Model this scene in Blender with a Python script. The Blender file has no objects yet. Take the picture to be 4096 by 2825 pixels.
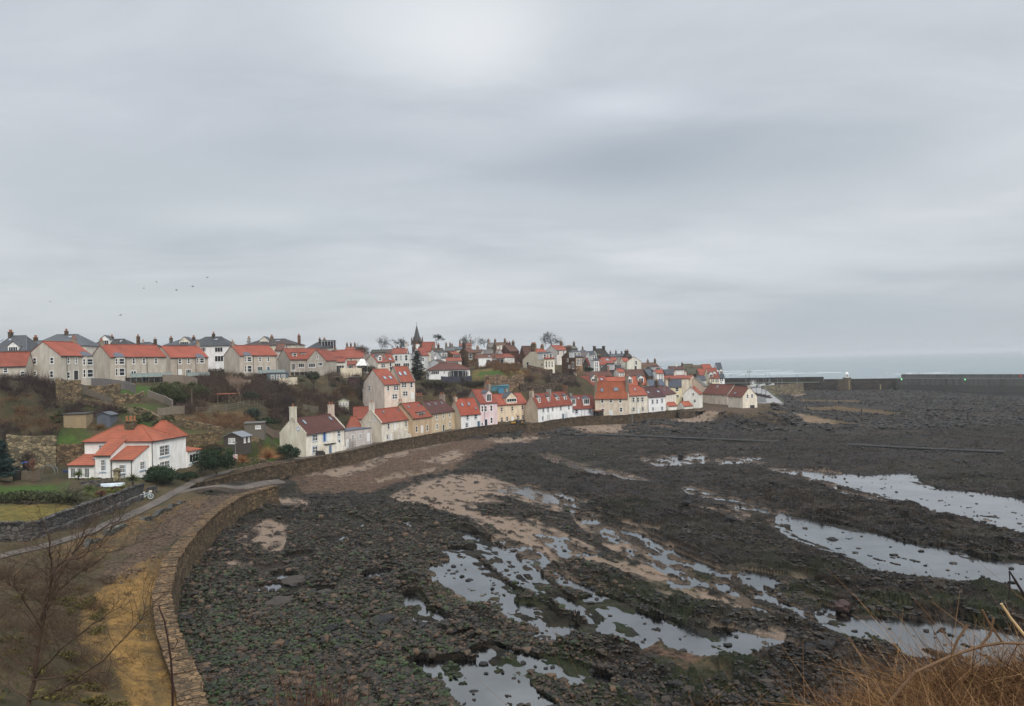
import bpy, math, random
import numpy as np
from mathutils import Vector, Matrix, Euler
R=random.Random(7); NR=np.random.RandomState(11)
S=bpy.context.scene; COL=S.collection
# ---------------------------------------------------------------- camera
F=3000.0; CAM=Vector((0,0,24.0)); PITCH=math.radians(0.80); ROLL=math.radians(-1.52)
MC=(Matrix.Rotation(math.pi/2+PITCH,3,'X')@Matrix.Rotation(ROLL,3,'Z'))
cd=bpy.data.cameras.new('camera'); cam=bpy.data.objects.new('camera',cd); COL.objects.link(cam)
cd.sensor_width=36; cd.lens=36*F/4096; cd.clip_end=80000; cd.clip_start=0.1
cam.matrix_world=Matrix.Translation(CAM)@MC.to_4x4(); S.camera=cam
def ray(px,py): return MC@Vector(((px-2048)/F,(1412.5-py)/F,-1))
def PZ(px,py,z):
    d=ray(px,py); return CAM+d*((z-CAM.z)/d.z)
def PD(px,py,D):
    d=ray(px,py); return CAM+d*(D/d.y)
ZN={'R1':(0,1280,.26316),'R2':(550,1280,.26316),'R3':(1100,1280,.26316),'R4':(1650,1280,.26316),'R5':(2200,1280,.26316),'R6':(2700,1350,.26316),
'R7':(3200,1350,.3928),'Q1':(0,1600,.26316),'Q2':(550,1550,.26316),'Q3':(1050,1500,.26316),'Q4':(1600,1500,.26316),'Q5':(2100,1480,.26316),
'Q6':(0,1900,.5263),'Q7':(700,1980,.5293),'S1':(1500,1750,.6736),'S2':(2700,1750,.6734),'S4':(0,1850,.307),'W':(0,0,1)}
def zz(Z,x,y):
    o=ZN[Z]; return (o[0]+x*o[2],o[1]+y*o[2])
# ---------------------------------------------------------------- numpy noise
def _h(ix,iy,s):
    n=(ix.astype(np.int64)*374761393+iy.astype(np.int64)*668265263+s*1274126177)&0xffffffff
    n=((n^(n>>13))*1274126177)&0xffffffff
    return ((n^(n>>16))&0xffffff)/float(0xffffff)
def vnoise(x,y,s=0):
    x=np.asarray(x,float); y=np.asarray(y,float)
    ix=np.floor(x); iy=np.floor(y); fx=x-ix; fy=y-iy; fx=fx*fx*(3-2*fx); fy=fy*fy*(3-2*fy)
    a=_h(ix,iy,s); b=_h(ix+1,iy,s); c=_h(ix,iy+1,s); d=_h(ix+1,iy+1,s)
    return (a*(1-fx)+b*fx)*(1-fy)+(c*(1-fx)+d*fx)*fy
def fbm(x,y,o=4,s=0):
    r=0;a=.5;t=0
    for i in range(o):
        r=r+a*vnoise(x*2**i+17*i,y*2**i-9*i,s+i); t+=a; a*=.5
    return r/t
def sm(a,b,x):
    t=np.clip((x-a)/(b-a),0,1); return t*t*(3-2*t)
def polysd(X,Y,poly,pad=6.0):
    """signed distance (positive inside); far away = -pad"""
    poly=np.asarray(poly,float); out=np.full(X.shape,-pad)
    sel=(X>poly[:,0].min()-pad)&(X<poly[:,0].max()+pad)&(Y>poly[:,1].min()-pad)&(Y<poly[:,1].max()+pad)
    if not sel.any(): return out
    x=X[sel]; y=Y[sel]; ins=np.zeros(x.shape,bool); dm=np.full(x.shape,1e9)
    n=len(poly)
    for i in range(n):
        x0,y0=poly[i]; x1,y1=poly[(i+1)%n]
        c=((y0>y)!=(y1>y)); xi=(x1-x0)*(y-y0)/((y1-y0) if y1!=y0 else 1e-9)+x0
        ins^=c&(x<xi)
        dx=x1-x0;dy=y1-y0; t=np.clip(((x-x0)*dx+(y-y0)*dy)/(dx*dx+dy*dy+1e-9),0,1)
        dm=np.minimum(dm,np.hypot(x-x0-t*dx,y-y0-t*dy))
    out[sel]=np.where(ins,dm,-dm); return out
# ---------------------------------------------------------------- mesh builder
class MB:
    def __init__(s): s.v=[];s.f=[];s.m=[];s.mi=0
    def add(s,vs,fs):
        o=len(s.v); s.v+= [tuple(p) for p in vs]; s.f+=[tuple(i+o for i in f) for f in fs]; s.m+=[s.mi]*len(fs); return s
    def box(s,x0,x1,y0,y1,z0,z1):
        return s.add([(x0,y0,z0),(x1,y0,z0),(x1,y1,z0),(x0,y1,z0),(x0,y0,z1),(x1,y0,z1),(x1,y1,z1),(x0,y1,z1)],
          [(3,2,1,0),(4,5,6,7),(0,1,5,4),(1,2,6,5),(2,3,7,6),(3,0,4,7)])
    def tube(s,p,q,r0,r1,n=6,cap=True):
        p=Vector(p);q=Vector(q); d=(q-p); 
        if d.length<1e-6: return s
        d.normalize(); a=d.orthogonal().normalized(); b=d.cross(a)
        vs=[];
        for (c,r) in ((p,r0),(q,r1)):
            for i in range(n):
                t=2*math.pi*i/n; vs.append(c+a*(r*math.cos(t))+b*(r*math.sin(t)))
        fs=[(i,(i+1)%n,n+(i+1)%n,n+i) for i in range(n)]
        if cap: fs+=[tuple(range(n-1,-1,-1)),tuple(range(n,2*n))]
        return s.add(vs,fs)
    def path(s,pts,rs,n=5):
        for i in range(len(pts)-1): s.tube(pts[i],pts[i+1],rs[i],rs[i+1],n,cap=(i in(0,len(pts)-2)))
        return s
    def ext(s,prof,x0,x1):
        """profile [(y,z)] extruded along x"""
        n=len(prof); vs=[(x0,a,b) for a,b in prof]+[(x1,a,b) for a,b in prof]
        fs=[(i,n+i,n+(i+1)%n,(i+1)%n) for i in range(n)]+[tuple(range(n)),tuple(range(2*n-1,n-1,-1))]
        return s.add(vs,fs)
    def exty(s,prof,y0,y1):
        n=len(prof); vs=[(a,y0,b) for a,b in prof]+[(a,y1,b) for a,b in prof]
        fs=[((i+1)%n,n+(i+1)%n,n+i,i) for i in range(n)]+[tuple(range(n-1,-1,-1)),tuple(range(n,2*n))]
        return s.add(vs,fs)
    def mesh(s,name,mats):
        me=bpy.data.meshes.new(name); me.from_pydata(s.v,[],s.f)
        for m in (mats if isinstance(mats,(list,tuple)) else [mats]): me.materials.append(m)
        if any(s.m): me.polygons.foreach_set('material_index',s.m)
        me.update(); return me
    def build(s,name,mats,parent=None,loc=None,rot=None):
        return link(name,s.mesh(name,mats),parent,loc,rot)
def link(name,me,parent=None,loc=None,rot=None):
    o=bpy.data.objects.new(name,me); COL.objects.link(o)
    if parent: o.parent=parent
    if loc is not None: o.location=loc
    if rot is not None: o.rotation_euler=rot
    return o
LABELS={}
def tag(o,label=None,cat=None,group=None,kind=None):
    if label: o['label']=label; LABELS.setdefault(label,[]).append(o.name)
    if cat: o['category']=cat
    if group: o['group']=group
    if kind: o['kind']=kind
    return o
def empty(name,loc,rz=0):
    o=bpy.data.objects.new(name,None); COL.objects.link(o); o.location=loc; o.rotation_euler=(0,0,rz); o.empty_display_size=.3; return o
def npmesh(name,V,Fq,mat,attr=None,smooth=False):
    me=bpy.data.meshes.new(name); V=np.asarray(V,np.float32); Fq=np.asarray(Fq,np.int32); k=Fq.shape[1]
    me.vertices.add(len(V)); me.vertices.foreach_set('co',V.ravel())
    me.loops.add(Fq.size); me.loops.foreach_set('vertex_index',Fq.ravel())
    me.polygons.add(len(Fq)); me.polygons.foreach_set('loop_start',np.arange(0,Fq.size,k,dtype=np.int32))
    me.polygons.foreach_set('loop_total',np.full(len(Fq),k,np.int32))
    me.polygons.foreach_set('use_smooth',np.full(len(Fq),smooth))
    me.materials.append(mat)
    if attr is not None:
        for nm,dat in attr.items():
            a=me.attributes.new(nm,'FLOAT_COLOR','POINT'); d=np.ones((len(V),4),np.float32); d[:,:dat.shape[1]]=dat; a.data.foreach_set('color',d.ravel())
    me.update(calc_edges=True); return me
# ---------------------------------------------------------------- materials
def s2l(c): return tuple(((v/255)/12.92 if v/255<=.04045 else ((v/255+.055)/1.055)**2.4) for v in c)
def newmat(n):
    m=bpy.data.materials.new(n); m.use_nodes=True; nt=m.node_tree; b=nt.nodes['Principled BSDF']; return m,nt,b
def N(nt,t,**k):
    n=nt.nodes.new(t)
    for a,b in k.items():
        if a.startswith('i_'): n.inputs[a[2:].replace('_',' ')].default_value=b
        else: setattr(n,a,b)
    return n
def L(nt,a,b): nt.links.new(a,b)
def mixc(nt,f,a,b,mode='MIX'):
    n=nt.nodes.new('ShaderNodeMix'); n.data_type='RGBA'; n.blend_type=mode
    for sock,v in ((n.inputs[0],f),(n.inputs[6],a),(n.inputs[7],b)):
        if hasattr(v,'links') or hasattr(v,'is_output'): nt.links.new(v,sock)
        elif isinstance(v,(int,float)): sock.default_value=v
        else: sock.default_value=(*v[:3],1)
    return n.outputs[2]
def noise(nt,co,scale,detail=4,rough=.55,dist=0):
    n=N(nt,'ShaderNodeTexNoise'); n.inputs['Scale'].default_value=scale; n.inputs['Detail'].default_value=detail; n.inputs['Roughness'].default_value=rough; n.inputs['Distortion'].default_value=dist
    if co is not None: L(nt,co,n.inputs['Vector'])
    return n
def ramp(nt,fac,a,b,c0=(0,0,0),c1=(1,1,1)):
    r=N(nt,'ShaderNodeValToRGB'); r.color_ramp.elements[0].position=a; r.color_ramp.elements[1].position=b
    r.color_ramp.elements[0].color=(*c0,1); r.color_ramp.elements[1].color=(*c1,1); L(nt,fac,r.inputs[0]); return r.outputs[0]
def mapping(nt,co,sc,rot=(0,0,0)):
    m=N(nt,'ShaderNodeMapping'); m.inputs['Scale'].default_value=sc; m.inputs['Rotation'].default_value=rot; L(nt,co,m.inputs['Vector']); return m.outputs[0]
def bump(nt,b,h,st=.5,d=.05):
    n=N(nt,'ShaderNodeBump'); n.inputs['Strength'].default_value=st; n.inputs['Distance'].default_value=d; L(nt,h,n.inputs['Height']); L(nt,n.outputs[0],b.inputs['Normal'])
_MC={}
def cached(fn):
    def w(*a):
        k=(fn.__name__,)+a
        if k not in _MC: _MC[k]=fn(*a)
        return _MC[k]
    return w
@cached
def wallm(c):
    m,nt,b=newmat('harled_wall'); l=s2l(c); _g=sum(l)/3; l=tuple(v*.72+_g*.28 for v in l); tc=N(nt,'ShaderNodeTexCoord').outputs['Object']
    n1=noise(nt,mapping(nt,tc,(1,1,.35)),.9,5,.65); n2=noise(nt,tc,6,3,.6)
    _k=.92 if c[2]>212 else .84; dk=tuple(v*_k*(1-.03*i) for i,v in enumerate(l)); lt=tuple(min(.92,v*1.12) for v in l)
    c1=mixc(nt,ramp(nt,n1.outputs[0],.36,.62),dk,lt)
    c2=mixc(nt,ramp(nt,n2.outputs[0],.3,.75),(.90,.895,.88),(1,1,1))
    L(nt,mixc(nt,.8,c1,c2,'MULTIPLY'),b.inputs['Base Color']); b.inputs['Roughness'].default_value=.93; b.inputs['Specular IOR Level'].default_value=.2
    bump(nt,b,noise(nt,tc,9,4,.7).outputs[0],.5,.06); return m
@cached
def roofm(c):
    m,nt,b=newmat('pantile_roof'); l=s2l(c); l=(l[0]*.51+.002,l[1]*.62+.060*l[0],l[2]*.60+.036*l[0]); tc=N(nt,'ShaderNodeTexCoord').outputs['Object']
    sx=N(nt,'ShaderNodeSeparateXYZ'); L(nt,tc,sx.inputs[0])
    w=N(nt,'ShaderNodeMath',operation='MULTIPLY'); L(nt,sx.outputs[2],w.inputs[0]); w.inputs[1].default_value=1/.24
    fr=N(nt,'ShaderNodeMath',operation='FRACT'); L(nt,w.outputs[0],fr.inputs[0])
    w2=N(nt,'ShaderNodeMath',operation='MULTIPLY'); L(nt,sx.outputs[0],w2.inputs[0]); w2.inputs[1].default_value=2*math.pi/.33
    sn=N(nt,'ShaderNodeMath',operation='SINE'); L(nt,w2.outputs[0],sn.inputs[0])
    cell=noise(nt,mapping(nt,tc,(3,3,4.1)),1.0,1,.5); big=noise(nt,tc,.35,5,.65); lich=noise(nt,tc,2.4,5,.75)
    d=tuple(v*.62 for v in l); u=tuple(min(.85,v*1.22) for v in l)
    c1=mixc(nt,ramp(nt,big.outputs[0],.3,.68),d,u)
    c1=mixc(nt,ramp(nt,cell.outputs[0],.35,.7),c1,mixc(nt,.5,c1,tuple(v*1.25 for v in l)))
    c1=mixc(nt,ramp(nt,lich.outputs[0],.52,.74),c1,mixc(nt,.6,c1,(.16,.14,.10)))
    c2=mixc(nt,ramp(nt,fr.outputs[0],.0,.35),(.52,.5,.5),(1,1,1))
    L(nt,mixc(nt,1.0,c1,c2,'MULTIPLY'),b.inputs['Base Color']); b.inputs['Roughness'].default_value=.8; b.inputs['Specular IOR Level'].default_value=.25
    h=N(nt,'ShaderNodeMath',operation='MULTIPLY_ADD'); L(nt,sn.outputs[0],h.inputs[0]); h.inputs[1].default_value=.35; L(nt,fr.outputs[0],h.inputs[2])
    bump(nt,b,h.outputs[0],.6,.05); return m
@cached
def slatem(c):
    m,nt,b=newmat('slate_roof'); l=s2l(c); tc=N(nt,'ShaderNodeTexCoord').outputs['Object']
    n=noise(nt,mapping(nt,tc,(2.5,2.5,5)),1,3,.6); g=noise(nt,tc,.6,4,.6)
    c1=mixc(nt,ramp(nt,n.outputs[0],.3,.7),tuple(v*.6 for v in l),tuple(v*1.35 for v in l))
    c1=mixc(nt,ramp(nt,g.outputs[0],.45,.75),c1,mixc(nt,.4,c1,(.11,.11,.07)))
    L(nt,c1,b.inputs['Base Color']); b.inputs['Roughness'].default_value=.7; b.inputs['Specular IOR Level'].default_value=.3; return m
@cached
def stonem(c,sc=2.2,mort=.35):
    m,nt,b=newmat('rubble_stone'); l=s2l(c); tc=N(nt,'ShaderNodeTexCoord').outputs['Object']
    w=noise(nt,tc,1.5,2); cc=mixc(nt,.18,tc,w.outputs['Color'])
    v=N(nt,'ShaderNodeTexVoronoi'); v.inputs['Scale'].default_value=sc; mp=mapping(nt,cc,(1,1,1.7)); L(nt,mp,v.inputs['Vector'])
    v2=N(nt,'ShaderNodeTexVoronoi',feature='DISTANCE_TO_EDGE'); v2.inputs['Scale'].default_value=sc; L(nt,mp,v2.inputs['Vector'])
    sp=N(nt,'ShaderNodeSeparateColor'); L(nt,v.outputs['Color'],sp.inputs[0])
    a=tuple(x*.45 for x in l); d=tuple(min(.7,x*y) for x,y in zip(l,(1.7,1.6,1.4)))
    c1=mixc(nt,sp.outputs[0],a,d)
    c1=mixc(nt,ramp(nt,noise(nt,tc,.5,4,.6).outputs[0],.4,.65),c1,mixc(nt,.45,c1,(.05,.045,.03)))
    e=ramp(nt,v2.outputs['Distance'],.02,.09)
    L(nt,mixc(nt,e,tuple(x*mort for x in l),c1),b.inputs['Base Color']); b.inputs['Roughness'].default_value=.9; b.inputs['Specular IOR Level'].default_value=.2
    bump(nt,b,e,.9,.12); return m
@cached
def plain(nm,c,rough=.7,metal=0.0,var=.25,sc=3.0):
    m,nt,b=newmat(nm); l=s2l(c); tc=N(nt,'ShaderNodeTexCoord').outputs['Object']
    n=noise(nt,tc,sc,4,.6)
    L(nt,mixc(nt,ramp(nt,n.outputs[0],.3,.7),tuple(v*(1-var) for v in l),tuple(min(.95,v*(1+var*.4)) for v in l)),b.inputs['Base Color'])
    b.inputs['Roughness'].default_value=rough; b.inputs['Metallic'].default_value=metal; b.inputs['Specular IOR Level'].default_value=.3; return m
@cached
def leafm(nm,c0,c1,c2):
    m,nt,b=newmat(nm); g=N(nt,'ShaderNodeNewGeometry'); tc=N(nt,'ShaderNodeTexCoord').outputs['Object']
    r=N(nt,'ShaderNodeValToRGB'); L(nt,g.outputs['Random Per Island'],r.inputs[0])
    r.color_ramp.elements[0].color=(*s2l(c0),1); r.color_ramp.elements[1].color=(*s2l(c2),1); e=r.color_ramp.elements.new(.5); e.color=(*s2l(c1),1)
    n=noise(nt,tc,.8,3,.6)
    L(nt,mixc(nt,1,r.outputs[0],ramp(nt,n.outputs[0],.3,.7,(.6,.6,.6),(1.25,1.25,1.2)),'MULTIPLY'),b.inputs['Base Color'])
    b.inputs['Roughness'].default_value=.8; b.inputs['Specular IOR Level'].default_value=.15; return m
GLASS,nt,b=newmat('window_glass'); b.inputs['Base Color'].default_value=(.012,.014,.018,1); b.inputs['Roughness'].default_value=.15; b.inputs['Specular IOR Level'].default_value=.45
SKYGL,nt,b=newmat('skylight_glass'); b.inputs['Base Color'].default_value=(.30,.33,.36,1); b.inputs['Roughness'].default_value=.12; b.inputs['Metallic'].default_value=.6
WHITE=plain('white_paint',(228,228,224),.5,0.0,.08)
DARKM=plain('dark_paint',(38,38,40),.6)
POTM=plain('terracotta_pot',(160,104,74),.8)
LEAD=plain('lead_flashing',(96,100,106),.6)
WOOD=plain('weathered_wood',(112,100,84),.85,0.0,.35,5.0)
WOODD=plain('dark_wood',(62,56,52),.85,0.0,.35,5.0)
METAL=plain('grey_metal',(120,124,126),.5,0.0,.15)
# ---------------------------------------------------------------- houses
RPD={'nearest the left edge with bay':(700,326),'low red-tiled annexe':(200,495),'glass-railed veranda, second':(1560,378),'third along the hilltop':(345,400),'fourth along the hilltop':(1475,388),'two dormers and a long':(125,437),'gable front wing':(630,452),
'white gabled house with tall narrow blue':(800,476),'low white wing with dark glazed':(960,585),'long red-tiled house':(1000,458),'small red lean-to':(1150,650),'cream gabled house with one':(1470,525),'narrow red-roofed house':(1700,520),'left half of the twin':(1485,752),'right half of the twin':(1725,712),
'white bungalow':(540,655),'white gabled house with stepped chimney':(312,552),'red roof long extension':(640,590),'overlooking the grassy':(1900,440),'brown sandstone house with blocked':(300,468),'white gabled house with balcony':(0,388),
'ivory crow':(530,655),'cream house with outside stair':(1700,528),'rear house set behind':(1500,487),'tan house with wide':(200,418),'beige house with maroon':(380,405),'stepped-down bright':(820,370),'pale pink':(1090,225),'peach-beige':(1420,298),'white double cottage':(110,368),'low white cottage':(700,387),
'large beige house with orange':(1030,180),'pale cream house with grey':(1500,245),'dark plum':(1810,262),'cream end house':(1660,995),'wall-end':(1965,1245),'white outhouse':(1965,1245),'standing alone':(235,752),'long cream harbour':(480,707),'arched dark':(930,742),
'grey-walled house with steep':(510,577),'low house with rust':(755,600),'black chimney pair':(660,440),'red hip roof and dark turret':(780,483),'twin rooflights below':(830,575),'red ridge with cream':(930,570),'big white gabled house at the town':(1260,560),'red wing left':(1150,578),'grey gabled stone house with white':(875,672),'little red-roofed white porch':(1060,752),
'long weathered dark':(700,787),'mossy brown-red':(1250,757),'stone gabled house with slate':(1460,748),'white mansard dormers':(1620,712),'scarlet roof below':(1650,785),'dark red gabled roofs':(1690,702),'maroon roof near':(1900,706),'slate roof patch':(1830,757),'long low scarlet':(1900,847),'blue-framed':(600,853),'bright orange roof':(1200,863),
'plain slate roof':(1630,909),'pale yellow house':(1880,908),'peach gabled':(280,616),'sloping salmon':(100,578),'dark slate house with white end':(400,590),
'curved white dormer':(100,245),'low slate-roofed house':(450,320),'single central':(900,225),'black-roofed terrace':(1600,297),'small dark slate roof':(2130,343),'slate terrace with cream gablet':(600,310),'half yellow half':(1000,262),'dark brown roofed terrace':(1900,297),'massive clustered':(600,345),'dull red gabled':(200,390),'brownish red tiled':(2100,365),
'wide red roof in front of the clock':(150,427),'white six-pane':(650,490),'broad red-brown roof':(780,365),'white square window':(800,425),'white-verged':(960,470),'row of brown slate':(1100,458),'tall dark tenement':(1230,350),'rubble stone gable':(1330,345),'cream gable with maroon':(1350,438),'white house with red hipped':(1440,440),
'red roofs right of the tall':(1500,396),'brown sandstone house with maroon':(1540,385),'stone gable house in front':(1680,400),'long weathered red roof above':(1100,525),'white gabled end':(1400,518),'veranda house':(1330,560),'peeping over the treeline':(1140,432),'dark low roofs':(1600,455),'dark red roof with white gable below':(1850,455),'slate mansard house':(450,478),'dark mossy roof':(400,470),'steep slate roof falling':(540,410),'low slate roofs with':(650,425),
'distant slate terrace':(1000,525),'jumble of brown':(1500,655),'second band':(1450,700),'grey roofs between':(560,500),'turreted':(520,478),'slate hall':(340,395)}
CTRL=[]   # terrain control points (x,y,z)
_WM={}
def winmesh(w,h,kind,pane=True):
    k=(round(w,2),round(h,2),kind,pane)
    if k in _WM: return _WM[k]
    fr=MB(); t=.12 if kind!='g' else .09; d=.05
    fr.box(-w/2,w/2,-d,.02,-h/2,-h/2+t); fr.box(-w/2,w/2,-d,.02,h/2-t,h/2)
    fr.box(-w/2,-w/2+t,-d,.02,-h/2+t,h/2-t); fr.box(w/2-t,w/2,-d,.02,-h/2+t,h/2-t)
    if kind in('s','dbl','p'): fr.box(-w/2+t,w/2-t,-d+.01,.02,-.05,.05)
    nb={'s':0,'r':5,'dbl':1,'p':1,'g':2,'t':2,'q':3}.get(kind,0)
    for i in range(nb):
        x=-w/2+w*(i+1)/(nb+1); q=.16 if kind in('dbl',) else .06
        fr.box(x-q/2-.01,x+q/2+.01,-d+.012,.02,-h/2+t,h/2-t)
    if kind=='r':
        for s_ in(-1/6,1/6): fr.box(-w/2+t,w/2-t,-d+.014,.02,s_*h-.03,s_*h+.03)
        fr.box(-.09,.09,-d+.008,.02,-h/2+t,h/2-t)
    if kind=='p':
        for s_ in(-1,1):
            fr.box(-w/2+t,w/2-t,-d+.014,.02,s_*h/4-.018,s_*h/4+.018); fr.box(s_*w/4-.018,s_*w/4+.018,-d+.013,.02,-h/2+t,h/2-t)
    fr.box(-w/2-.08,w/2+.08,-d-.05,.02,-h/2-.1,-h/2-.003)
    if pane: 
        fm=fr.mesh('window',WHITE); p=MB(); p.box(-w/2+.03,w/2-.03,-.02,.015,-h/2+.03,h/2-.03); pm=p.mesh('pane',GLASS)
    else:
        fr.mi=1; fr.box(-w/2+.03,w/2-.03,-.02,.015,-h/2+.03,h/2-.03); fm=fr.mesh('window',[WHITE,GLASS]); pm=None
    _WM[k]=(fm,pm); return _WM[k]
_TM={}
def trimmesh(w,h,col,t=.16):
    k=(round(w,2),round(h,2),col,t)
    if k not in _TM:
        m=MB(); 
        m.box(-w/2-t,-w/2-.002,-.03,.015,-h/2,h/2); m.box(w/2+.002,w/2+t,-.03,.015,-h/2,h/2)
        m.box(-w/2-t,w/2+t,-.032,.015,h/2+.002,h/2+t); m.box(-w/2-t,w/2+t,-.032,.015,-h/2-t-.1,-h/2-.104)
        _TM[k]=m.mesh('window_surround',plain('painted_margin',col,.7,0.0,.12))
    return _TM[k]
_DM={}
def doormesh(w,h,col):
    k=(w,h,col)
    if k not in _DM:
        m=MB(); m.box(-w/2,w/2,-.03,.015,-h/2,h/2)
        for s_ in(-1,1):
            for (a,b_) in((-.40,-.06),(.04,.42)): m.box(s_*w*.23-w*.15,s_*w*.23+w*.15,-.045,-.031,a*h,b_*h)
        fr=MB(); fr.box(-w/2-.1,-w/2-.003,-.05,.015,-h/2,h/2+.1); fr.box(w/2+.003,w/2+.1,-.05,.015,-h/2,h/2+.1); fr.box(-w/2,w/2,-.05,.015,h/2+.003,h/2+.1)
        _DM[k]=(m.mesh('door',plain('painted_door',col,.5,0.0,.1)),fr.mesh('door_frame',WHITE))
    return _DM[k]
_PM={}
def potmesh(h=.7,r=.16):
    k=(h,r)
    if k not in _PM:
        m=MB(); m.tube((0,0,0),(0,0,h*.85),r,r*.8,7); m.tube((0,0,h*.8501),(0,0,h),r*1.0,r*.95,7); _PM[k]=m.mesh('chimney_pot',POTM)
    return _PM[k]
PLAN=[]  # footprints (for scatter avoidance)
STONEC=(112,92,78)
def house(label,Z,EL,ER=None,base=None,D=None,zb=None,th=None,Ln=None,gl=None,gr=None,dep=None,rise=None,eh=None,wall=(215,205,185),roof=(178,72,56),
          gable=None,gableR=None,rooft='tile',chim=(),win=(),gwin=(),rwin=(),sky=(),dorm=(),steps=False,hip=(0,0),trim=None,ww=.95,wh=1.5,doors=(),
          name='house',cat='house',group=None,tc=True,found=2.5,gutter=True,skew=None,flat=False,bay=(),pipes=(),ov=.12,stonew=None):
    EL=zz(Z,*EL)
    if base is not None:
        b_=zz(Z,*base); zb=4.2 if zb is None else zb; B=PZ(b_[0],b_[1],zb); D=B.y; e=PD(EL[0],EL[1],D); e=Vector((B.x,B.y,e.z))
    else:
        e=PD(EL[0],EL[1],D)
        if zb is None: zb=e.z-(eh or 5.2)
    def hitdir(px,p0,u):
        d=ray(*px); # p0+u*s = cam+d*t  (plan)
        A=np.array([[u[0],-d.x],[u[1],-d.y]]); s_,t_=np.linalg.solve(A,np.array([CAM.x-p0.x,CAM.y-p0.y])); return s_
    if th is None:
        E2=PZ(*zz(Z,*ER),e.z); u=Vector((E2.x-e.x,E2.y-e.y)); Ln=u.length; th=math.atan2(u.y,u.x)
    else:
        th=math.radians(th); u=Vector((math.cos(th),math.sin(th)))
        if Ln is None: Ln=hitdir(zz(Z,*ER),e,u)
    v=Vector((-math.sin(th),math.cos(th))); u=Vector((math.cos(th),math.sin(th)))
    if dep is None:
        if gl is not None: dep=hitdir(zz(Z,*gl),e,v)
        elif gr is not None: dep=hitdir(zz(Z,*gr),Vector((e.x+u.x*Ln,e.y+u.y*Ln,0)),v)
        else: dep=7.0
    dep=max(3.0,min(dep,16)); Ln=max(2.5,min(Ln,45))
    for k_,v_ in RPD.items():
        if k_ in label:
            q_=zz(Z,*v_); d=ray(*q_); o2=Vector((e.x+v.x*dep/2,e.y+v.y*dep/2)); n_=v
            t_=((o2.x-CAM.x)*n_.x+(o2.y-CAM.y)*n_.y)/(d.x*n_.x+d.y*n_.y); rise=max(1.2,min(7.5,CAM.z+d.z*t_-e.z-.1)); break
    if rise is None: rise=dep/2*.75
    hx=min(dep/2,Ln*.30)
    H_=e.z-zb; root=empty(name,(e.x,e.y,zb),th); tag(root,label,cat,group)
    MW=Matrix.Translation((e.x,e.y,zb))@Matrix.Rotation(th,4,'Z'); IM=MW.inverted()
    o=IM@CAM
    def onplane(px,axis,val):
        d=IM.to_3x3()@ray(*px); t=(val-o[axis])/d[axis]; return o+d*t
    def onroof(px):
        d=IM.to_3x3()@ray(*px); k=rise/(dep/2); # z=H_+k*y
        t=(H_+k*o.y-o.z)/(d.z-k*d.y); return o+d*t
    if tc:
        for a,b_ in((0,0),(Ln,0),(0,dep),(Ln,dep)): p=MW@Vector((a,b_,0)); CTRL.append((p.x,p.y,zb-.05))
    PLAN.append([tuple((MW@Vector((a,b_,0))).xy) for a,b_ in((-.5,-.5),(Ln+.5,-.5),(Ln+.5,dep+.5),(-.5,dep+.5))])
    wm=stonem(stonew) if stonew else wallm(wall)
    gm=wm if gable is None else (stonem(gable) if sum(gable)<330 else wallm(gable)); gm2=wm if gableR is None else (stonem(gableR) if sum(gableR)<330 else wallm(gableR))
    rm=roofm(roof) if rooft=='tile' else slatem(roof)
    # walls
    w=MB(); hl,hr=hip; z0=-found
    if flat: w.box(0,Ln,0,dep,z0,H_)
    else:
        w.mi=0; w.add([(0,0,z0),(Ln,0,z0),(Ln,0,H_),(0,0,H_)],[(0,1,2,3)]); w.add([(0,dep,z0),(Ln,dep,z0),(Ln,dep,H_),(0,dep,H_)],[(3,2,1,0)])
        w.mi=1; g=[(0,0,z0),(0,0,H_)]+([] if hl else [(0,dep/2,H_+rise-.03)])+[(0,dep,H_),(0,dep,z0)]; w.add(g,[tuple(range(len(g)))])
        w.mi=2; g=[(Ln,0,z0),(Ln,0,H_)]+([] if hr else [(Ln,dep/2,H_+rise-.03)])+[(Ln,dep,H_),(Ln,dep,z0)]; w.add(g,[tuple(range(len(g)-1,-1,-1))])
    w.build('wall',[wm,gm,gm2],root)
    # roof
    r=MB(); t=.13; k=rise/(dep/2); eo=.25
    if flat: 
        r.box(-.1,Ln+.1,-.1,dep+.1,H_+.003,H_+.2)
    elif hl or hr:
        a0=-eo; a1=Ln+eo; b0=-eo; b1=dep+eo; ze=H_-eo*k; zr=H_+rise; xl=(hx if hl else 0)-(0 if hl else ov); xr=Ln-(hx if hr else 0)+(0 if hr else ov)
        if not hl:a0=-ov
        if not hr:a1=Ln+ov
        vs=[(a0,b0,ze),(a1,b0,ze),(a1,b1,ze),(a0,b1,ze),(xl,dep/2,zr),(xr,dep/2,zr)]
        vs+=[(x,y,z+t) for x,y,z in vs]
        r.add(vs,[(6,7,11,10),(8,9,10,11),(9,6,10),(7,8,11),(0,1,7,6),(1,2,8,7),(2,3,9,8),(3,0,6,9),(3,2,1,0)])
    else:
        pr=[(-eo,H_-eo*k),(-eo,H_-eo*k+t),(dep/2,H_+rise+t),(dep+eo,H_-eo*k+t),(dep+eo,H_-eo*k),(dep/2,H_+rise)]
        x0=-ov;x1=Ln+ov
        if steps: x0=.25;x1=Ln-.25
        r.ext(pr[::-1],x0,x1)
    ro=r.build('roof',rm,root)
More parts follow.
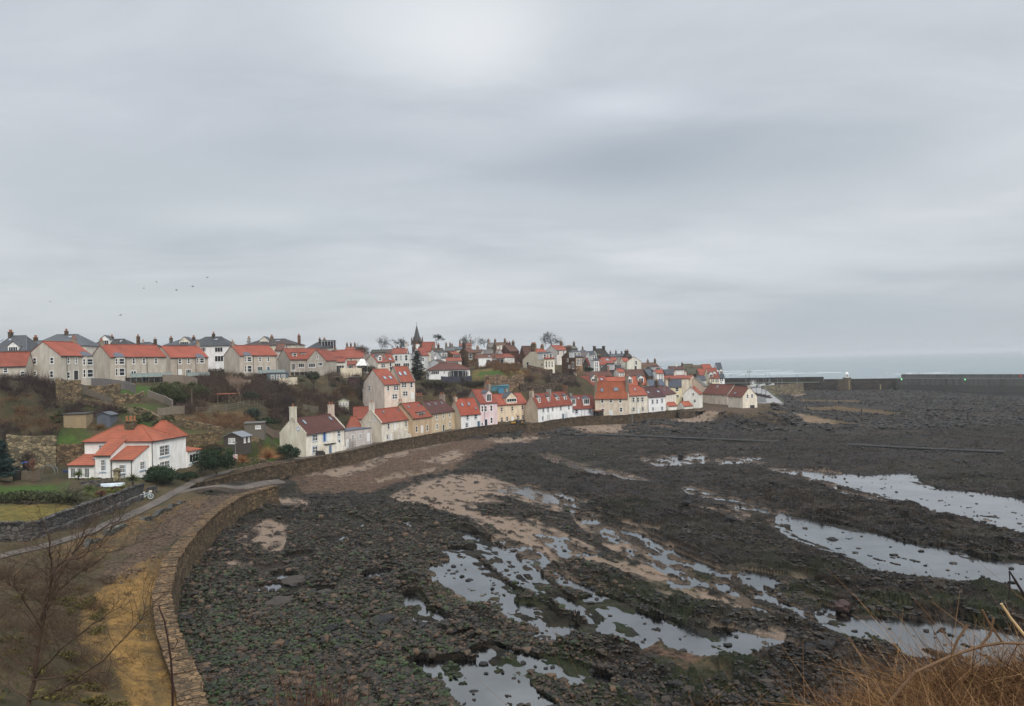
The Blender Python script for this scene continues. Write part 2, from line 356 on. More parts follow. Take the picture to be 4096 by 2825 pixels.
    if not flat:
        q=MB(); xl=hx if hl else -ov; xr=Ln-hx if hr else Ln+ov
        q.tube((xl,dep/2,H_+rise+t+.02),(xr,dep/2,H_+rise+t+.02),.11,.11,6)
        if hl: q.tube((xl,dep/2,H_+rise+t+.02),(-eo,-eo,H_-eo*k+t),.1,.1,5)
        if hr: q.tube((xr,dep/2,H_+rise+t+.02),(Ln+eo,-eo,H_-eo*k+t),.1,.1,5)
        q.build('ridge',rm if rooft=='tile' else LEAD,ro)
    if gutter and not flat:
        q=MB(); q.tube((-ov if not hl else -eo,-eo-.06,H_-eo*k+.02),(Ln+ov if not hr else Ln+eo,-eo-.06,H_-eo*k+.02),.07,.07,6); q.build('gutter',DARKM,root)
    for px in pipes:
        p=onplane(zz(Z,*px),1,0); q=MB(); q.tube((p.x,-.1,0),(p.x,-.1,H_-.1),.055,.055,6); q.build('downpipe',DARKM,root)
    if steps:
        for nm,xa,xb in(('l',-.02,.28),('r',Ln-.28,Ln+.02)):
            q=MB(); n=9
            for side in(0,1):
                for i in range(n):
                    ya=dep/2*i/n; yb=dep/2*(i+1)/n; zt=H_+rise*(i+1)/n+.12
                    if side: ya,yb=dep-yb,dep-ya
                    q.box(xa,xb,ya+(.001*i),yb-.001,H_+rise*i/n-.15,zt)
            q.build('crow_step_gable',gm if nm=='l' else wm,root)
    if skew:
        sk=wallm(skew) if sum(skew)>330 else stonem(skew)
        for xa,xb in((-.16,.14),(Ln-.14,Ln+.16)):
            q=MB(); pr=[(-.2,H_-.2*k-.05),(-.2,H_-.2*k+.30),(dep/2,H_+rise+.33),(dep+.2,H_-.2*k+.30),(dep+.2,H_-.2*k-.05),(dep/2,H_+rise-.05)]
            q.ext(pr[::-1],xa,xb); q.build('skew',sk,root)
    for c in chim:
        pos,cw,ch,pots=c[:4]; cc=c[4] if len(c)>4 else None
        x={'L':.38,'R':Ln-.38,'M':Ln/2}.get(pos,pos if not isinstance(pos,str) else 0)
        if isinstance(x,float) and 0<x<1 and pos not in('L','R','M'): x=x*Ln
        cd_=.7; m_=(stonem(cc) if sum(cc)<330 else wallm(cc)) if cc else gm
        xa=x-cd_/2-(.05 if pos=='L' else 0); xb=x+cd_/2+(.05 if pos=='R' else 0)
        q=MB(); q.box(xa,xb,dep/2-cw/2,dep/2+cw/2,(H_-.3 if (hl or hr) else H_+rise-cw/2*k-.3),H_+rise+ch); co=q.build('chimney',m_,root)
        q=MB(); q.box(xa-.08,xb+.08,dep/2-cw/2-.08,dep/2+cw/2+.08,H_+rise+ch+.002,H_+rise+ch+.14); q.build('chimney_cope',m_,co)
        for i in range(pots):
            y=dep/2+(i-(pots-1)/2)*cw/max(pots,1); link('chimney_pot',potmesh(),co,(x,y,H_+rise+ch+.14))
    def addwin(p,loc,rz,kind,w_,h_):
        if kind[0]=='D':
            dm,fm=doormesh(w_,h_,trims_d.get(kind,(225,225,222))); d_=link('door',dm,root,loc,(0,0,rz)); link('door_frame',fm,d_)
            if trim: link('door_surround',trimmesh(w_+.2,h_,trim,.12),d_)
            return
        fm,pm=winmesh(w_,h_,kind); a=link('window',fm,root,loc,(0,0,rz)); link('pane',pm,a)
        if trim: link('window_surround',trimmesh(w_,h_,trim),a)
    trims_d={'D':(225,225,222),'Db':(52,92,150),'Dk':(30,36,60),'Dg':(24,48,36),'Dr':(74,44,38),'Dz':(60,90,110),'Dd':(50,48,46)}
    for wdef in win:
        kind=wdef[2] if len(wdef)>2 else 's'; w_=wdef[3] if len(wdef)>3 else (ww*1.7 if kind=='dbl' else .95 if kind[0]=='D' else ww); h_=wdef[4] if len(wdef)>4 else (2.0 if kind[0]=='D' else wh)
        p=onplane(zz(Z,wdef[0],wdef[1]),1,0); x=min(max(p.x,w_/2+.15),Ln-w_/2-.15); z=p.z
        if kind[0]=='D' and z<1.9 : z=h_/2+.05
        addwin(p,(x,-.0,min(z,H_-h_/2-.32) ),0,kind,w_,h_)
    for wdef in gwin:
        kind=wdef[2] if len(wdef)>2 else 's'; w_=wdef[3] if len(wdef)>3 else ww; h_=wdef[4] if len(wdef)>4 else wh
        p=onplane(zz(Z,wdef[0],wdef[1]),0,0); addwin(p,(0,min(max(p.y,.6),dep-.6),p.z),-math.pi/2,kind,w_,h_)
    for wdef in rwin:
        kind=wdef[2] if len(wdef)>2 else 's'; w_=wdef[3] if len(wdef)>3 else ww; h_=wdef[4] if len(wdef)>4 else wh
        p=onplane(zz(Z,wdef[0],wdef[1]),0,Ln); addwin(p,(Ln,min(max(p.y,.6),dep-.6),p.z),math.pi/2,kind,w_,h_)
    an=math.atan(k)
    for s_ in sky:
        p=onroof(zz(Z,s_[0],s_[1])); w_=s_[2] if len(s_)>2 else .75; h_=s_[3] if len(s_)>3 else 1.1
        y=min(max(p.y,.5),dep/2-.45); x=min(max(p.x,.6),Ln-.6)
        q=MB(); q.box(-w_/2,w_/2,-h_/2,h_/2,0,.13); q.mi=1; q.box(-w_/2+.09,w_/2-.09,-h_/2+.09,h_/2-.09,.131,.15)
        q.build('skylight',[LEAD,SKYGL],root,(x,y,H_+k*y+t/math.cos(an)-.02),(an,0,0))
    for d_ in dorm:
        (px,py),typ,w_,h_=d_[:4]; y0=d_[4] if len(d_)>4 else .6; dc=d_[5] if len(d_)>5 else (222,222,218); rc=d_[6] if len(d_)>6 else None
        p=onplane(zz(Z,px,py),1,y0); x=p.x; zc=p.z; zlo=min(zc-h_/2-.15,H_+k*y0); zt=zc+h_/2+.15
        wmx=wallm(dc)
        yb=min((zt-H_)/k+.2,dep/2+.3); yb=max(yb,y0+.8)
        q=MB(); q.box(x-w_/2,x+w_/2,y0,yb,zlo-.1,zt); do=q.build('dormer',wmx,root)
        rmx=slatem((74,78,84)) if rc is None else roofm(rc)
        q=MB()
        if typ=='g':
            a=w_/2+.15; q.exty([(x-a,zt-.02),(x-a,zt+.1),(x,zt+a*.85+.1),(x+a,zt+.1),(x+a,zt-.02),(x,zt+a*.85)][::-1],y0-.15,min(yb+a*.9/k,dep/2+.4))
            q2=MB(); q2.exty([(x-w_/2,zt),(x+w_/2,zt),(x,zt+w_/2*.85)],y0+.001,y0+.12); q2.build('dormer_gable',wmx,do)
        elif typ=='s':
            zr=min(zt+.9,H_+rise-.1); yr=(zr-H_)/k+.15; q.add([(x-w_/2-.12,y0-.15,zt),(x+w_/2+.12,y0-.15,zt),(x+w_/2+.12,yr,zr),(x-w_/2-.12,yr,zr),(x-w_/2-.12,y0-.15,zt+.12),(x+w_/2+.12,y0-.15,zt+.12),(x+w_/2+.12,yr,zr+.12),(x-w_/2-.12,yr,zr+.12)],[(3,2,1,0),(4,5,6,7),(0,1,5,4),(1,2,6,5),(2,3,7,6),(3,0,4,7)])
            q.add([(x-w_/2-.02,y0,zt),(x-w_/2-.02,yb,zt),(x-w_/2-.02,yr,zr)],[(0,1,2)]); q.add([(x+w_/2+.02,y0,zt),(x+w_/2+.02,yb,zt),(x+w_/2+.02,yr,zr)],[(0,1,2)])
        elif typ=='h':
            a=w_/2+.15; q.add([(x-a,y0-.2,zt),(x+a,y0-.2,zt),(x+a,yb+.2,zt),(x-a,yb+.2,zt),(x,y0+a*.7,zt+a*.8),(x,yb+1,zt+a*.8)],[(0,1,4),(1,2,5,4),(3,0,4,5),(3,2,1,0)])
        else: q.box(x-w_/2-.15,x+w_/2+.15,y0-.25,yb+.6,zt+.002,zt+.16)
        q.build('dormer_roof',rmx,do)
        kk='q' if w_>2.4 else ('t' if w_>1.5 else 's'); fm,_=winmesh(w_-.3,h_,kk,False); link('window',fm,do,(x,y0-.005,zc))
    for b_ in bay:   # two storey canted bay  (x0px,x1px) on front
        p0=onplane(zz(Z,b_[0],b_[2]),1,0); p1=onplane(zz(Z,b_[1],b_[2]),1,0); xa=max(p0.x,.1); xb=min(p1.x,Ln-.05)
        if xb-xa<1.6: xb=xa+1.9
        q=MB(); pl=[(xa,0.0),(xa+.55,-.75),(xb-.55,-.75),(xb,0.0)]
        q.add([(x,y,-found) for x,y in pl]+[(x,y,H_-.02) for x,y in pl],[(0,1,5,4),(1,2,6,5),(2,3,7,6),(4,5,6,7)]); bo=q.build('bay_window',wm,root)
        q=MB(); ap=((xa+xb)/2,1.1,H_+1.15*k+.25); pp=[(xa-.15,-.2),(xa+.45,-.95),(xb-.45,-.95),(xb+.15,-.2)]
        q.add([(x,y,H_-.05) for x,y in pp]+[ap,(xa-.1,.9,H_+.9*k+.1),(xb+.1,.9,H_+.9*k+.1)],[(0,1,4),(1,2,4),(2,3,4),(0,4,5),(3,6,4),(3,2,1,0)]); q.build('bay_roof',slatem((84,88,98)),bo)
        for zc,hh in b_[3]:
            fm,_=winmesh(max(.7,xb-xa-1.35),hh,'s',False); link('window',fm,bo,((xa+xb)/2,-.755,zc))
            ang=math.atan2(-.75,.55); fm,_=winmesh(.6,hh,'s',False); link('window',fm,bo,(xa+.275,-.375,zc),(0,0,ang)); link('window',fm,bo,(xb-.275,-.375,zc),(0,0,-ang))
    root['_']=0; del root['_']
    return dict(root=root,MW=MW,L=Ln,dep=dep,H=H_,rise=rise,zb=zb,e=e,u=u,v=v,onplane=onplane,onroof=onroof,k=k,wm=wm,Z=Z)
RD=(186,66,52); RD2=(168,60,50); OR=(214,88,56); DR=(112,54,52); DK=(92,48,50); SL=(74,78,86); BRS=(56,50,50)
GRH='beige two storey houses along the hilltop'
FR='cottages and houses along the harbour shore'
# --- hilltop row
A=house('beige gable-end house nearest the left edge with bay window and lower red annexe','R1',(920,540),(1400,545),D=170,th=80,gl=(392,545),wall=(188,180,164),roof=(196,72,58),eh=6.9,rise=3.5,
  gwin=[(528,625),(788,618),(528,812,'s',.95,1.0),(785,825)],win=[(1040,615,'s',.7),(1158,615,'s',.6),(1040,840),(1155,838,'Dd',1.3,2.1)],bay=[(1245,1400,600,[(5.4,1.5),(2.7,1.9)])],pipes=[(1015,700)],chim=[('R',1.0,.9,2,(150,130,110))],group=GRH,trim=(200,196,186))
house('low red-tiled annexe against the left edge beside the beige house','R1',(-60,705),(392,690),D=163,th=20,dep=7,wall=(186,178,160),roof=(176,66,54),eh=3.4,rise=3.0,win=[(85,765,'s',.9,1.1),(348,820,'s',.9,1.2)],group=GRH)
HB2=house('beige house with glass-railed veranda, second along the hilltop from the left','R1',(1670,560),(2520,560),D=188,th=62,gl=(1380,520),wall=(186,176,158),roof=(192,70,56),eh=6.4,rise=3.6,
  win=[(2030,625,'s',.8),(2186,625,'s',.8),(2030,835,'dbl',1.5,2.1),(2185,830,'Dz',.9,2.1),(2370,625,'s',.8)],bay=[(1740,1900,600,[(5.2,1.5),(2.5,1.9)])],pipes=[(1912,700),(2232,700)],chim=[('L',1.0,1.0,2,(150,136,116))],group=GRH,trim=(200,194,184))
HC2=house('beige house with slate-topped bay at its right end, third along the hilltop','R2',(500,570),(1070,565),D=212,th=56,gl=(232,520),wall=(180,166,148),roof=(196,70,56),eh=6.5,rise=4.2,
  gwin=[(416,635),(414,805,'s',.95,1.6)],win=[(642,630),(778,625,'s',.8),(645,812,'D',.9,2.1),(775,808,'g',1.6,2.1),(958,770,'s',1.2,1.3)],bay=[(890,1020,600,[(5.5,1.5)])],pipes=[(605,700),(885,700)],chim=[('R',1.0,1.2,1,(160,140,120))],group=GRH,trim=(196,188,176))
HD2=house('beige house with bay above the blue-grey garden room, fourth along the hilltop','R2',(1550,540),(2120,538),D=226,th=54,gl=(1310,545),wall=(190,178,160),roof=(190,70,56),eh=6.6,rise=4.4,
  win=[(1862,600,'s',.8),(1990,595,'s',.8),(1860,760,'g',1.9,2.1),(1990,765,'Dz',.9,2.1)],bay=[(1615,1740,600,[(5.4,1.5),(2.5,2.0)])],pipes=[(1762,700),(2108,680)],chim=[('L',1.0,1.1,1,(150,136,116))],group=GRH,trim=(200,194,184))
E=house('grey-beige house with two dormers and a long white balcony rail','R3',(228,598),(770,600),D=240,th=46,gl=(35,580),wall=(172,162,148),roof=(176,66,54),eh=6.2,rise=4.6,
  win=[(278,715,'g',1.4,2.2),(398,690,'t',2.2,1.4)],dorm=[((300,545),'f',1.5,1.5,.9,(200,198,192)),((432,540),'f',1.7,1.4,1.6,(160,150,138))],group=GRH)
house('gable front wing of grey-beige balcony house with small attic window','R3',(768,612),Ln=8,gl=(482,606),D=237,th=78,wall=(172,164,150),roof=(172,64,52),eh=6.0,gwin=[(563,690,'q',2.4,1.4),(690,672,'t',1.6,1.2),(648,568,'s',.7,1.1)],group=GRH,tc=False,gutter=False)
house('white gabled house with tall narrow blue window beside the grey-beige house','R3',(878,555),Ln=8,gl=(728,530),D=252,th=78,wall=(224,216,202),roof=(180,66,54),eh=7.0,gwin=[(800,600,'g',1.0,2.8),(812,745,'g',2.0,2.2)],tc=False,gutter=False)
house('low white wing with dark glazed folding doors and red lean-to roof','R3',(885,642),(1062,642),D=250,th=6,dep=6,wall=(222,216,206),roof=(180,66,54),eh=5.0,win=[(962,752,'q',3.4,2.8)],tc=False)
house('long red-tiled house with pale pink wall behind the conservatory','R3',(890,583),(1345,583),D=285,th=8,dep=9,wall=(216,196,172),roof=(184,70,58),eh=5.4,rise=5.6,win=[(1072,610,'s',.8,1.2),(1158,610,'s',.8,1.2)],chim=[('R',1.0,.8,2,(130,110,92)),('L',1.0,.8,2,(130,110,92))])
house('small red lean-to house with pink wall below the long red roof','R3',(1072,680),(1230,680),D=272,th=6,dep=4,wall=(200,160,140),roof=(170,64,54),eh=2.6,rise=1.3,win=[(1150,715,'t',1.8,1.1)])
cons=house('white glazed conservatory with ribbed roof between the pink wall and the cream house','R3',(1235,690),(1400,690),D=266,th=4,dep=4,wall=(226,226,220),roof=(206,206,200),rooft='slate',eh=2.5,rise=2.2,hip=(1,1),win=[(1262,725,'q',2.2,1.7),(1345,720,'q',3.4,1.7)],name='conservatory',cat='conservatory')
house('cream gabled house with one dormer above the twin skylight houses','R3',(1560,650),(1715,650),D=268,th=28,gl=(1360,640),wall=(216,206,186),roof=(178,66,54),eh=5.0,rise=5.2,win=[(1645,692,'p',1.7,1.6)],dorm=[((1597,590),'g',1.4,1.4,1.2)])
house('narrow red-roofed house with tall corner window right of the dormered cream house','R3',(1720,635),(1808,630),D=272,th=28,dep=8,wall=(214,206,190),roof=(176,66,54),eh=5.0,rise=5.0,win=[(1755,650,'s',.9,2.8)],sky=[(1748,605,.9,1.2)],tc=False)
house('white flat-roofed modern box house on grey lower storey','R3',(1795,525),(2055,525),D=285,th=3,dep=7,wall=(206,208,206),flat=True,eh=6.2,roof=(70,74,80),rooft='slate',win=[(1843,582,'s',1.1,2.2),(1915,580,'s',.6,2.2),(1995,578,'s',1.1,2.2),(1862,690,'t',2.4,1.6),(1995,690,'t',2.4,1.8)])
house('red-tiled roof behind the white modern box house','R3',(1780,520),(2000,518),D=300,th=3,dep=8,wall=(200,196,186),roof=(176,68,54),eh=5,rise=2.2,tc=False,chim=[('R',.9,1.8,2)])
# slate hip houses behind the row
HB='dark hip-roofed houses behind the hilltop row'
house('white villa with dark slate roof and curved white dormer at the left edge','R1',(-160,480),(400,466),D=200,th=8,dep=12,wall=(206,210,208),roof=(66,68,72),rooft='slate',eh=5,rise=6.2,hip=(1,1),sky=[(20,315),(158,310)],dorm=[((200,450),'g',2.6,1.5,.1)],chim=[(2.4,1.6,1.0,3,(96,84,74))],group=HB,tc=False)
house('low slate-roofed house with brick chimney between the two left villas','R1',(300,400),(600,400),D=225,th=5,dep=10,wall=(200,200,192),roof=(72,72,74),rooft='slate',eh=5,rise=3.4,chim=[(2.0,1.5,1.0,3,(110,84,66))],group=HB,tc=False)
house('slate hip-roofed villa with single central chimney behind the left beige house','R1',(450,405),(1310,440),D=214,th=12,dep=15,wall=(212,206,192),roof=(74,78,84),rooft='slate',eh=5.6,rise=9,hip=(1,1),sky=[(1060,270,1.2,1.0)],chim=[(.48,1.4,1.0,3,(96,80,68))],group=HB,tc=False)
house('black-roofed terrace with white central gablet and tall chimney stacks','R1',(1250,440),(2010,440),D=240,th=4,dep=11,wall=(196,186,166),roof=(48,44,44),rooft='slate',eh=5.6,rise=7.2,hip=(1,1),sky=[(1712,328,.6,.8),(1840,330)],dorm=[((1590,345),'g',3.0,1.6,2.2)],chim=[(.44,1.2,.8,2,(92,80,68)),('R',1.2,.7,2,(110,84,66))],group=HB,tc=False)
house('small dark slate roof just right of the black terrace','R1',(2000,400),(2290,400),D=262,th=2,dep=9,wall=(190,186,176),roof=(52,54,58),rooft='slate',eh=5,rise=3.6,hip=(1,1),chim=[(.3,.9,.3,2),('R',1.2,1.0,1,(96,86,76))],group=HB,tc=False)
house('dull red gabled roof rising behind the veranda house','R2',(130,470),(305,420),D=220,th=60,dep=9,wall=(186,176,158),roof=(170,66,56),eh=4,rise=4,tc=False)
house('slate terrace with cream gablet left of the black and white semi','R2',(400,390),(860,390),D=262,th=3,dep=11,wall=(206,196,170),roof=(62,66,74),rooft='slate',eh=5.6,rise=6.4,hip=(1,0),sky=[(498,333,.6,.8)],dorm=[((712,365),'g',3.4,1.6,1.2,(214,206,180))],chim=[('L',1.3,.9,2,(100,86,74)),(.80,1.5,.9,3,(74,68,64))],group=HB,tc=False)
house('semi-detached villa half yellow half white under a black hip roof with central chimney','R2',(760,400),(1405,405),D=246,th=8,dep=13,wall=(222,222,222),roof=(52,54,58),rooft='slate',eh=8.5,rise=8.0,hip=(1,1),sky=[(1188,307,1.4,1.0)],win=[(1003,450,'t',1.5,1.6),(1235,452,'t',2.6,1.7),(1240,590,'t',2.8,2.0)],chim=[(.5,1.6,1.0,3,(92,78,64))],group=HB,tc=False)
house('dark brown roofed terrace with white gablet, aerial and four chimney stacks','R2',(1590,395),(2400,430),D=270,th=-2,dep=11,wall=(200,190,168),roof=(58,46,46),rooft='slate',eh=5.6,rise=7.8,hip=(1,1),sky=[(1688,335,1.4,1.0),(2042,328,.6,.8),(2132,325,1.6,.9)],dorm=[((1925,350),'g',3.2,1.4,2.4,(210,202,180))],chim=[('L',1.2,.6,2,(150,140,124)),(.46,1.6,.9,3,(120,104,84)),('R',1.2,1.0,2,(128,92,74))],group=HB,tc=False)
house('brownish red tiled outhouse roof between two beige houses','R2',(2090,465),(2190,465),D=250,th=4,dep=8,wall=(190,186,180),roof=(134,70,58),eh=4,rise=3.6,tc=False)
house('black slate house with massive clustered chimney stack and raised box dormer','R3',(490,432),(850,440),D=300,th=4,dep=12,wall=(180,172,158),roof=(48,48,56),rooft='slate',eh=5,rise=5.6,hip=(1,0),chim=[(.62,3.0,1.2,6,(140,126,108)),(.42,1.4,1.4,3,(90,80,72))],dorm=[((800,385),'f',5,3.4,2.0,(70,66,82))],group=HB,tc=False)
# ---------------------------------------------------------------- harbour front row
WT=(214,206,184); 
H1=house('ivory crow-stepped cottage with dark red roof, blue trim and outside stair','Q3',(680,903),(1252,812),base=(665,1255),gl=(258,870),wall=(232,226,208),gable=(214,208,184),roof=(112,54,52),steps=True,rise=4.6,
  chim=[('L',1.5,2.6,1,(214,208,184)),('R',1.4,2.2,2,(214,190,170))],sky=[(635,730,.8,1.3),(1030,675,.8,1.1)],trim=(150,172,196),ww=1.0,wh=1.5,
  win=[(797,950,'dbl'),(797,1135,'dbl'),(1160,875,'s',.9,1.4),(1165,1025,'s',.9,1.3),(940,925,'Db'),(1000,920,'D')],gwin=[(543,818,'s',.5,.5)],group=FR,pipes=[(1245,900)])
H2=house('low flat-roofed lilac-grey annexe between the ivory cottage and the cream house','Q3',(1258,862),(1655,812),base=(1258,1118),dep=6,wall=(196,186,182),roof=(80,84,96),rooft='slate',flat=True,win=[(1370,950,'p',.95,1.3),(1487,935,'p',.95,1.3),(1293,1030,'D'),(1607,950,'D')],group=FR)
H3=house('cream house with outside stair and bright red roof, third along the shore row','Q3',(1810,725),(2262,660),base=(1815,1035),gl=(1500,705),wall=(224,216,196),gable=(204,192,168),roof=RD,skew=(200,190,168),
  chim=[('L',1.3,1.8,1,(216,208,190)),('R',1.4,1.4,2,(206,196,178))],sky=[(1835,575,.6,.8),(2065,545,.6,.8)],trim=(176,172,166),win=[(1915,780),(2180,745),(2013,780,'D'),(1900,945,'s',.8,1.2),(2210,895,'s',.8,1.2),(1955,955,'D')],gwin=[(1698,675,'s',.5,.9)],group=FR)
house('red-tiled rear house set behind the cream house gable','Q3',(1385,672),(1640,672),D=212,th=12,dep=8,wall=(206,196,176),roof=(172,64,52),eh=6.5,rise=5.0,zb=4.4,group=FR)
house('small red hip-roofed outhouse behind the lilac-grey annexe','Q3',(1290,800),(1500,798),D=203,th=15,dep=5,wall=(206,196,176),roof=(184,72,54),eh=4,rise=2.6,hip=(1,1),zb=4.4,group=FR)
H4=house('tan house with wide flat dormer beside a big four-pot chimney','Q4',(200,660),(484,622),base=(200,962),wall=(196,166,126),roof=(188,68,52),dep=8,rise=5.2,win=[(250,825,'s',.9,1.7),(413,805,'s',.9,1.7),(335,830,'D')],dorm=[((327,627),'f',3.6,1.9,.5,(196,166,126))],sky=[(125,495,.6,.9),(278,478,.6,.7)],
  chim=[('R',2.4,1.8,4,(120,104,88))],trim=(196,170,140),group=FR,skew=(120,104,88))
H5=house('beige house with maroon roof and dark green door, fifth along the shore row','Q4',(490,592),(830,540),base=(490,895),wall=(208,184,144),roof=(110,52,52),dep=8,rise=5.0,win=[(558,630),(657,618,'s',.85,1.5),(756,602),(563,785),(757,752),(660,795,'Dg')],
  sky=[(438,462,.7,1.1),(540,448,.7,1.1),(633,435,.7,1.1)],chim=[('R',1.6,1.5,2,(150,134,116))],trim=(228,222,210),group=FR)
H6=house('white shore house with stepped-down bright red roof and pale gable','Q4',(948,605),(1222,580),base=(930,832),gl=(735,425),wall=(226,226,224),gable=(196,182,152),roof=(206,66,48),rise=5.6,win=[(1025,645,'s',.95,1.4),(1150,635,'s',.95,1.4),(1015,765,'s',.9,1.4),(1195,750,'Dz')],
  sky=[(942,465,.8,1.2),(1043,455,.8,1.2),(1150,520,.6,.8)],chim=[('L',1.0,.6,1,(190,176,150))],trim=(140,156,176),group=FR)
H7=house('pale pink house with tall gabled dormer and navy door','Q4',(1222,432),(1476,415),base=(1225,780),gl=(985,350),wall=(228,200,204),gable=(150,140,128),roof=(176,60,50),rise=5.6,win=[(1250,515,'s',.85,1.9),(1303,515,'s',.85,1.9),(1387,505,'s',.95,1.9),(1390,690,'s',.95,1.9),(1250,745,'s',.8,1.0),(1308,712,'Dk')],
  dorm=[((1350,345),'g',2.2,2.4,.35,(228,200,204))],chim=[('R',1.8,1.6,4,(150,140,126))],trim=(236,228,228),group=FR,pipes=[(1285,600)])
H8=house('peach-beige house with curved gablet and tan window margins','Q4',(1482,460),(1938,430),base=(1482,750),wall=(228,204,168),roof=(192,68,54),dep=8,rise=5.4,win=[(1545,525),(1705,508),(1862,493),(1548,680),(1628,670),(1793,650),(1868,640),(1710,685,'D')],trim=(202,160,104),
  dorm=[((1697,385),'g',4.2,1.2,.1,(224,202,166))],chim=[(.52,1.4,1.6,0,(160,148,130))],group=FR,ww=.9,wh=1.55)
H9=house('white double cottage with four slate-cheeked dormers and two outside stairs','Q5',(200,568),(718,515),base=(200,805),gl=(-5,400),wall=(226,228,228),gable=(186,164,136),roof=(178,62,50),rise=5.0,
  win=[(278,612,'s',.8,1.4),(350,605,'s',.8,1.7),(420,597,'s',.8,1.4),(545,580,'s',.9,1.5),(608,578,'D',.9,1.9),(665,572,'s',.9,1.5),(270,735,'s',.8,1.3),(405,740,'Dz'),(577,700,'Dz')],trim=(150,158,166),
  dorm=[((220,460),'s',1.1,1.5,.9),((367,450),'s',1.1,1.5,.9),((502,450),'s',1.4,1.6,.9),((618,440),'s',1.4,1.6,.9)],chim=[('L',1.4,1.0,1,(186,170,146)),(.5,1.6,1.2,0,(150,144,134)),('R',1.6,2.2,0,(132,100,84))],group=FR)
H10=house('low white cottage with blue window surrounds and two bay dormers','Q5',(735,590),(1082,575),base=(742,712),wall=(226,228,232),roof=(168,58,48),dep=8,rise=5.4,win=[(782,632,'s',1.0,1.5),(985,618,'s',1.0,1.5),(882,650,'D')],trim=(92,128,184),
  dorm=[((740,482),'h',1.8,1.9,.7),((935,480),'h',2.4,1.9,.7)],sky=[(810,440,.6,.8)],group=FR,wh=1.5,chim=[('L',1.4,.8,0,(150,144,134))])
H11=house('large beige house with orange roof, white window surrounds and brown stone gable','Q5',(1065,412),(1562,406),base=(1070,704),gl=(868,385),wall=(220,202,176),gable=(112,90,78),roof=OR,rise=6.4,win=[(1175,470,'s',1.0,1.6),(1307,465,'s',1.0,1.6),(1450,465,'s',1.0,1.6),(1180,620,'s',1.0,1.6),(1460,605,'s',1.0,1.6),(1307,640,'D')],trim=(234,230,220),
  sky=[(1172,325,1.0,1.3),(1385,315,1.7,1.3)],chim=[('L',2.2,2.0,4,(132,118,98)),('R',2.2,1.8,4,(132,118,98))],group=FR,skew=(132,118,98))
H12=house('pale cream house with grey window margins right of the orange-roofed house','Q5',(1565,392),(1860,378),base=(1568,690),wall=(222,214,194),roof=(190,72,54),dep=8.5,rise=5.2,win=[(1648,455,'s',.95,1.7),(1716,455,'s',.95,1.7),(1782,450,'s',.95,1.7),(1653,600,'s',.9,1.5),(1790,595,'s',.9,1.5),(1722,612,'D')],trim=(150,144,128),
  sky=[(1670,305,.7,.9)],chim=[('R',1.8,1.2,3,(120,108,94))],group=FR,pipes=[(1697,500)])
H13=house('white house with dark plum roof and two bright rooflights','Q5',(1882,415),(2130,400),base=(1882,655),wall=(230,230,230),roof=(98,50,56),dep=8.5,rise=5.0,win=[(1940,485,'s',.9,1.6),(2008,480,'s',.9,1.6),(2083,470,'s',.9,1.6),(1945,595,'s',.8,1.4),(1975,595,'D'),(2007,590,'D'),(2083,585,'s',.9,1.4)],trim=(176,190,210),
  sky=[(1870,350,1.0,.9),(2025,338,1.1,.9)],chim=[('R',1.6,2.0,3,(96,84,76))],group=FR)
H14=house('cream end house with three narrow dark windows and plum roof','R5',(1742,1137),(1912,1112),base=(1742,1385),wall=(228,222,204),roof=(112,54,58),dep=9,rise=5.0,win=[(1807,1210,'s',.5,2.2),(1850,1203,'s',.5,2.2),(1885,1195,'s',.5,2.2)],sky=[(1735,1070,.8,1.1),(1810,1060,.8,1.1)],group=FR)
H15=house('small white outhouse with orange roof on the end of the sea wall','R5',(2040,1308),(2165,1298),D=291,zb=4.2,th=28,gl=(1935,1285),wall=(228,224,212),roof=(206,80,54),rise=1.8,group=FR)
house('tiny white lean-to with red and white awning roof beside the wall-end outhouse','R5',(1800,1308),(1930,1330),D=289,zb=4.2,th=20,dep=3.5,wall=(230,228,220),roof=(206,74,58),rise=1.2,group=FR,tc=False)
H16=house('small white gabled cottage standing alone beyond the wall end','R6',(362,860),(416,855),D=300,zb=4.2,th=62,gl=(120,850),wall=(226,226,216),roof=(190,72,52),rise=4.2,gwin=[(278,865,'s',.9,1.2),(300,965,'s',1.0,1.3)],win=[(395,900,'s',.7,1.5)],chim=[('L',1.0,.8,0,(206,200,190))],group=FR)
GY=house('long cream harbour building with dark red roof','R6',(425,850),(795,858),D=322,zb=5.0,th=-70,dep=7,wall=(222,204,180),roof=(142,60,50),rise=4.6,win=[(530,870,'s',.6,.9),(615,885,'s',.6,1.1),(728,885,'s',.6,1.1),(525,980,'s',.5,.5),(617,985,'s',.5,.5),(740,1000,'s',.5,.5)],sky=[(650,755,.9,1.4)],chim=[('L',1.4,.6,0,(120,110,100))],group=FR,found=3,skew=(110,104,98))
GY2=house('cream gable end building with arched dark doorway at the rocky point','R6',(802,885),(1025,890),D=298,zb=4.6,th=-76,gr=(1245,865),wall=(226,212,190),gableR=(230,220,196),roof=(146,62,52),rise=4.4,win=[(830,920,'s',.5,1.0)],rwin=[(1102,895,'s',.9,1.6),(1170,890,'s',.9,1.6),(1175,1066,'Dd',2.0,1.9)],sky=[(918,855,.9,1.1)],trim=(226,220,206),group=FR,found=3,chim=[('R',.9,.5,0,(190,186,170))])
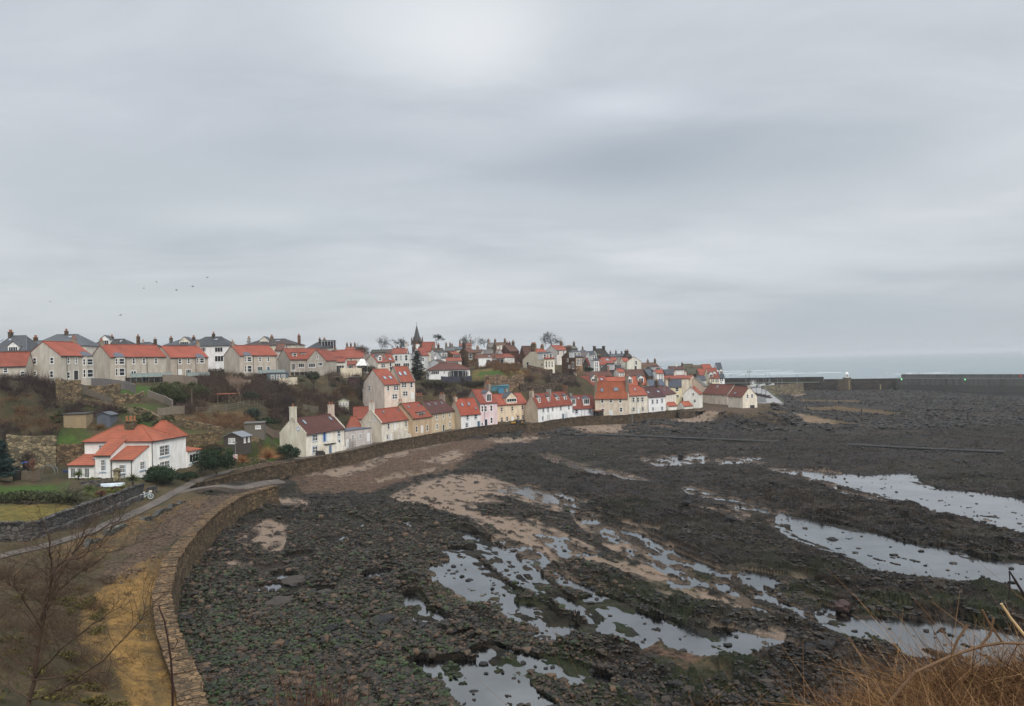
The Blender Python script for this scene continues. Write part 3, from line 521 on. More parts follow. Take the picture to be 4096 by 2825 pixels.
# --- mid slope
TW='twin cream houses on the middle slope'
house('left half of the twin cream houses, lower roof with two rooflights','R3',(1660,985),(1890,968),D=216,zb=14.0,gl=(1308,955),wall=(222,204,184),roof=(184,66,52),rise=6.4,sky=[(1670,890,.8,1.6),(1755,885,.8,1.6)],win=[(1720,1035,'s',.8,1.5),(1840,1020,'dbl'),(1820,1165,'dbl')],gwin=[(1435,1040,'s',1.0,1.6)],trim=(196,188,176),group=TW,found=4,th=34)
house('right half of the twin cream houses, taller roof behind with white door','R3',(1900,940),(2125,925),D=223,zb=14.0,dep=9.5,wall=(224,206,184),roof=(186,70,54),rise=7.0,sky=[(1900,828,.8,1.6),(1975,822,.8,1.6)],win=[(1960,985,'dbl'),(2072,980,'s',.9,1.6),(1980,1120,'dbl'),(2088,1130,'D')],trim=(196,188,176),group=TW,found=4,th=34,skew=(120,112,104))
BG=house('white bungalow with hipped maroon roof, black flue and wide glass wall','R4',(235,765),(872,740),D=258,zb=19.2,th=10,dep=9,wall=(226,228,228),roof=(124,60,56),rise=4.0,hip=(1,1),win=[(350,803,'q',2.6,1.2),(483,800,'s',.6,.9),(560,820,'Dd',1.0,2.4),(695,825,'q',6.5,2.6),(828,815,'Dd',1.0,2.4)],found=3)
house('white gabled house with stepped chimney left of the white bungalow','R4',(420,650),(500,650),D=280,th=22,gl=(232,640),wall=(224,226,226),roof=(104,72,62),eh=6.5,rise=5.4,gwin=[(268,678,'s',1.3,1.4)],chim=[('L',1.4,1.2,0,(226,226,226))],sky=[(410,610,1.2,1.4)])
house('red roof long extension with white wall above the bungalow','R4',(515,628),(745,625),D=292,th=6,dep=6,wall=(220,214,204),roof=(180,74,58),eh=2.8,rise=2.0,win=[(640,640,'q',3,.7)],tc=False)
house('cream gabled house with two slate-roofed dormers overlooking the grassy bank','R4',(2002,590),(2158,588),D=284,zb=20.0,gl=(1630,595),th=30,wall=(226,218,190),gable=(216,204,170),roof=(188,72,52),rise=6.0,gwin=[(1752,685,'s',1.6,2.4)],win=[(2030,675,'s',.7,2.4),(2077,675,'s',.7,2.4),(2122,675,'s',.7,2.4),(2035,790,'s',.7,2.0),(2083,795,'s',.9,2.2),(2125,795,'s',.7,2.2)],dorm=[((2010,555),'h',1.5,1.8,.5),((2100,550),'h',1.5,1.8,.5)],
  chim=[('L',3.0,1.8,6,(122,108,90)),('R',1.4,1.2,3,(122,108,90))],found=3,pipes=[(2040,700)])
house('brown sandstone house with blocked windows and slate dormers','R5',(388,560),(492,562),D=305,zb=19.2,gl=(178,590),th=36,wall=(140,116,98),gable=(104,76,62),stonew=(150,124,100),roof=(66,70,80),rooft='slate',rise=5.8,gwin=[(270,610,'s',.8,1.2),(350,690,'s',1.2,2.6),(293,710,'s',1.0,1.1)],win=[(412,640,'s',.8,2.6),(437,640,'s',.8,2.6),(468,640,'s',.8,2.6)],dorm=[((383,530),'h',1.6,1.8,.6),((440,528),'h',1.6,1.8,.6)],
  chim=[('L',2.6,1.6,4,(104,92,82))],found=4,trim=(190,170,146))
house('white gabled house with balcony below the skyline tree','R5',(100,458),(265,456),D=330,th=22,gl=(-60,560),wall=(216,208,196),roof=(186,68,54),eh=6.5,rise=4.8,win=[(110,500,'s',1.0,2.0),(208,495,'s',.8,2.0)],chim=[('R',1.2,1.4,2,(120,104,90))])
house('slate hall roof with stone end chimney beside the white balcony house','R5',(265,440),(420,455),D=345,th=10,dep=10,wall=(110,94,82),roof=(88,86,76),rooft='slate',eh=5,rise=4.6,tc=False,chim=[('R',1.3,1.6,2,(120,104,90))])
TN='old town houses stacked up the hill above the harbour'
def t(label,Z,EL,ER,D,**k):
    k.setdefault('group',TN); k.setdefault('tc',False); k.setdefault('eh',5.5); k.setdefault('th',30); D=D+14 if (Z=='R5' and D<335) else D; k['chim']=[(c[0],c[1],min(c[2],1.5 if c[3] else 2.2))+tuple(c[3:]) for c in k.get('chim',())]
    return house(label,Z,EL,ER,D=D,**k)
t('grey-walled house with steep red roof left of the narrow white house','R5',(582,678),(668,678),314,gl=(500,660),th=38,wall=(190,164,140),gable=(96,92,86),roof=RD,rise=5.2,win=[(592,710,'s',.8,1.8),(620,710,'s',.8,1.8),(650,710,'s',.8,1.8)])
t('narrow white house with slate mansard and two tiny dormers','R5',(668,610),(745,608),312,dep=8,wall=(226,230,230),roof=(64,68,76),rooft='slate',rise=3.8,eh=8,win=[(695,680,'s',.7,2.2),(720,680,'s',.7,2.2),(695,755,'s',.7,1.8),(722,755,'s',.7,1.8)],dorm=[((655,570),'h',1.3,1.6,.6),((690,570),'h',1.3,1.6,.6)])
t('low house with rust-red roof right of the narrow white house','R5',(745,682),(860,680),314,dep=9,wall=(176,158,138),roof=RD,rise=5.2,eh=5,win=[(768,715,'s',.9,2.0),(805,712,'s',.9,2.0)],sky=[(775,630,.7,.9)])
t('white gabled house with black chimney pair high on the town skyline','R5',(760,575),(775,575),345,gl=(580,520),th=30,Ln=6,wall=(226,222,206),roof=(64,56,54),rise=5.2,eh=8,gwin=[(725,548,'s',1.3,1.6)],chim=[('L',1.4,1.2,0,(90,78,70)),('R',1.4,1.2,0,(90,78,70))])
t('small house with red hip roof and dark turret cap on the skyline','R5',(740,518),(855,518),348,dep=7,wall=(224,216,198),roof=(170,62,54),rise=2.8,hip=(0,1),win=[(800,540,'s',.7,1.2)])
t('red-roofed house with twin rooflights below the turret house','R5',(838,655),(975,655),325,dep=9,wall=(140,120,104),roof=(190,72,60),rise=5.6,sky=[(865,615,1.0,1.8),(880,610,1.0,1.8)],chim=[('L',1.3,1.0,2,(104,90,80))])
t('red ridge with cream gable right of the twin rooflight roof','R5',(920,620),(1000,640),330,dep=8,th=-10,wall=(222,212,196),roof=(190,76,60),rise=4.0)
t('big white gabled house at the town end of the skyline','R5',(1385,630),None,318,Ln=9,th=82,gl=(1168,632),wall=(226,224,206),roof=(190,70,56),eh=9,gwin=[(1310,650,'s',.9,1.8),(1302,735,'Dd',.9,2.0)],gutter=False)
t('short red wing left of the big white skyline gable','R5',(1118,635),(1175,635),326,dep=8,th=4,wall=(226,224,206),roof=(190,70,56),eh=8)
t('grey gabled stone house with white triple dormer','R5',(1000,740),(1120,742),306,gl=(760,780),th=34,wall=(150,144,134),gable=(124,118,108),roof=(62,64,70),rooft='slate',rise=5.6,eh=5,gwin=[(985,810,'s',1.4,1.6)],dorm=[((1032,715),'f',4.6,2.0,.8,(226,226,226))])
t('little red-roofed white porch with five narrow windows','R5',(1045,792),(1132,788),303,dep=4,th=24,wall=(226,222,212),roof=(206,72,54),rise=1.8,eh=2.6,win=[(1070,812,'s',.6,1.6),(1093,812,'s',.6,1.6),(1115,812,'s',.6,1.6)])
t('long weathered dark red roof behind the two orange dormers','R5',(490,862),(945,858),300,th=6,dep=8,wall=(130,112,98),roof=(122,62,54),rise=4.6,eh=6,chim=[(.95,1.0,2.4,0,(150,110,86))])
t('mossy brown-red roof below the big white gable','R5',(1135,850),(1440,840),304,th=4,dep=8,wall=(120,104,90),roof=(116,62,54),rise=4.8,eh=6)
t('stone gabled house with slate dormer below the mossy roof','R5',(1500,850),(1590,860),305,gl=(1370,850),th=36,wall=(112,98,82),gable=(98,84,70),stonew=(112,98,82),roof=(70,78,88),rooft='slate',rise=5.6,eh=6,win=[(1575,830,'s',.9,1.6)])
t('house with white mansard dormers between the stone gable and the slate roofs','R5',(1600,800),(1690,800),308,dep=9,wall=(110,90,76),roof=(60,60,66),rooft='slate',rise=5.0,eh=6,dorm=[((1640,760),'f',3.4,2.2,.6,(222,224,226))])
t('white glazed porch with scarlet roof below the mansard dormers','R5',(1625,812),(1728,812),303,dep=5,th=14,wall=(226,226,220),roof=(204,70,54),rise=2.2,eh=4.5,win=[(1665,860,'s',.5,2.8),(1690,860,'s',.5,2.8),(1712,860,'s',.5,2.8)])
t('dark red gabled roofs right of the mansard house','R5',(1690,790),(1745,770),316,gl=(1640,700),dep=9,wall=(190,170,150),roof=(150,62,54),rise=4.6)
t('white-walled house with maroon roof near the shoreline foam','R5',(1815,760),(2040,750),350,th=-6,dep=9,wall=(222,222,218),roof=(112,60,56),rise=4.2,chim=[(.55,1.2,1.6,0,(226,222,214)),('R',1.0,1.4,2,(110,96,84))])
t('slate roof patch in front of the maroon-roofed white house','R5',(1760,835),(1910,835),312,th=0,dep=8,wall=(90,84,78),roof=(60,60,68),rooft='slate',rise=4.6)
t('long low scarlet roof above the slate-roofed yellow house','R5',(1755,898),(2110,872),306,th=2,dep=8,wall=(210,196,170),roof=(178,66,54),rise=3.4,chim=[(.5,1.0,1.4,1,(206,196,180)),('R',1.0,1.4,1,(206,196,180))])
M1=t('dark red roofed building with blue-framed window behind the stone gable','R5',(430,1000),(890,1003),284,zb=4.4,th=14,dep=9,wall=(220,208,184),roof=(168,58,48),rise=6.2,win=[(515,1035,'s',1.0,1.8)],dorm=[((680,915),'g',3.0,1.3,1.6,(224,220,210))],trim=(80,120,176),chim=[('L',1.0,2.4,1,(220,206,184))],sky=[(783,910,.9,1.1)])
M1b=t('bright orange roof with two white gabled dormers behind the front row','R5',(893,1005),(1485,1005),288,zb=4.4,th=6,dep=9,wall=(210,196,172),roof=(206,76,52),rise=6.4,dorm=[((1212,937),'g',2.2,2.2,.9),((1385,925),'g',2.2,2.2,.9)])
t('plain slate roof between the orange roof and the yellow house','R5',(1520,1002),(1750,998),284,zb=4.4,th=4,dep=8,wall=(196,186,160),roof=(70,78,92),rooft='slate',rise=4.6)
M3=t('pale yellow house with slate roof and yellow gable','R5',(1800,1010),(2000,1008),292,zb=4.2,th=-12,gr=(2062,1010),wall=(232,218,166),roof=(66,72,84),rooft='slate',rise=4.8,win=[(1930,1055,'s',1.4,1.6),(1940,1160,'s',1.1,1.2)],chim=[('L',1.4,1.0,1,(110,96,84))])
t('peach gabled house with broad blank gable behind the white cottage','R6',(440,742),(470,715),325,zb=4.2,gl=(160,690),th=40,wall=(216,192,170),gable=(216,194,172),roof=(90,90,84),rooft='slate',rise=4.4)
t('sloping salmon roof left of the peach gable','R6',(40,640),(230,640),330,th=-30,dep=8,wall=(206,186,160),roof=(186,82,66),rise=3.4)
t('dark slate house with white end wall beside the peach gable','R6',(350,650),(475,640),345,th=-8,dep=9,wall=(210,210,206),roof=(62,64,74),rooft='slate',rise=4.2)
t('yellow three storey harbour-front house','R6',(530,618),(602,615),372,zb=4.2,th=6,dep=9,wall=(226,212,166),roof=(172,66,54),rise=4.8,win=[(560,660,'s',.8,1.6),(585,660,'s',.8,1.6)],dorm=[((550,590),'g',2.0,2.0,.4)])
t('cream harbour-front house in the middle of the three','R6',(602,615),(672,610),374,zb=4.2,th=6,dep=9,wall=(216,200,170),roof=(170,64,52),rise=4.8,win=[(625,660,'s',.8,1.8),(652,660,'s',.8,1.8)],dorm=[((600,575),'g',1.8,2.0,1.4)])
t('white harbour-front house with steep slate roof, last before the quay','R6',(674,610),(752,606),376,zb=4.2,th=6,dep=9,wall=(228,232,236),roof=(60,66,78),rooft='slate',rise=7.2,win=[(695,640,'s',.9,1.6),(722,640,'s',.9,1.6),(700,680,'s',.8,1.2)],dorm=[((650,555),'g',2.2,2.2,1.4),((705,550),'g',2.0,2.6,1.0)])
t('red-roofed harbour house peeping above the yellow house','R6',(460,530),(590,520),395,th=10,dep=9,wall=(150,130,110),roof=(196,72,54),rise=4.0)
t('block of brown stone buildings nearest the sea','R6',(445,500),(630,500),430,zb=4,th=0,dep=12,wall=(112,98,80),stonew=(120,100,80),flat=True,roof=(110,84,66),rooft='slate',win=[(500,470,'s',1,1.6),(560,470,'s',1,1.6)])
for i,(lb,x0,x1,y0,D_,rc,wc) in enumerate([
 ('mossy brown roof in the harbour cluster behind the maroon roof',130,300,500,410,(104,84,62),(118,104,88)),
 ('rust-brown roof beside the brown stone blocks',290,450,520,404,(126,84,62),(120,100,84)),
 ('grey-brown low roof in front of the rust-brown roof',200,400,560,392,(98,84,70),(110,96,82)),
 ('small scarlet roof beside the slate harbour dormers',375,470,575,385,(186,70,54),(130,110,92))]):
    t(lb,'R6',(x0,y0),(x1,y0-4),D_,th=2,dep=8,wall=wc,roof=rc,rise=3.2,zb=4.0)
# --- town centre (R4)
T4=[('white gabled house with wide red roof in front of the clock tower','R4',(140,542),(250,540),315,dict(gl=(-70,520),th=24,roof=(172,60,52),wall=(222,226,226),rise=8.0,eh=6,win=[(160,600,'s',.9,1.6)],chim=[('L',1.5,1.6,2,(220,220,216))])),
('long red roof running right of the white gable towards the stone chimneys','R4',(150,480),(340,470),322,dict(th=5,dep=8,roof=(176,64,54),rise=4.0)),
('dark mossy roof with big orange-potted stack right of the long red roof','R4',(330,480),(490,590),305,dict(th=14,dep=11,roof=(94,66,54),wall=(216,214,208),rise=5.5,chim=[('L',2.0,2.0,4,(132,112,92)),(.6,2.4,2.6,4,(126,104,86))])),
('slate mansard house with white dormer fronts above the bungalow','R4',(440,575),(530,580),298,dict(gl=(400,480),dep=8,roof=(72,78,84),rooft='slate',wall=(224,224,222),rise=5.0,dorm=[((500,545),'s',1.6,2.0,.6),((470,540),'s',1.6,2.0,.6)])),
('steep slate roof falling right from the large chimney','R4',(490,470),(640,560),330,dict(th=2,dep=12,roof=(84,84,84),rooft='slate',rise=6.4,wall=(150,136,120),chim=[('L',2.6,2.4,6,(120,102,84)),('M',1.4,1.6,2,(110,96,84))])),
('sandstone house with white six-pane corner window under a red roof','R4',(620,530),(735,535),300,dict(gl=(560,545),dep=8,roof=(176,72,54),stonew=(122,96,76),wall=(122,96,76),rise=3.6,win=[(690,560,'q',3.2,2.4)])),
('low slate roofs with skylight between the chimneys','R4',(590,455),(760,480),345,dict(th=4,dep=10,roof=(66,74,80),rooft='slate',rise=4.2,chim=[('L',1.2,1.4,1,(110,96,84))])),
('broad red-brown roof left of the long row of skyline pots','R4',(715,395),(900,400),380,dict(th=6,dep=8,roof=(168,74,62),wall=(190,160,140),rise=3.6,chim=[('L',1.2,1.8,1,(110,92,80)),('R',1.8,1.4,5,(140,112,88))])),
('stone house with one white square window beside the olive shrubs','R4',(850,500),(960,590),300,dict(gl=(740,570),th=34,dep=8,stonew=(112,92,74),gable=(112,92,74),wall=(112,92,74),roof=(130,66,54),rise=5.0,win=[(862,535,'s',1.5,2.2)],chim=[('L',1.4,2.4,0,(70,64,60))])),
('white-verged slate gable behind the stone square-window house','R4',(880,500),(1040,520),325,dict(th=-8,dep=10,roof=(120,70,58),wall=(180,172,160),rise=4.2,chim=[('M',3.4,1.2,5,(140,122,98))])),
('row of brown slate roofs below the five-pot stack','R4',(1010,520),(1230,515),330,dict(th=4,dep=10,roof=(86,82,78),rooft='slate',rise=4.6,wall=(150,140,126))),
('tall dark tenement with long row of chimney pots','R4',(1165,420),(1290,420),372,dict(th=8,dep=12,roof=(96,92,86),rooft='slate',wall=(150,134,112),rise=4.4,chim=[('L',3.0,3.0,6,(130,112,90)),('R',2.6,4.6,4,(128,108,86))])),
('rubble stone gable house beside the tall tenement','R4',(1290,430),(1460,440),362,dict(th=16,dep=10,stonew=(120,100,80),wall=(120,100,80),roof=(128,84,68),rise=4.6,chim=[('R',1.6,1.4,3,(120,100,84))])),
('cream gable with maroon roof in front of the tall tenement','R4',(1340,520),(1430,520),330,dict(gl=(1232,500),th=20,wall=(222,208,182),roof=(140,66,58),rise=6.0,gwin=[(1292,505,'s',.8,1.2)],chim=[('L',1.2,1.2,0,(226,216,196))])),
('white house with red hipped roof and tall white chimney','R4',(1400,545),(1480,540),325,dict(dep=8,wall=(226,226,222),roof=(180,68,58),rise=6.8,eh=4.5,chim=[('L',1.2,2.4,1,(222,222,216))],win=[(1440,520,'s',.7,2.0)])),
('red roofs right of the tall white chimney','R4',(1465,450),(1560,450),350,dict(dep=9,roof=(184,74,60),rise=4.0,wall=(170,140,124),chim=[('M',1.2,1.8,2,(120,96,80)),('R',1.2,2.6,2,(120,96,80))])),
('brown sandstone house with maroon roof and end stack','R4',(1480,480),(1620,560),318,dict(gl=None,th=20,dep=12,roof=(116,62,54),stonew=(110,80,68),wall=(110,80,68),rise=6.0,eh=8,chim=[('R',1.8,2.0,2,(104,90,78))])),
('stone gable house in front of the brown sandstone house','R4',(1735,600),(1760,600),312,dict(gl=(1600,560),th=34,Ln=6,roof=(110,64,56),stonew=(104,76,64),wall=(104,76,64),gable=(104,76,64),rise=5.6,eh=6)),
('long weathered red roof above the grassy bank','R4',(955,600),(1390,575),300,dict(th=10,dep=8,roof=(128,66,54),wall=(140,116,96),stonew=(118,92,76),rise=4.2,eh=4,sky=[(1165,560,1.0,1.0),(1285,560,1.0,1.0)])),
('white garden room with shallow gable on the grassy bank','R4',(1008,590),(1200,598),286,dict(th=8,dep=2.6,flat=True,wall=(228,230,230),roof=(200,200,196),rooft='slate',eh=3.6,win=[(1155,615,'t',1.9,.9)])),
('white gabled end house beside the glazed veranda','R4',(1400,570),(1440,580),296,dict(gl=None,th=40,Ln=5,dep=6,wall=(226,228,228),roof=(170,66,56),rise=4.4,eh=4.2)),
('veranda house with row of glass doors beside the white garden room','R4',(1270,582),(1395,580),292,dict(th=8,dep=5,wall=(176,160,136),roof=(150,66,54),rise=2.6,eh=3.2,win=[(1330,605,'q',6,2.2)])),
('low white wall building with pale roof right of the veranda','R4',(1420,610),(1520,625),292,dict(th=-4,dep=5,flat=True,wall=(214,214,208),roof=(190,190,186),rooft='slate',eh=2.4)),
('red roofs peeping over the treeline right of the long skyline pots','R3',(1065,455),(1210,455),330,dict(th=5,dep=8,roof=(184,76,60),wall=(170,150,130),rise=1.9,chim=[('L',1.2,2.6,2,(128,108,88)),('M',1.0,3.0,1,(110,96,84)),('R',1.2,2.6,2,(110,96,84))])),
('dark low roofs of the old town left of the clock tower','R3',(1450,500),(1760,500),330,dict(th=2,dep=9,roof=(84,72,64),rise=3.6,wall=(150,140,126))),
('dark red roof with white gable below the skyline tree left of the tower','R3',(1690,510),(2000,500),318,dict(th=2,dep=9,roof=(120,64,56),rise=4.0,wall=(180,170,156),chim=[('M',1.0,1.4,1,(104,92,82))])),
('grey gabled cottage behind the bare tree left of the dormered cream house','R3',(1372,620),(1500,500),300,dict(th=60,gl=None,dep=10,wall=(190,186,178),roof=(104,92,84),rooft='slate',rise=5.4)),
('distant slate terrace with dormers at the seaward end of the skyline','R5',(890,560),(1140,600),372,dict(th=-4,dep=10,roof=(66,72,82),rooft='slate',wall=(150,146,140),rise=5.6,dorm=[((960,570),'s',2,1.6,1),((1060,575),'s',2,1.6,1)],chim=[(.15,1.6,1.2,3,(96,88,80)),(.5,1.8,1.4,3,(96,88,80)),(.85,1.8,1.2,0,(96,88,80))])),
('dark tall chimney house right of the distant slate terrace','R5',(1165,560),(1235,570),352,dict(th=4,dep=8,roof=(84,66,60),wall=(90,80,74),rise=2.4,chim=[('L',1.2,3.0,1,(84,74,68)),('M',2.4,1.6,3,(84,74,68))])),
('jumble of brown roofs right of the big white gable','R5',(1395,700),(1640,690),345,dict(th=0,dep=10,roof=(128,76,62),wall=(110,94,80),rise=4.2,chim=[('M',1.4,1.2,3,(120,100,84)),('R',1.2,2.6,2,(110,94,80))])),
('second band of brown roofs towards the sea below the jumble','R5',(1400,760),(1580,770),320,dict(th=10,dep=9,roof=(120,80,64),wall=(120,104,90),rise=4.0)),
('turreted house with dark conical caps on the far skyline','R5',(450,500),(590,505),372,dict(th=4,dep=9,roof=(74,70,70),rooft='slate',wall=(140,128,112),rise=3.4,hip=(1,1),chim=[('M',1.2,1.4,2,(120,104,88))])),
('grey roofs between the sandstone house and the white skyline gable','R5',(480,560),(640,575),335,dict(th=14,dep=10,roof=(84,72,66),rooft='slate',wall=(150,140,126),rise=5.4)),
]
for lb,Z,a,b_,D_,kw in T4:
    if kw.get('gl',0) is None: kw.pop('gl')
    t(lb,Z,a,b_,D_,**kw)
# ---------------------------------------------------------------- terrain
def cD(px,py,D): p=PD(px,py,D); CTRL.append(tuple(p))
def cZ(px,py,z): p=PZ(px,py,z); CTRL.append(tuple(p))
LOWTOP=[(830,2860),(800,2737),(708,2526),(679,2374),(710,2242),(779,2142),(868,2053),(974,1984),(1110,1945)]   # outer edge of coping z=4.5
UPTOP=[(745,1950),(905,1913),(1050,1876),(1234,1839),(1313,1826),(1445,1800),(1550,1771),(1650,1754),(1732,1740),(1818,1727),(1921,1710),(1995,1701),(2034,1698),(2110,1699),(2179,1692),(2213,1684),(2295,1673),(2379,1668),(2510,1664),(2539,1659),(2620,1652),(2700,1644),(2772,1638)]
lowxy=[PZ(x,y,4.5).xy for x,y in LOWTOP]; upxy=[PZ(x,y,4.5).xy for x,y in UPTOP]
for p in [(679,2737),(637,2558),(616,2374),(650,2263),(740,2120),(840,2040),(950,1978),(1080,1945)]: cZ(*p,4.3)
for x,y in UPTOP[::2]: cZ(x,y-4,4.15)
for x,y in [(0,2234),(184,2191),(353,2135),(491,2077),(675,1994)]: cZ(x,y,5.0)
for x,y,z in [(655,1960,5),(760,1924,4.9),(905,1889,4.8),(1024,1863,4.6),(1150,1842,4.4),(400,2250,4.6),(300,2380,4.7),(480,2150,4.6),(600,2080,4.5),(400,2500,4.6),(450,2700,4.7),(380,2700,5.2),(300,2500,5.0),
  (0,2175,5.3),(170,2110,5.3),(400,2030,5.3),(560,1975,5.3),(0,2080,5.8),(250,2030,5.8),(0,1960,6.2),(250,1950,6.1),(450,1950,5.9),(0,1900,6.3),(150,1900,6.4),(300,1890,6.4),(560,1945,5.5),
  (150,2825,10.5),(0,2600,9.5),(0,2400,7.0),(200,2400,5.6),(0,2290,5.4),(250,2825,8.5),(330,2825,6.5),(420,2825,5.2),(200,2600,7.0),(0,2825,13)]: cZ(x,y,z)
for x,y,D in [(60,1872,143),(220,1872,143),(340,1875,143),(0,1795,146),(60,1795,147),(200,1790,147),(300,1795,147),(290,1747,151),(200,1740,150),(0,1700,146),(0,1610,151),(120,1700,150),(150,1650,154),(255,1716,152.5),(345,1705,153),(440,1700,155),(400,1655,162),
  (0,1520,157),(100,1535,160),(200,1570,162),(60,1600,153),(250,1620,160),(300,1625,163),(366,1560,168),(440,1570,171),(480,1600,168),(560,1640,166),(640,1672,163),(787,1655,167),(560,1555,184),(650,1555,188),(720,1560,190),(620,1610,175),
  (900,1640,176),(1018,1628,180),(708,1734,157),(800,1740,156),(889,1764,155),(705,1786,151),(889,1785,150),(939,1795,148),(1000,1780,150),(1040,1740,160),(1090,1745,165),(1000,1690,168),(900,1700,165),(640,1700,161),(1100,1700,180),
  (1100,1650,190),(1300,1650,205),(1200,1600,208),(1400,1610,215),(1250,1570,216),(1150,1570,208),(1050,1560,205),(950,1570,205),(900,1540,212),(1180,1525,222),(1350,1520,232),(1300,1545,225),(1450,1640,216),(1620,1620,222),(1520,1640,214),
  (1750,1590,242),(1850,1590,248),(1700,1545,246),(1800,1545,252),(1939,1504,268),(1990,1485,274),(1930,1530,258),(2018,1556,256),(2020,1514,262),(2060,1500,268),(2118,1480,284),(2189,1505,283),(2150,1560,268),(2250,1560,285),(2250,1620,280),(2080,1590,258),(1950,1590,250),(2100,1450,300),(1900,1455,292)]: cD(x,y,D)
for x,y,z in [(-60,300,24),(-100,260,24.5),(-150,250,25),(-200,200,25),(-40,360,24),(-10,420,24),(20,380,23),(40,350,20),(60,420,16),(95,400,9),(110,430,5),(100,340,4.4),(70,320,5),(85,300,4),(-250,300,26),(0,560,22),(100,560,4),(-200,560,26),
  (0,-20,23),(0,0,22.2),(0,6,19.5),(0,15,13.5),(0,25,8),(0,34,3),(15,10,17),(15,34,3),(40,34,3),(40,0,22),(70,34,3),(-8,14,14.5),(-12,20,13.3),(-20,14,17),(-30,20,17),(-40,10,20),(-20,0,22),(-16,26,10.5),(-12,38,4.7),(-60,40,14),(-80,60,13),(-110,120,16),(-120,150,22),(-100,100,12),(-75,95,7.5),(-130,180,24)]: CTRL.append((x,y,z))
_c0=PZ(338,1768,12.0); _t=math.radians(-9)
for a_,b2,z_ in [(-1,-5,6.1),(5,-5.5,6.0),(13,-5,5.9),(15,-1,5.9),(15,6,6.0),(15.5,11,6.1),(15,14.5,6.3),(9,15.5,7.0),(0,8,7.0),(-2,2,6.3),(20,2,5.4),(20,9,5.8),(24,12,6.2)]: CTRL.append((_c0.x+a_*math.cos(_t)-b2*math.sin(_t),_c0.y+a_*math.sin(_t)+b2*math.cos(_t),z_))
# dedupe
cc={}
for x,y,z in CTRL: cc.setdefault((round(x/2.5),round(y/2.5)),[]).append((x,y,z))
CP=np.array([np.mean(v,0) for v in cc.values()])
def _U(r2): return np.where(r2>0,r2*np.log(r2+1e-12)*.5,0)
_s=50.0; _c=CP[:,:2]/_s; _n=len(CP)
_K=_U(((_c[:,None]-_c[None])**2).sum(-1))+np.eye(_n)*.01; _Pm=np.hstack([np.ones((_n,1)),_c])
_A=np.zeros((_n+3,_n+3)); _A[:_n,:_n]=_K;_A[:_n,_n:]=_Pm;_A[_n:,:_n]=_Pm.T
_w=np.linalg.solve(_A,np.concatenate([CP[:,2],np.zeros(3)]))
def Hn(x,y):
    x=np.atleast_1d(np.asarray(x,float));y=np.atleast_1d(np.asarray(y,float)); sh=x.shape; x=x.ravel()/_s; y=y.ravel()/_s; out=np.empty(len(x))
    for i in range(0,len(x),20000):
        a=x[i:i+20000];b=y[i:i+20000]; r=(a[:,None]-_c[None,:,0])**2+(b[:,None]-_c[None,:,1])**2
        out[i:i+20000]=_U(r)@_w[:_n]+_w[_n]+_w[_n+1]*a+_w[_n+2]*b
    return np.clip(out,-3,27).reshape(sh)
# coarse cached grid for fast lookup
GX=np.arange(-260,150,1.5); GY=np.arange(-25,600,1.5); _GX,_GY=np.meshgrid(GX,GY); HG=Hn(_GX,_GY)
def H(x,y):
    x=np.asarray(x,float); y=np.asarray(y,float)
    a=np.clip((x-GX[0])/1.5,0,len(GX)-1.001); b=np.clip((y-GY[0])/1.5,0,len(GY)-1.001); i=a.astype(int); j=b.astype(int); f=a-i; g=b-j
    return (HG[j,i]*(1-f)+HG[j,i+1]*f)*(1-g)+(HG[j+1,i]*(1-f)+HG[j+1,i+1]*f)*g
def hit(px,py,dmin=12,dmax=420):
    d=ray(px,py); t=np.arange(dmin,dmax,.4); x=d.x/d.y*t; y=t; z=24+d.z/d.y*t; hh=H(x,y); k=np.where(z<hh)[0]
    if len(k)==0: k=[len(t)-1]
    i=k[0]; return Vector((x[i],y[i],float(hh[i])))
# land polygon
slip=[PZ(700,1953,4.5).xy]
prom=[PZ(x,y,4).xy for x,y in [(2790,1650),(2830,1646),(2900,1654),(2985,1663),(3045,1656),(3062,1630),(3052,1600)]]
LAND=[(110,30),(60,36),(0,40)]+[(p[0],p[1]) for p in lowxy[1:]]+[tuple(PZ(x,y,4.3).xy) for x,y in [(1078,1950),(960,1975),(850,1990),(770,1985)]]+[tuple(p) for p in upxy]+[(p[0],p[1]) for p in prom]+[(104,330),(112,390),(116,430),(112,470),(140,585),(-250,585),(-250,-20),(110,-20)]
LANDA=np.array([tuple(p) for p in LAND])
def grid(us,vs):
    U,V=np.meshgrid(us,vs); nx=len(us); ny=len(vs); idx=np.arange(nx*ny).reshape(ny,nx)
    q=np.stack([idx[:-1,:-1],idx[:-1,1:],idx[1:,1:],idx[1:,:-1]],-1).reshape(-1,4); return U,V,q
# land mesh polar-ish
ys=np.concatenate([np.arange(-18,20,1.0),np.geomspace(20,585,520)]); 
Ug,Vg,q=grid(np.linspace(-.92,.62,620),ys)
Xl=np.where(Vg<20,Ug*60+0*Vg,Ug*np.maximum(Vg,20)*1.0); 
Xl=np.where(Vg<60,Ug*(60+0*Vg),Ug*Vg)
Yl=Vg; Zl=H(Xl,Yl)
inside=polysd(Xl.ravel(),Yl.ravel(),LANDA,8.0).reshape(Xl.shape)
rough=(fbm(Xl*.35,Yl*.35,4,3)-.5)*1.1+(fbm(Xl*1.3,Yl*1.3,3,9)-.5)*.45
flat=np.zeros(Xl.shape)
for pl in PLAN: flat=np.maximum(flat,(polysd(Xl.ravel(),Yl.ravel(),pl,2.5).reshape(Xl.shape)>-2.0))
def wp(Z,pts,zc=None): 
    out=[]
    for x,y in pts:
        a=zz(Z,x,y); out.append(tuple((PZ(a[0],a[1],zc) if zc is not None else hit(*a)).xy))
    return out
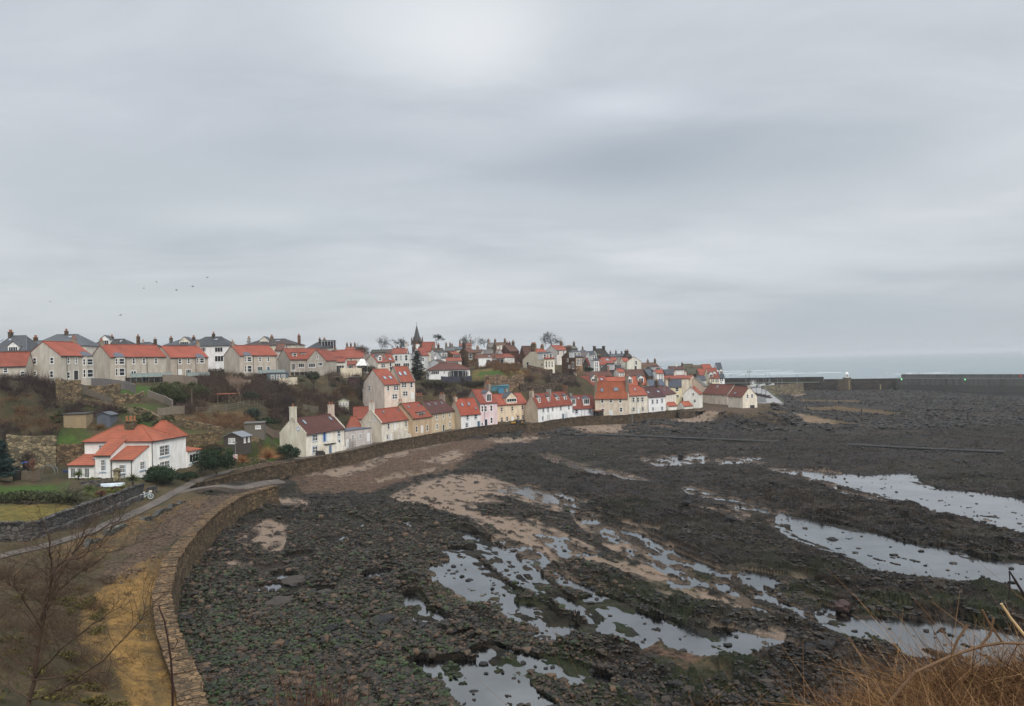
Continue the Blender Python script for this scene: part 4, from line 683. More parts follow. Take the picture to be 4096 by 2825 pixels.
PATHC=[hit(*p) for p in [(-120,2265),(0,2234),(184,2191),(353,2135),(491,2077),(600,2026)]]+[PZ(x,y,z) for x,y,z in [(690,1975,4.8),(790,1921,4.7),(905,1889,4.55),(1024,1863,4.45),(1150,1842,4.4),(1290,1822,4.35),(1400,1800,4.35),(1520,1768,4.3),(1640,1748,4.3),(1760,1730,4.3),(1900,1709,4.3),(2050,1694,4.3),(2200,1681,4.3),(2380,1660,4.3),(2520,1656,4.3),(2700,1638,4.3)]]
def pathd(X,Y,pts,cap=9.0):
    dm=np.full(X.shape,cap)
    for a,b_ in zip(pts[:-1],pts[1:]):
        dx=b_[0]-a[0];dy=b_[1]-a[1]; t=np.clip(((X-a[0])*dx+(Y-a[1])*dy)/(dx*dx+dy*dy),0,1); dm=np.minimum(dm,np.hypot(X-a[0]-t*dx,Y-a[1]-t*dy))
    return dm
def pathz(X,Y,pts):
    dm=np.full(X.shape,1e9); z=np.zeros(X.shape)
    for a,b_ in zip(pts[:-1],pts[1:]):
        dx=b_[0]-a[0];dy=b_[1]-a[1]; t=np.clip(((X-a[0])*dx+(Y-a[1])*dy)/(dx*dx+dy*dy),0,1); d=np.hypot(X-a[0]-t*dx,Y-a[1]-t*dy); k=d<dm; dm=np.where(k,d,dm); z=np.where(k,a[2]+(b_[2]-a[2])*t,z)
    return z
for _ in range(3):
    for i_ in range(1,len(PATHC)-1): PATHC[i_].z=(PATHC[i_-1].z+2*PATHC[i_].z+PATHC[i_+1].z)/4
pd_=pathd(Xl,Yl,PATHC)
LAWN=[wp('W',p) for p in [[(-60,1945),(0,1945),(250,1938),(240,1975),(0,1990),(-60,1990)],
   [(215,1735),(300,1725),(350,1760),(345,1800),(200,1800)], [(640,1700),(760,1735),(890,1762),(880,1775),(700,1790),(690,1740)],
   [(430,1545),(520,1545),(720,1550),(740,1565),(450,1575)],[(500,1625),(560,1622),(630,1625),(600,1640),(500,1640)],[(930,1795),(1020,1785),(1010,1800),(920,1812)],[(1075,1762),(1120,1762),(1118,1785),(1075,1785)],[(360,1965),(420,1955),(400,1990),(370,1995)],
   [(290,1618),(480,1650),(600,1700),(590,1722),(470,1665),(290,1630)],[(1900,1488),(2040,1484),(2090,1500),(1990,1511),(1905,1512)]]]
YEL=[wp('W',p) for p in [[(-80,2025),(0,2025),(150,2022),(345,2035),(200,2090),(100,2115),(0,2130),(-80,2140)],
   [(380,2430),(520,2300),(640,2230),(620,2350),(600,2500),(640,2640),(700,2860),(470,2860),(400,2700),(370,2560)],
   [(1900,1485),(2060,1480),(2110,1500),(2000,1512),(1900,1512)]]]
PEB=[wp('W',p) for p in [[(420,2300),(560,2140),(700,2020),(960,1955),(1090,1940),(960,1985),(850,2060),(740,2160),(600,2280),(480,2330)],[(925,1862),(1010,1835),(1120,1818),(1150,1835),(1000,1866),(920,1882)],[(2780,1625),(2860,1612),(3060,1600),(3070,1640),(3040,1665),(2900,1665),(2780,1660)]]]
ORG=[wp('W',p) for p in [[(250,2200),(420,2120),(560,2060),(800,1990),(820,2010),(640,2080),(480,2170),(330,2260),(250,2240)],[(660,1670),(800,1665),(840,1690),(700,1700)],[(880,1655),(1000,1640),(980,1665),(880,1675)]]]
def mk(polys,X,Y,soft=.8,nz=1.6,sc=.5,s=0):
    o=np.zeros(X.shape); w=(fbm(X*sc,Y*sc,4,s)-.5)*2*nz
    for p in polys: o=np.maximum(o,sm(-soft,soft,polysd(X.ravel(),Y.ravel(),p,6).reshape(X.shape)+w))
    return o
lm=mk(LAWN,Xl,Yl,.5,.5,.5,1); ym=mk(YEL,Xl,Yl,1.0,1.4,.3,2); pm_=mk(PEB,Xl,Yl,.8,1.4,.4,3); om=mk(ORG,Xl,Yl,.8,1.6,.5,4)
lm=np.maximum(lm,.5*mk(YEL[:1],Xl,Yl,.6,.6,.3,7))
damp=np.clip(1-np.maximum.reduce([lm,ym*.6,pm_*.7,sm(2.6,1.2,pd_)]),0,1)*(1-flat*.9)
Zl=Zl+rough*damp*sm(0,3,inside)+ (fbm(Xl*3,Yl*3,2,31)-.5)*.12*(1-sm(2.0,1.2,pd_))
_f=sm(2.6,1.4,pd_); Zl=Zl*(1-_f)+(pathz(Xl,Yl,PATHC)-.02)*_f
_dw=pathd(Xl,Yl,[tuple(p) for p in upxy],9); Zl=np.where(_dw<3,np.minimum(Zl,4.45+np.maximum(_dw-.8,0)*.35),Zl)
keep=(inside>np.where(pathd(Xl,Yl,[tuple(p) for p in lowxy],9)<3,-.02,-.5)); kf=keep.ravel()[q].all(1)
V=np.stack([Xl.ravel(),Yl.ravel(),Zl.ravel()],1)
m,nt,b=newmat('hillside_ground'); tc=N(nt,'ShaderNodeTexCoord').outputs['Object']; at=N(nt,'ShaderNodeAttribute',attribute_name='mask'); sp=N(nt,'ShaderNodeSeparateColor'); L(nt,at.outputs['Color'],sp.inputs[0])
at2=N(nt,'ShaderNodeAttribute',attribute_name='mask2'); sp2=N(nt,'ShaderNodeSeparateColor'); L(nt,at2.outputs['Color'],sp2.inputs[0])
big=noise(nt,tc,.12,6,.62); med=noise(nt,tc,.8,6,.7,.5); fine=noise(nt,tc,6,4,.7)
c=mixc(nt,ramp(nt,big.outputs[0],.4,.6),s2l((56,52,38)),s2l((78,68,50)))
c=mixc(nt,ramp(nt,med.outputs[0],.52,.68),c,s2l((46,54,30)))
c=mixc(nt,ramp(nt,noise(nt,tc,.35,5,.7).outputs[0],.56,.68),c,s2l((88,68,48)))
c=mixc(nt,sp2.outputs[0],c,mixc(nt,ramp(nt,noise(nt,tc,2.5,4).outputs[0],.35,.65),s2l((70,58,42)),s2l((106,86,60))))
v=N(nt,'ShaderNodeTexVoronoi'); v.inputs['Scale'].default_value=3.4; L(nt,tc,v.inputs['Vector']); spv=N(nt,'ShaderNodeSeparateColor'); L(nt,v.outputs['Color'],spv.inputs[0])
peb=N(nt,'ShaderNodeValToRGB'); L(nt,spv.outputs[0],peb.inputs[0]); peb.color_ramp.elements[0].color=(*s2l((48,40,34)),1); peb.color_ramp.elements[1].color=(*s2l((108,90,74)),1)
c=mixc(nt,sp.outputs[2],c,mixc(nt,.7,s2l((66,55,45)),peb.outputs[0]))
c=mixc(nt,sp.outputs[1],c,mixc(nt,ramp(nt,med.outputs[0],.35,.62),s2l((88,70,42)),s2l((136,106,62))))
c=mixc(nt,sp.outputs[0],c,mixc(nt,ramp(nt,med.outputs[0],.35,.65),s2l((48,68,28)),s2l((68,86,36))))
c=mixc(nt,1,c,ramp(nt,fine.outputs[0],.3,.7,(.7,.7,.7),(1.2,1.2,1.2)),'MULTIPLY')
L(nt,c,b.inputs['Base Color']); b.inputs['Roughness'].default_value=.95; b.inputs['Specular IOR Level'].default_value=.1; bump(nt,b,fine.outputs[0],.6,.12)
me=npmesh('hillside',V,q[kf],m,{'mask':np.stack([lm.ravel(),ym.ravel(),pm_.ravel()],1),'mask2':np.stack([om.ravel(),om.ravel(),om.ravel()],1)},True)
tag(link('hillside',me),'steep hillside of rough grass and scrub below the town','hillside',kind='structure')
# ---------------------------------------------------------------- ribbons: path, slipway
def ribbon(name,pts,w,z,mat,lab,cat,kind='structure',th=.0,zf=None,skirt=0):
    P=[Vector((p[0],p[1])) for p in pts]; res=[P[0]]
    for a,b_ in zip(P[:-1],P[1:]):
        n=max(1,int((b_-a).length/1.0)); res+= [a.lerp(b_,(i+1)/n) for i in range(n)]
    for _ in range(6): res=[res[0]]+[(res[i-1]+res[i]*2+res[i+1])/4 for i in range(1,len(res)-1)]+[res[-1]]
    vs=[];fs=[];K=5
    for i,p in enumerate(res):
        d=(res[min(i+1,len(res)-1)]-res[max(i-1,0)]).normalized(); nrm=Vector((-d.y,d.x)); ww=w*(1+.12*(float(vnoise(i*.4,3.3))-.5)*2)
        for k in range(K):
            s_=(k/(K-1)-.5)*ww; x=p.x+nrm.x*s_; y=p.y+nrm.y*s_; zz_=(zf(x,y) if zf else float(H(x,y)))+z; vs.append((x,y,zz_+.03*(1-abs(k-2)/2)))
        if i:
            for k in range(K-1): a=(i-1)*K+k; fs.append((a,a+1,a+K+1,a+K))
    if skirt:
        n0=len(vs); vs+=[(v[0],v[1],v[2]-skirt) for v in vs]
        for i in range(1,len(res)):
            a=(i-1)*K; fs+=[(a,a+K,n0+a+K,n0+a),(a+2*K-1,a+K-1,n0+a+K-1,n0+a+2*K-1)]
        e=(len(res)-1)*K; fs.append((e,e+K-1,n0+e+K-1,n0+e))
    me=bpy.data.meshes.new(name); me.from_pydata(vs,[],fs); me.materials.append(mat); return tag(link(name,me),lab,cat,kind=kind)
m,nt,b=newmat('worn_tarmac'); tc=N(nt,'ShaderNodeTexCoord').outputs['Object']; n1=noise(nt,tc,.5,5,.6); n2=noise(nt,tc,8,3)
c=mixc(nt,ramp(nt,n1.outputs[0],.35,.65),s2l((68,60,53)),s2l((94,84,74))); c=mixc(nt,1,c,ramp(nt,n2.outputs[0],.3,.7,(.8,.8,.8),(1.1,1.1,1.1)),'MULTIPLY'); L(nt,c,b.inputs['Base Color']); b.inputs['Roughness'].default_value=.8; TAR=m
ribbon('path',PATHC,2.1,.07,TAR,'narrow grey shore path curving past the white house','path',zf=lambda x,y:float(pathz(np.array([x]),np.array([y]),PATHC)[0]))
ribbon('path',[hit(690,1975),hit(740,1965),hit(820,1955),PZ(960,1950,4.0),PZ(1050,1950,2.6),PZ(1130,1955,1.3)],1.7,.06,TAR,'short concrete slipway dipping from the path to the beach','slipway',zf=lambda x,y:4.7-max(0,min(1,(x+50)/9.5))*3.4 if x>-50 else 4.7,skirt=2.5)
# ---------------------------------------------------------------- sea walls
def wall_strip(name,label,cat,pts,ztop,zbot,th,mat,coping=None,side=1,cop=.0,jit=.05,group=None,seg=1.2,copm=None,batter=.0):
    P=[Vector((p[0],p[1])) for p in pts]; res=[P[0]]; zt=[ztop[0] if isinstance(ztop,(list,tuple)) else ztop]
    for j,(a,b_) in enumerate(zip(P[:-1],P[1:])):
        n=max(1,int((b_-a).length/seg))
        for i in range(n):
            res.append(a.lerp(b_,(i+1)/n)); zt.append(ztop[j]+(ztop[j+1]-ztop[j])*(i+1)/n if isinstance(ztop,(list,tuple)) else ztop)
    zb_=[(zbot(p.x,p.y) if callable(zbot) else zbot) for p in res]; 
    if callable(zbot) and not isinstance(ztop,(list,tuple)): zt=[z+ztop for z in zb_]; zb_=[z-.6 for z in zb_]
    body=MB();top=MB(); vs=[];ct=[]
    for i,p in enumerate(res):
        d=(res[min(i+1,len(res)-1)]-res[max(i-1,0)]); d=d.normalized() if d.length>0 else Vector((1,0)); nr=Vector((-d.y,d.x))*side
        j=R.uniform(-jit,jit); a=p+nr*j; c_=a+nr*th; bo=a-nr*batter
        vs+=[(bo.x,bo.y,zb_[i]),(a.x,a.y,zt[i]+j),(c_.x,c_.y,zt[i]+j),(c_.x,c_.y,zb_[i])]
    n=len(res); fs=[]
    for i in range(n-1):
        for k in range(4): fs.append((i*4+k,i*4+(k+1)%4,(i+1)*4+(k+1)%4,(i+1)*4+k) if side<0 else ((i+1)*4+k,(i+1)*4+(k+1)%4,i*4+(k+1)%4,i*4+k))
    fs+=[(0,1,2,3),tuple(range(4*n-1,4*n-5,-1))]
    body.add(vs,fs)
    root=body.build(name,mat); tag(root,label,cat,group)
    if cop:
        cvs=[]
        for i in range(n):
            d=(res[min(i+1,n-1)]-res[max(i-1,0)]); d=d.normalized(); nr=Vector((-d.y,d.x))*side; j=R.uniform(-.06,.06)
            a=res[i]-nr*.12; c_=res[i]+nr*(th+.08); z=zt[i]+.08
            cvs.append((a,c_,z+R.uniform(-.05,.07),d))
        for i in range(n-1):
            a0,c0,z0,d0=cvs[i]; a1,c1,z1,_=cvs[i+1]; g=.04
            ns=max(1,int((a1-a0).length/.42)) 
            for s_ in range(ns):
                t0=s_/ns+.02;t1=(s_+1)/ns-.02; zj=z0+R.uniform(-.03,.05)+cop; w_=R.uniform(-.08,.1)
                p=[a0.lerp(a1,t0),a0.lerp(a1,t1),c0.lerp(c1,t1),c0.lerp(c1,t0)]
                ex=(p[0]-p[3]).normalized()*w_; p[0]=p[0]+ex;p[1]=p[1]+ex
                top.add([(v.x,v.y,z0-.12) for v in p]+[(v.x,v.y,zj) for v in p],[(3,2,1,0),(4,5,6,7),(0,1,5,4),(1,2,6,5),(2,3,7,6),(3,0,4,7)])
        top.build('coping',copm or mat,root)
    return root
SEAW=stonem((92,78,60),1.5,.5); 
wall_strip('sea_wall','curving lower sea wall of brown stone with wide rough coping beside the cobbles','sea wall',lowxy,4.45,.2,1.35,SEAW,side=1,cop=.12,jit=.04,seg=1.0,copm=stonem((104,86,66),2.6,.55),batter=.5)
wall_strip('sea_wall','long rubble sea wall below the shore cottages','sea wall',upxy,4.66,.2,.8,stonem((84,72,58),1.5,.5),side=1,cop=.04,jit=.07,seg=1.2,batter=.3)
# ---------------------------------------------------------------- beach
ZP=.85
def bp(Z,pts): return [tuple(PZ(*zz(Z,x,y),ZP).xy) for x,y in pts]
POOL=[bp('S1',p) for p in [[(430,670),(520,665),(600,760),(700,850),(830,935),(740,975),(600,960),(450,840),(380,780),(450,740),(520,740)],
 [(800,990),(930,1000),(1050,1090),(1200,1130),(1420,1170),(1620,1210),(1560,1240),(1300,1200),(1100,1170),(980,1110),(860,1080),(800,1040)],
 [(470,545),(530,560),(690,650),(900,780),(1050,930),(1240,1040),(1420,1110),(1380,1120),(1180,1050),(1060,970),(900,890),(760,790),(690,720),(600,670),(660,650),(540,590)],
 [(1330,950),(1400,985),(1550,1060),(1750,1110),(1900,1155),(1780,1190),(1560,1170),(1430,1140),(1350,1040),(1260,970)],
 [(610,1280),(700,1255),(850,1310),(1050,1340),(1180,1390),(1330,1440),(1200,1450),(1050,1390),(850,1340),(700,1310)],
 [(250,1350),(520,1350),(640,1350),(850,1420),(830,1470),(900,1530),(1010,1596),(1000,1700),(700,1700),(520,1520),(450,1420),(300,1410)],
 [(280,1040),(330,1040),(390,1090),(290,1080)],[(1850,1190),(1960,1200),(1960,1290),(1850,1260)],[(185,500),(240,510),(260,525),(215,518)],[(215,940),(260,1005),(235,1000)]]]
POOL+=[bp('S2',p) for p in [[(1010,220),(1140,235),(1290,215),(1400,225),(1420,260),(1540,305),(1750,325),(2073,365),(2300,385),(2300,640),(1950,550),(1700,470),(1450,410),(1250,360),(1050,300),(900,240)],
 [(640,470),(740,475),(880,500),(1020,540),(1170,570),(1300,620),(1440,640),(1600,655),(1780,720),(2073,745),(2400,790),(2400,1010),(2073,935),(1880,890),(1600,860),(1400,845),(1210,800),(1050,730),(880,670),(690,600),(640,540)],
 [(900,1035),(1050,1060),(1300,1080),(1450,1110),(1600,1080),(1750,1100),(1900,1130),(2073,1190),(2300,1230),(2300,1500),(1500,1290),(1350,1270),(1100,1190),(960,1130),(900,1080)],
 [(0,1130),(120,1160),(100,1180),(240,1180),(270,1290),(100,1270),(0,1230)]]]
POOL+=[bp('R7',p) for p in [[(1250,560),(1700,548),(2281,556),(2600,556),(2600,660),(2281,640),(2150,622),(1850,590),(1700,572)],[(1680,640),(2000,640),(1960,652),(1690,652)],[(1980,712),(2200,712),(2200,722),(1980,720)],[(2100,630),(2400,640),(2400,655),(2100,640)]]]
POOL+=[bp('Q7',p) for p in [[(870,460),(990,450),(980,470),(890,475)],[(1110,345),(1260,310),(1260,325),(1180,350)],[(680,690),(750,685),(740,710),(690,712)],[(1120,205),(1165,205),(1160,220),(1125,220)],[(1350,180),(1440,225),(1400,235),(1360,205)],[(1470,605),(1580,585),(1560,610),(1480,620)],[(1740,655),(1770,650),(1780,670),(1755,675)],[(620,545),(690,545),(690,570),(640,560)],[(790,605),(870,620),(870,640),(810,630)],[(730,540),(800,535),(770,555)],[(1070,730),(1140,730),(1130,748),(1080,745)]]]
PATCHY=[bp('S1',p) for p in [[(380,740),(450,740),(600,860),(640,960),(700,990),(480,900),(360,800)],[(780,620),(850,640),(960,700),(1080,840),(1180,880),(1270,880),(1280,930),(1130,900),(1040,800),(930,740),(800,660)],[(990,580),(1080,610),(1170,660),(1280,700),(1140,700),(1050,650)],
 [(1150,400),(1200,440),(1400,540),(1560,580),(1750,680),(1960,770),(1960,870),(1750,800),(1560,690),(1400,590),(1250,500)],[(840,320),(1020,330),(1180,370),(1050,400)],[(1000,100),(1250,180),(1420,220),(1600,260),(1400,240),(1100,170)],[(0,270),(180,215),(340,190),(300,215),(100,250)],[(1600,130),(1930,100),(1930,160),(1700,180)],[(760,1170),(1000,1180),(1100,1210),(800,1200)],[(1740,900),(1930,870),(1930,840)],[(700,320),(900,290),(1150,370),(1230,400),(1020,340)],[(700,1390),(880,1400),(960,1440),(860,1440)]]]
PATCHY+=[bp('S2',p) for p in [[(0,710),(200,780),(350,850),(520,920),(700,960),(900,1020),(960,1130),(700,1080),(500,1030),(350,950),(200,870),(0,790)],[(580,190),(830,200),(1050,230),(950,300),(800,240)],[(200,140),(480,120),(500,160),(300,160)],[(60,290),(300,370),(580,450),(660,540),(560,480),(400,430),(100,330)],[(440,800),(600,830),(740,860),(560,880),(420,850)],[(260,1150),(520,1160),(600,1230),(350,1290),(250,1250)],[(900,300),(1100,350),(1300,400),(1100,380),(950,330)],[(1550,430),(1800,490),(2073,560),(1850,520),(1560,450)]]]
SAND=[bp('S1',p) for p in [[(110,360),(280,270),(450,230),(640,225),(820,300),(780,350),(650,345),(740,390),(560,400),(600,480),(480,460),(330,430),(200,400)],[(600,480),(760,490),(960,560),(900,660),(780,620),(640,530)],[(820,330),(1100,380),(1200,460),(1050,430),(870,375)],
 [(1270,735),(1400,735),(1600,740),(1960,860),(1960,1010),(1780,950),(1600,850),(1400,790)],[(690,20),(900,15),(880,40),(720,40)],[(290,150),(480,90),(550,110),(420,165)],[(1200,210),(1450,215),(1600,260),(1400,240)],[(900,690),(1280,720),(1200,740),(950,715)],[(640,480),(900,490),(1050,560),(1300,680),(1500,760),(1400,780),(1100,720),(900,690),(760,620)],[(1180,440),(1400,570),(1600,660),(1960,800),(1960,870),(1700,800),(1400,650),(1240,520)],[(300,800),(400,860),(600,990),(480,940)],[(1600,540),(1700,560),(1500,520)]]]
SAND+=[bp('S2',p) for p in [[(0,800),(180,860),(330,930),(420,1010),(250,1010),(0,960)],[(150,420),(420,470),(380,500),(200,450)],[(420,1170),(600,1170),(560,1210),(430,1200)]]]
SAND+=[bp('Q5',p) for p in [[(650,880),(900,825),(1500,800),(1760,810),(1500,870),(1550,950),(1000,970),(750,930)],[(2080,770),(2280,765),(2280,800),(2100,800)]]]
SAND+=[bp('Q3',p) for p in [[(720,1590),(1100,1470),(1500,1440),(1700,1290),(2280,1180),(2280,1250),(1900,1340),(1600,1480),(1200,1596)],[(700,1385),(1150,1350),(1000,1400)]]]
SAND+=[bp('Q4',p) for p in [[(0,1190),(400,1120),(720,1070),(700,1100),(400,1170),(0,1245)],[(1330,1010),(1500,1020),(1900,980),(2250,980),(1700,1040),(1400,1050)]]]
SAND+=[bp('R6',p) for p in [[(0,1280),(480,1150),(860,1230),(860,1255),(560,1310),(300,1320),(0,1310)],[(1690,1150),(2000,1200),(2400,1280),(2400,1330),(1950,1310)],[(1740,870),(1950,850),(1990,880),(1760,905)]]]
SAND+=[bp('Q7',p) for p in [[(740,55),(900,50),(960,90),(760,105)],[(520,360),(700,220),(820,250),(760,420),(560,400)],[(450,530),(530,540),(500,560)]]]
WEED=[bp('R7',p) for p in [[(60,730),(400,708),(700,740),(1020,785),(900,800),(500,765),(60,750)],[(1280,795),(1500,790),(1900,810),(1500,818)],[(0,640),(600,655),(600,668),(0,655)],[(0,790),(300,850),(620,905),(620,915),(200,880),(0,880)]]]
GRAV=[bp('S1',p) for p in [[(0,60),(700,30),(1000,20),(700,60),(560,120),(500,190),(300,230),(100,300),(0,330),(-400,350),(-500,200)],[(560,960),(780,1010),(820,1080),(600,1000)],[(1100,1170),(1500,1260),(1960,1310),(1960,1500),(1860,1400),(1820,1290),(1200,1230)],[(300,780),(420,860),(620,980),(760,1000),(520,1000),(380,900)],[(1000,650),(1300,740),(1200,760),(1000,700)]]]
GRAV+=[bp('Q5',p) for p in [[(600,900),(1500,960),(1600,1000),(800,1010)],[(0,900),(600,860),(640,960),(0,1080)],[(1500,880),(2300,830),(2300,900),(1600,930)]]]
RIDGE=[bp('S1',p) for p in [[(120,375),(200,380),(480,470),(800,600),(900,680),(700,650),(500,560),(300,490)],[(240,860),(400,900),(560,1010),(700,1170),(500,1180),(260,950)],[(560,670),(700,730),(900,870),(1150,1020),(1420,1120),(1300,1150),(1050,1080),(900,960),(740,880),(640,760)],[(760,680),(900,740),(1100,890),(1350,1020),(1340,1070),(1100,960),(900,800)],[(900,720),(1300,760),(1960,1030),(1960,1130),(1600,1040),(1300,940),(1100,860)],
 [(1130,220),(1500,350),(1960,540),(1960,720),(1700,620),(1400,480),(1200,350)],[(560,110),(900,120),(1400,260),(1500,350),(1200,330),(900,200),(560,170)],[(740,1180),(1200,1200),(1800,1300),(1800,1370),(1500,1400),(1200,1380),(800,1260)],[(270,1290),(700,1340),(640,1360),(300,1340)]]]
RIDGE+=[bp('S2',p) for p in [[(0,420),(250,430),(500,530),(900,700),(1500,860),(2073,960),(2073,1160),(1500,1080),(900,960),(300,780),(0,640)],[(300,280),(900,330),(1400,430),(2073,600),(2073,720),(1500,620),(900,470),(500,400)],[(0,960),(300,1020),(700,1110),(400,1140),(0,1100)],[(0,1290),(300,1320),(800,1350),(1300,1290),(900,1596),(0,1596)]]]
rel=np.concatenate([np.arange(2000,1000,-4.2),np.arange(1000,400,-2.6),np.arange(400,118,-1.6)]); Yb=(24-ZP)*3000/rel
Ub,Vb,qb=grid(np.linspace(-.56,.86,1420),Yb); Xb=(Ub*Vb); Yb2=Vb.copy(); sh=Xb.shape
ca,sa=math.cos(math.radians(-64)),math.sin(math.radians(-64))
wx=(fbm(Xb*.05,Yb2*.05,3,5)-.5)*14
al=Xb*ca+Yb2*sa; ac=-Xb*sa+Yb2*ca+wx*.5      # along / across strata
def B(polys,nz,sc,s,soft=.35,asp=2.5,pad=8,grow=0):
    o=np.full(sh,-pad); w=((fbm(al*sc/asp,ac*sc,4,s)-.5)*2*nz)
    for p in polys:
        d=polysd(Xb.ravel(),Yb2.ravel(),p,pad).reshape(sh); o=np.maximum(o,d)
    return sm(-soft,soft,o+grow+w*sm(-pad,-pad+2,o))
poolm=B(POOL,.9,.9,41,.6,2.2,8,.10); patch=B(PATCHY,1.4,.7,42,.5,2.5,8,.6); sand=B(SAND,1.3,.8,43,.5); weed=B(WEED,3.2,.22,44,.9); grav=B(GRAV,2.4,.4,45,1.2); ridge=B(RIDGE,1.2,.5,46,1.6)
nA=fbm(al*.45/2.2,ac*.45,5,51); nB=fbm(al*1.4/1.8,ac*1.4,4,52); nC=fbm(Xb*3.1,Yb2*3.1,3,53); nS=np.abs(fbm(al*.12,ac*1.1,4,54)-.5)*2
dist=Yb2
rock=.20+.55*(nA-.42)+.50*(nB-.5)+.42*(nC-.5)+.55*(.45-np.abs(fbm(al*.05,ac*.42,4,66)-.5)*3.2)+ridge*(.35+.95*(nA-.35)+.35*(1-nS*2))
rock=np.maximum(rock,.05+(nC-.4)*.25)
scat=sm(.50,.56,fbm(al*.8/2,ac*.8,5,55))      # dark debris on patchy/sand/pool
rockpatch=sm(.50,.58,fbm(al*.9/2.6,ac*.9,5,56))
dpo=np.full(sh,-8.)
for p in POOL+PATCHY+SAND: dpo=np.maximum(dpo,polysd(Xb.ravel(),Yb2.ravel(),p,8).reshape(sh))
rock=np.where(rock>.1,.1+(rock-.1)*(.18+.78*sm(.6,-2.8,dpo+(nB-.5)*1.5)),rock)
saw=np.mod(ac*.15+fbm(al*.025,ac*.04,3,67)*2.6,1.0); saw2=np.mod(ac*.42+fbm(al*.05,ac*.08,3,68)*3.0,1.0)
rock=rock+(.42*saw**1.5-.12+.16*saw2)*sm(.5,-2.5,dpo)*sm(.25,.5,nA+.08)
z=ZP+rock
pebbles=(nC-.5)*.18+.10
gz=ZP+.12+pebbles+.12*(nA-.4)
z=z*(1-grav)+gz*grav
sz=ZP+.07+(fbm(Xb*.3,Yb2*.3,3,57)-.45)*.12
debr=sm(.60,.66,fbm(al*1.3/2.0,ac*1.3,5,58))
sandz=sz+debr*.16*nC*2
z=z*(1-sand)+sandz*sand
pz=ZP-.12+rockpatch*.42*(nC+.25)
z=z*(1-patch)+pz*patch
pool_stones=sm(.73,.78,fbm(al*1.1/1.5,ac*1.1,4,59))*.30
z=z*(1-poolm)+(ZP-.22+pool_stones)*poolm
# rise toward walls
dw=pathd(Xb,Yb2,[tuple(p) for p in upxy]+[tuple(p) for p in prom],30); dl=pathd(Xb,Yb2,[tuple(p) for p in lowxy],12)
z=z+sm(26,2,dw)*.75*(1-poolm)+sm(9,0,dl)*.35*(1-poolm)
# promontory rocks
dpz=polysd(Xb.ravel(),Yb2.ravel(),np.array([tuple(PZ(*p,1.4).xy) for p in [(2740,1668),(2860,1660),(3000,1650),(3130,1640),(3190,1680),(3180,1705),(3060,1712),(2950,1700),(2850,1685)]]),10).reshape(sh)
z=z+sm(-3,4,dpz)*(1.6+1.8*nA)
SLP=[PZ(820,1957,4.3),PZ(960,1950,3.5),PZ(1050,1950,2.5),PZ(1150,1958,1.3)]; ds_=pathd(Xb,Yb2,SLP,9); slz=4.6-np.clip((Xb+50)/9.5,0,1)*3.4
z=np.where(ds_<5,np.maximum(z,slz-.10-np.maximum(ds_-1.2,0)*.4+(nC-.5)*.25*sm(1,2,ds_)),z)
isl=polysd(Xb.ravel(),Yb2.ravel(),LANDA,8.0).reshape(sh)
PIER=[(60,560),(68,540),(88,530),(148,520),(190,495),(239,471),(277,408),(300,370),(345,296)]
beyond=np.zeros(sh,bool)
for (x0,y0),(x1,y1) in zip(PIER[:-1],PIER[1:]):
    s_=(Xb>=x0)&(Xb<x1); beyond|=s_&(Yb2>y0+(y1-y0)*(Xb-x0)/(x1-x0)+4)
z=np.where(beyond,-2.5,z); z=np.where(Xb>345,-2.5,z)
green=sm(.50,.62,fbm(Xb*.25,Yb2*.25,4,61))*sm(30,4,dl)*sm(100,60,Yb2)
algae=sm(.52,.66,fbm(Xb*.06,Yb2*.06,4,62))
V=np.stack([Xb.ravel(),Yb2.ravel(),z.ravel()],1); kf=((isl.ravel()[qb]<1.6).all(1))&(~beyond.ravel()[qb].all(1))
m,nt,b=newmat('foreshore'); tc=N(nt,'ShaderNodeTexCoord').outputs['Object']; at=N(nt,'ShaderNodeAttribute',attribute_name='mask'); sp=N(nt,'ShaderNodeSeparateColor'); L(nt,at.outputs['Color'],sp.inputs[0])
at2=N(nt,'ShaderNodeAttribute',attribute_name='mask2'); sp2=N(nt,'ShaderNodeSeparateColor'); L(nt,at2.outputs['Color'],sp2.inputs[0])
big=noise(nt,tc,.09,6,.65); med=noise(nt,tc,.9,6,.7,.4); fine=noise(nt,tc,5,5,.75)
c=mixc(nt,ramp(nt,big.outputs[0],.38,.62),s2l((34,32,29)),s2l((52,46,37)))
st1=noise(nt,mapping(nt,tc,(.05,.42,1),(0,0,math.radians(64))),1,6,.7,.4); st2=noise(nt,mapping(nt,tc,(.012,.09,1),(0,0,math.radians(80))),1,5,.65,.3)
c=mixc(nt,ramp(nt,st1.outputs[0],.48,.60),c,s2l((84,77,70))); c=mixc(nt,ramp(nt,st1.outputs[0],.34,.46,(1,1,1),(0,0,0)),c,s2l((22,21,22))); c=mixc(nt,ramp(nt,st2.outputs[0],.5,.62),c,s2l((64,61,60)))
c=mixc(nt,ramp(nt,med.outputs[0],.5,.66),c,s2l((66,57,45))); c=mixc(nt,ramp(nt,med.outputs[0],.34,.46,(1,1,1),(0,0,0)),c,s2l((24,24,24)))
v=N(nt,'ShaderNodeTexVoronoi'); v.inputs['Scale'].default_value=2.6; L(nt,tc,v.inputs['Vector']); spv=N(nt,'ShaderNodeSeparateColor'); L(nt,v.outputs['Color'],spv.inputs[0])
peb=N(nt,'ShaderNodeValToRGB'); L(nt,spv.outputs[1],peb.inputs[0]); peb.color_ramp.elements[0].color=(*s2l((38,33,28)),1); peb.color_ramp.elements[1].color=(*s2l((112,88,70)),1)
c=mixc(nt,1,c,(.60,.58,.56),'MULTIPLY')
c=mixc(nt,sp.outputs[1],c,mixc(nt,.8,s2l((78,60,48)),peb.outputs[0]))
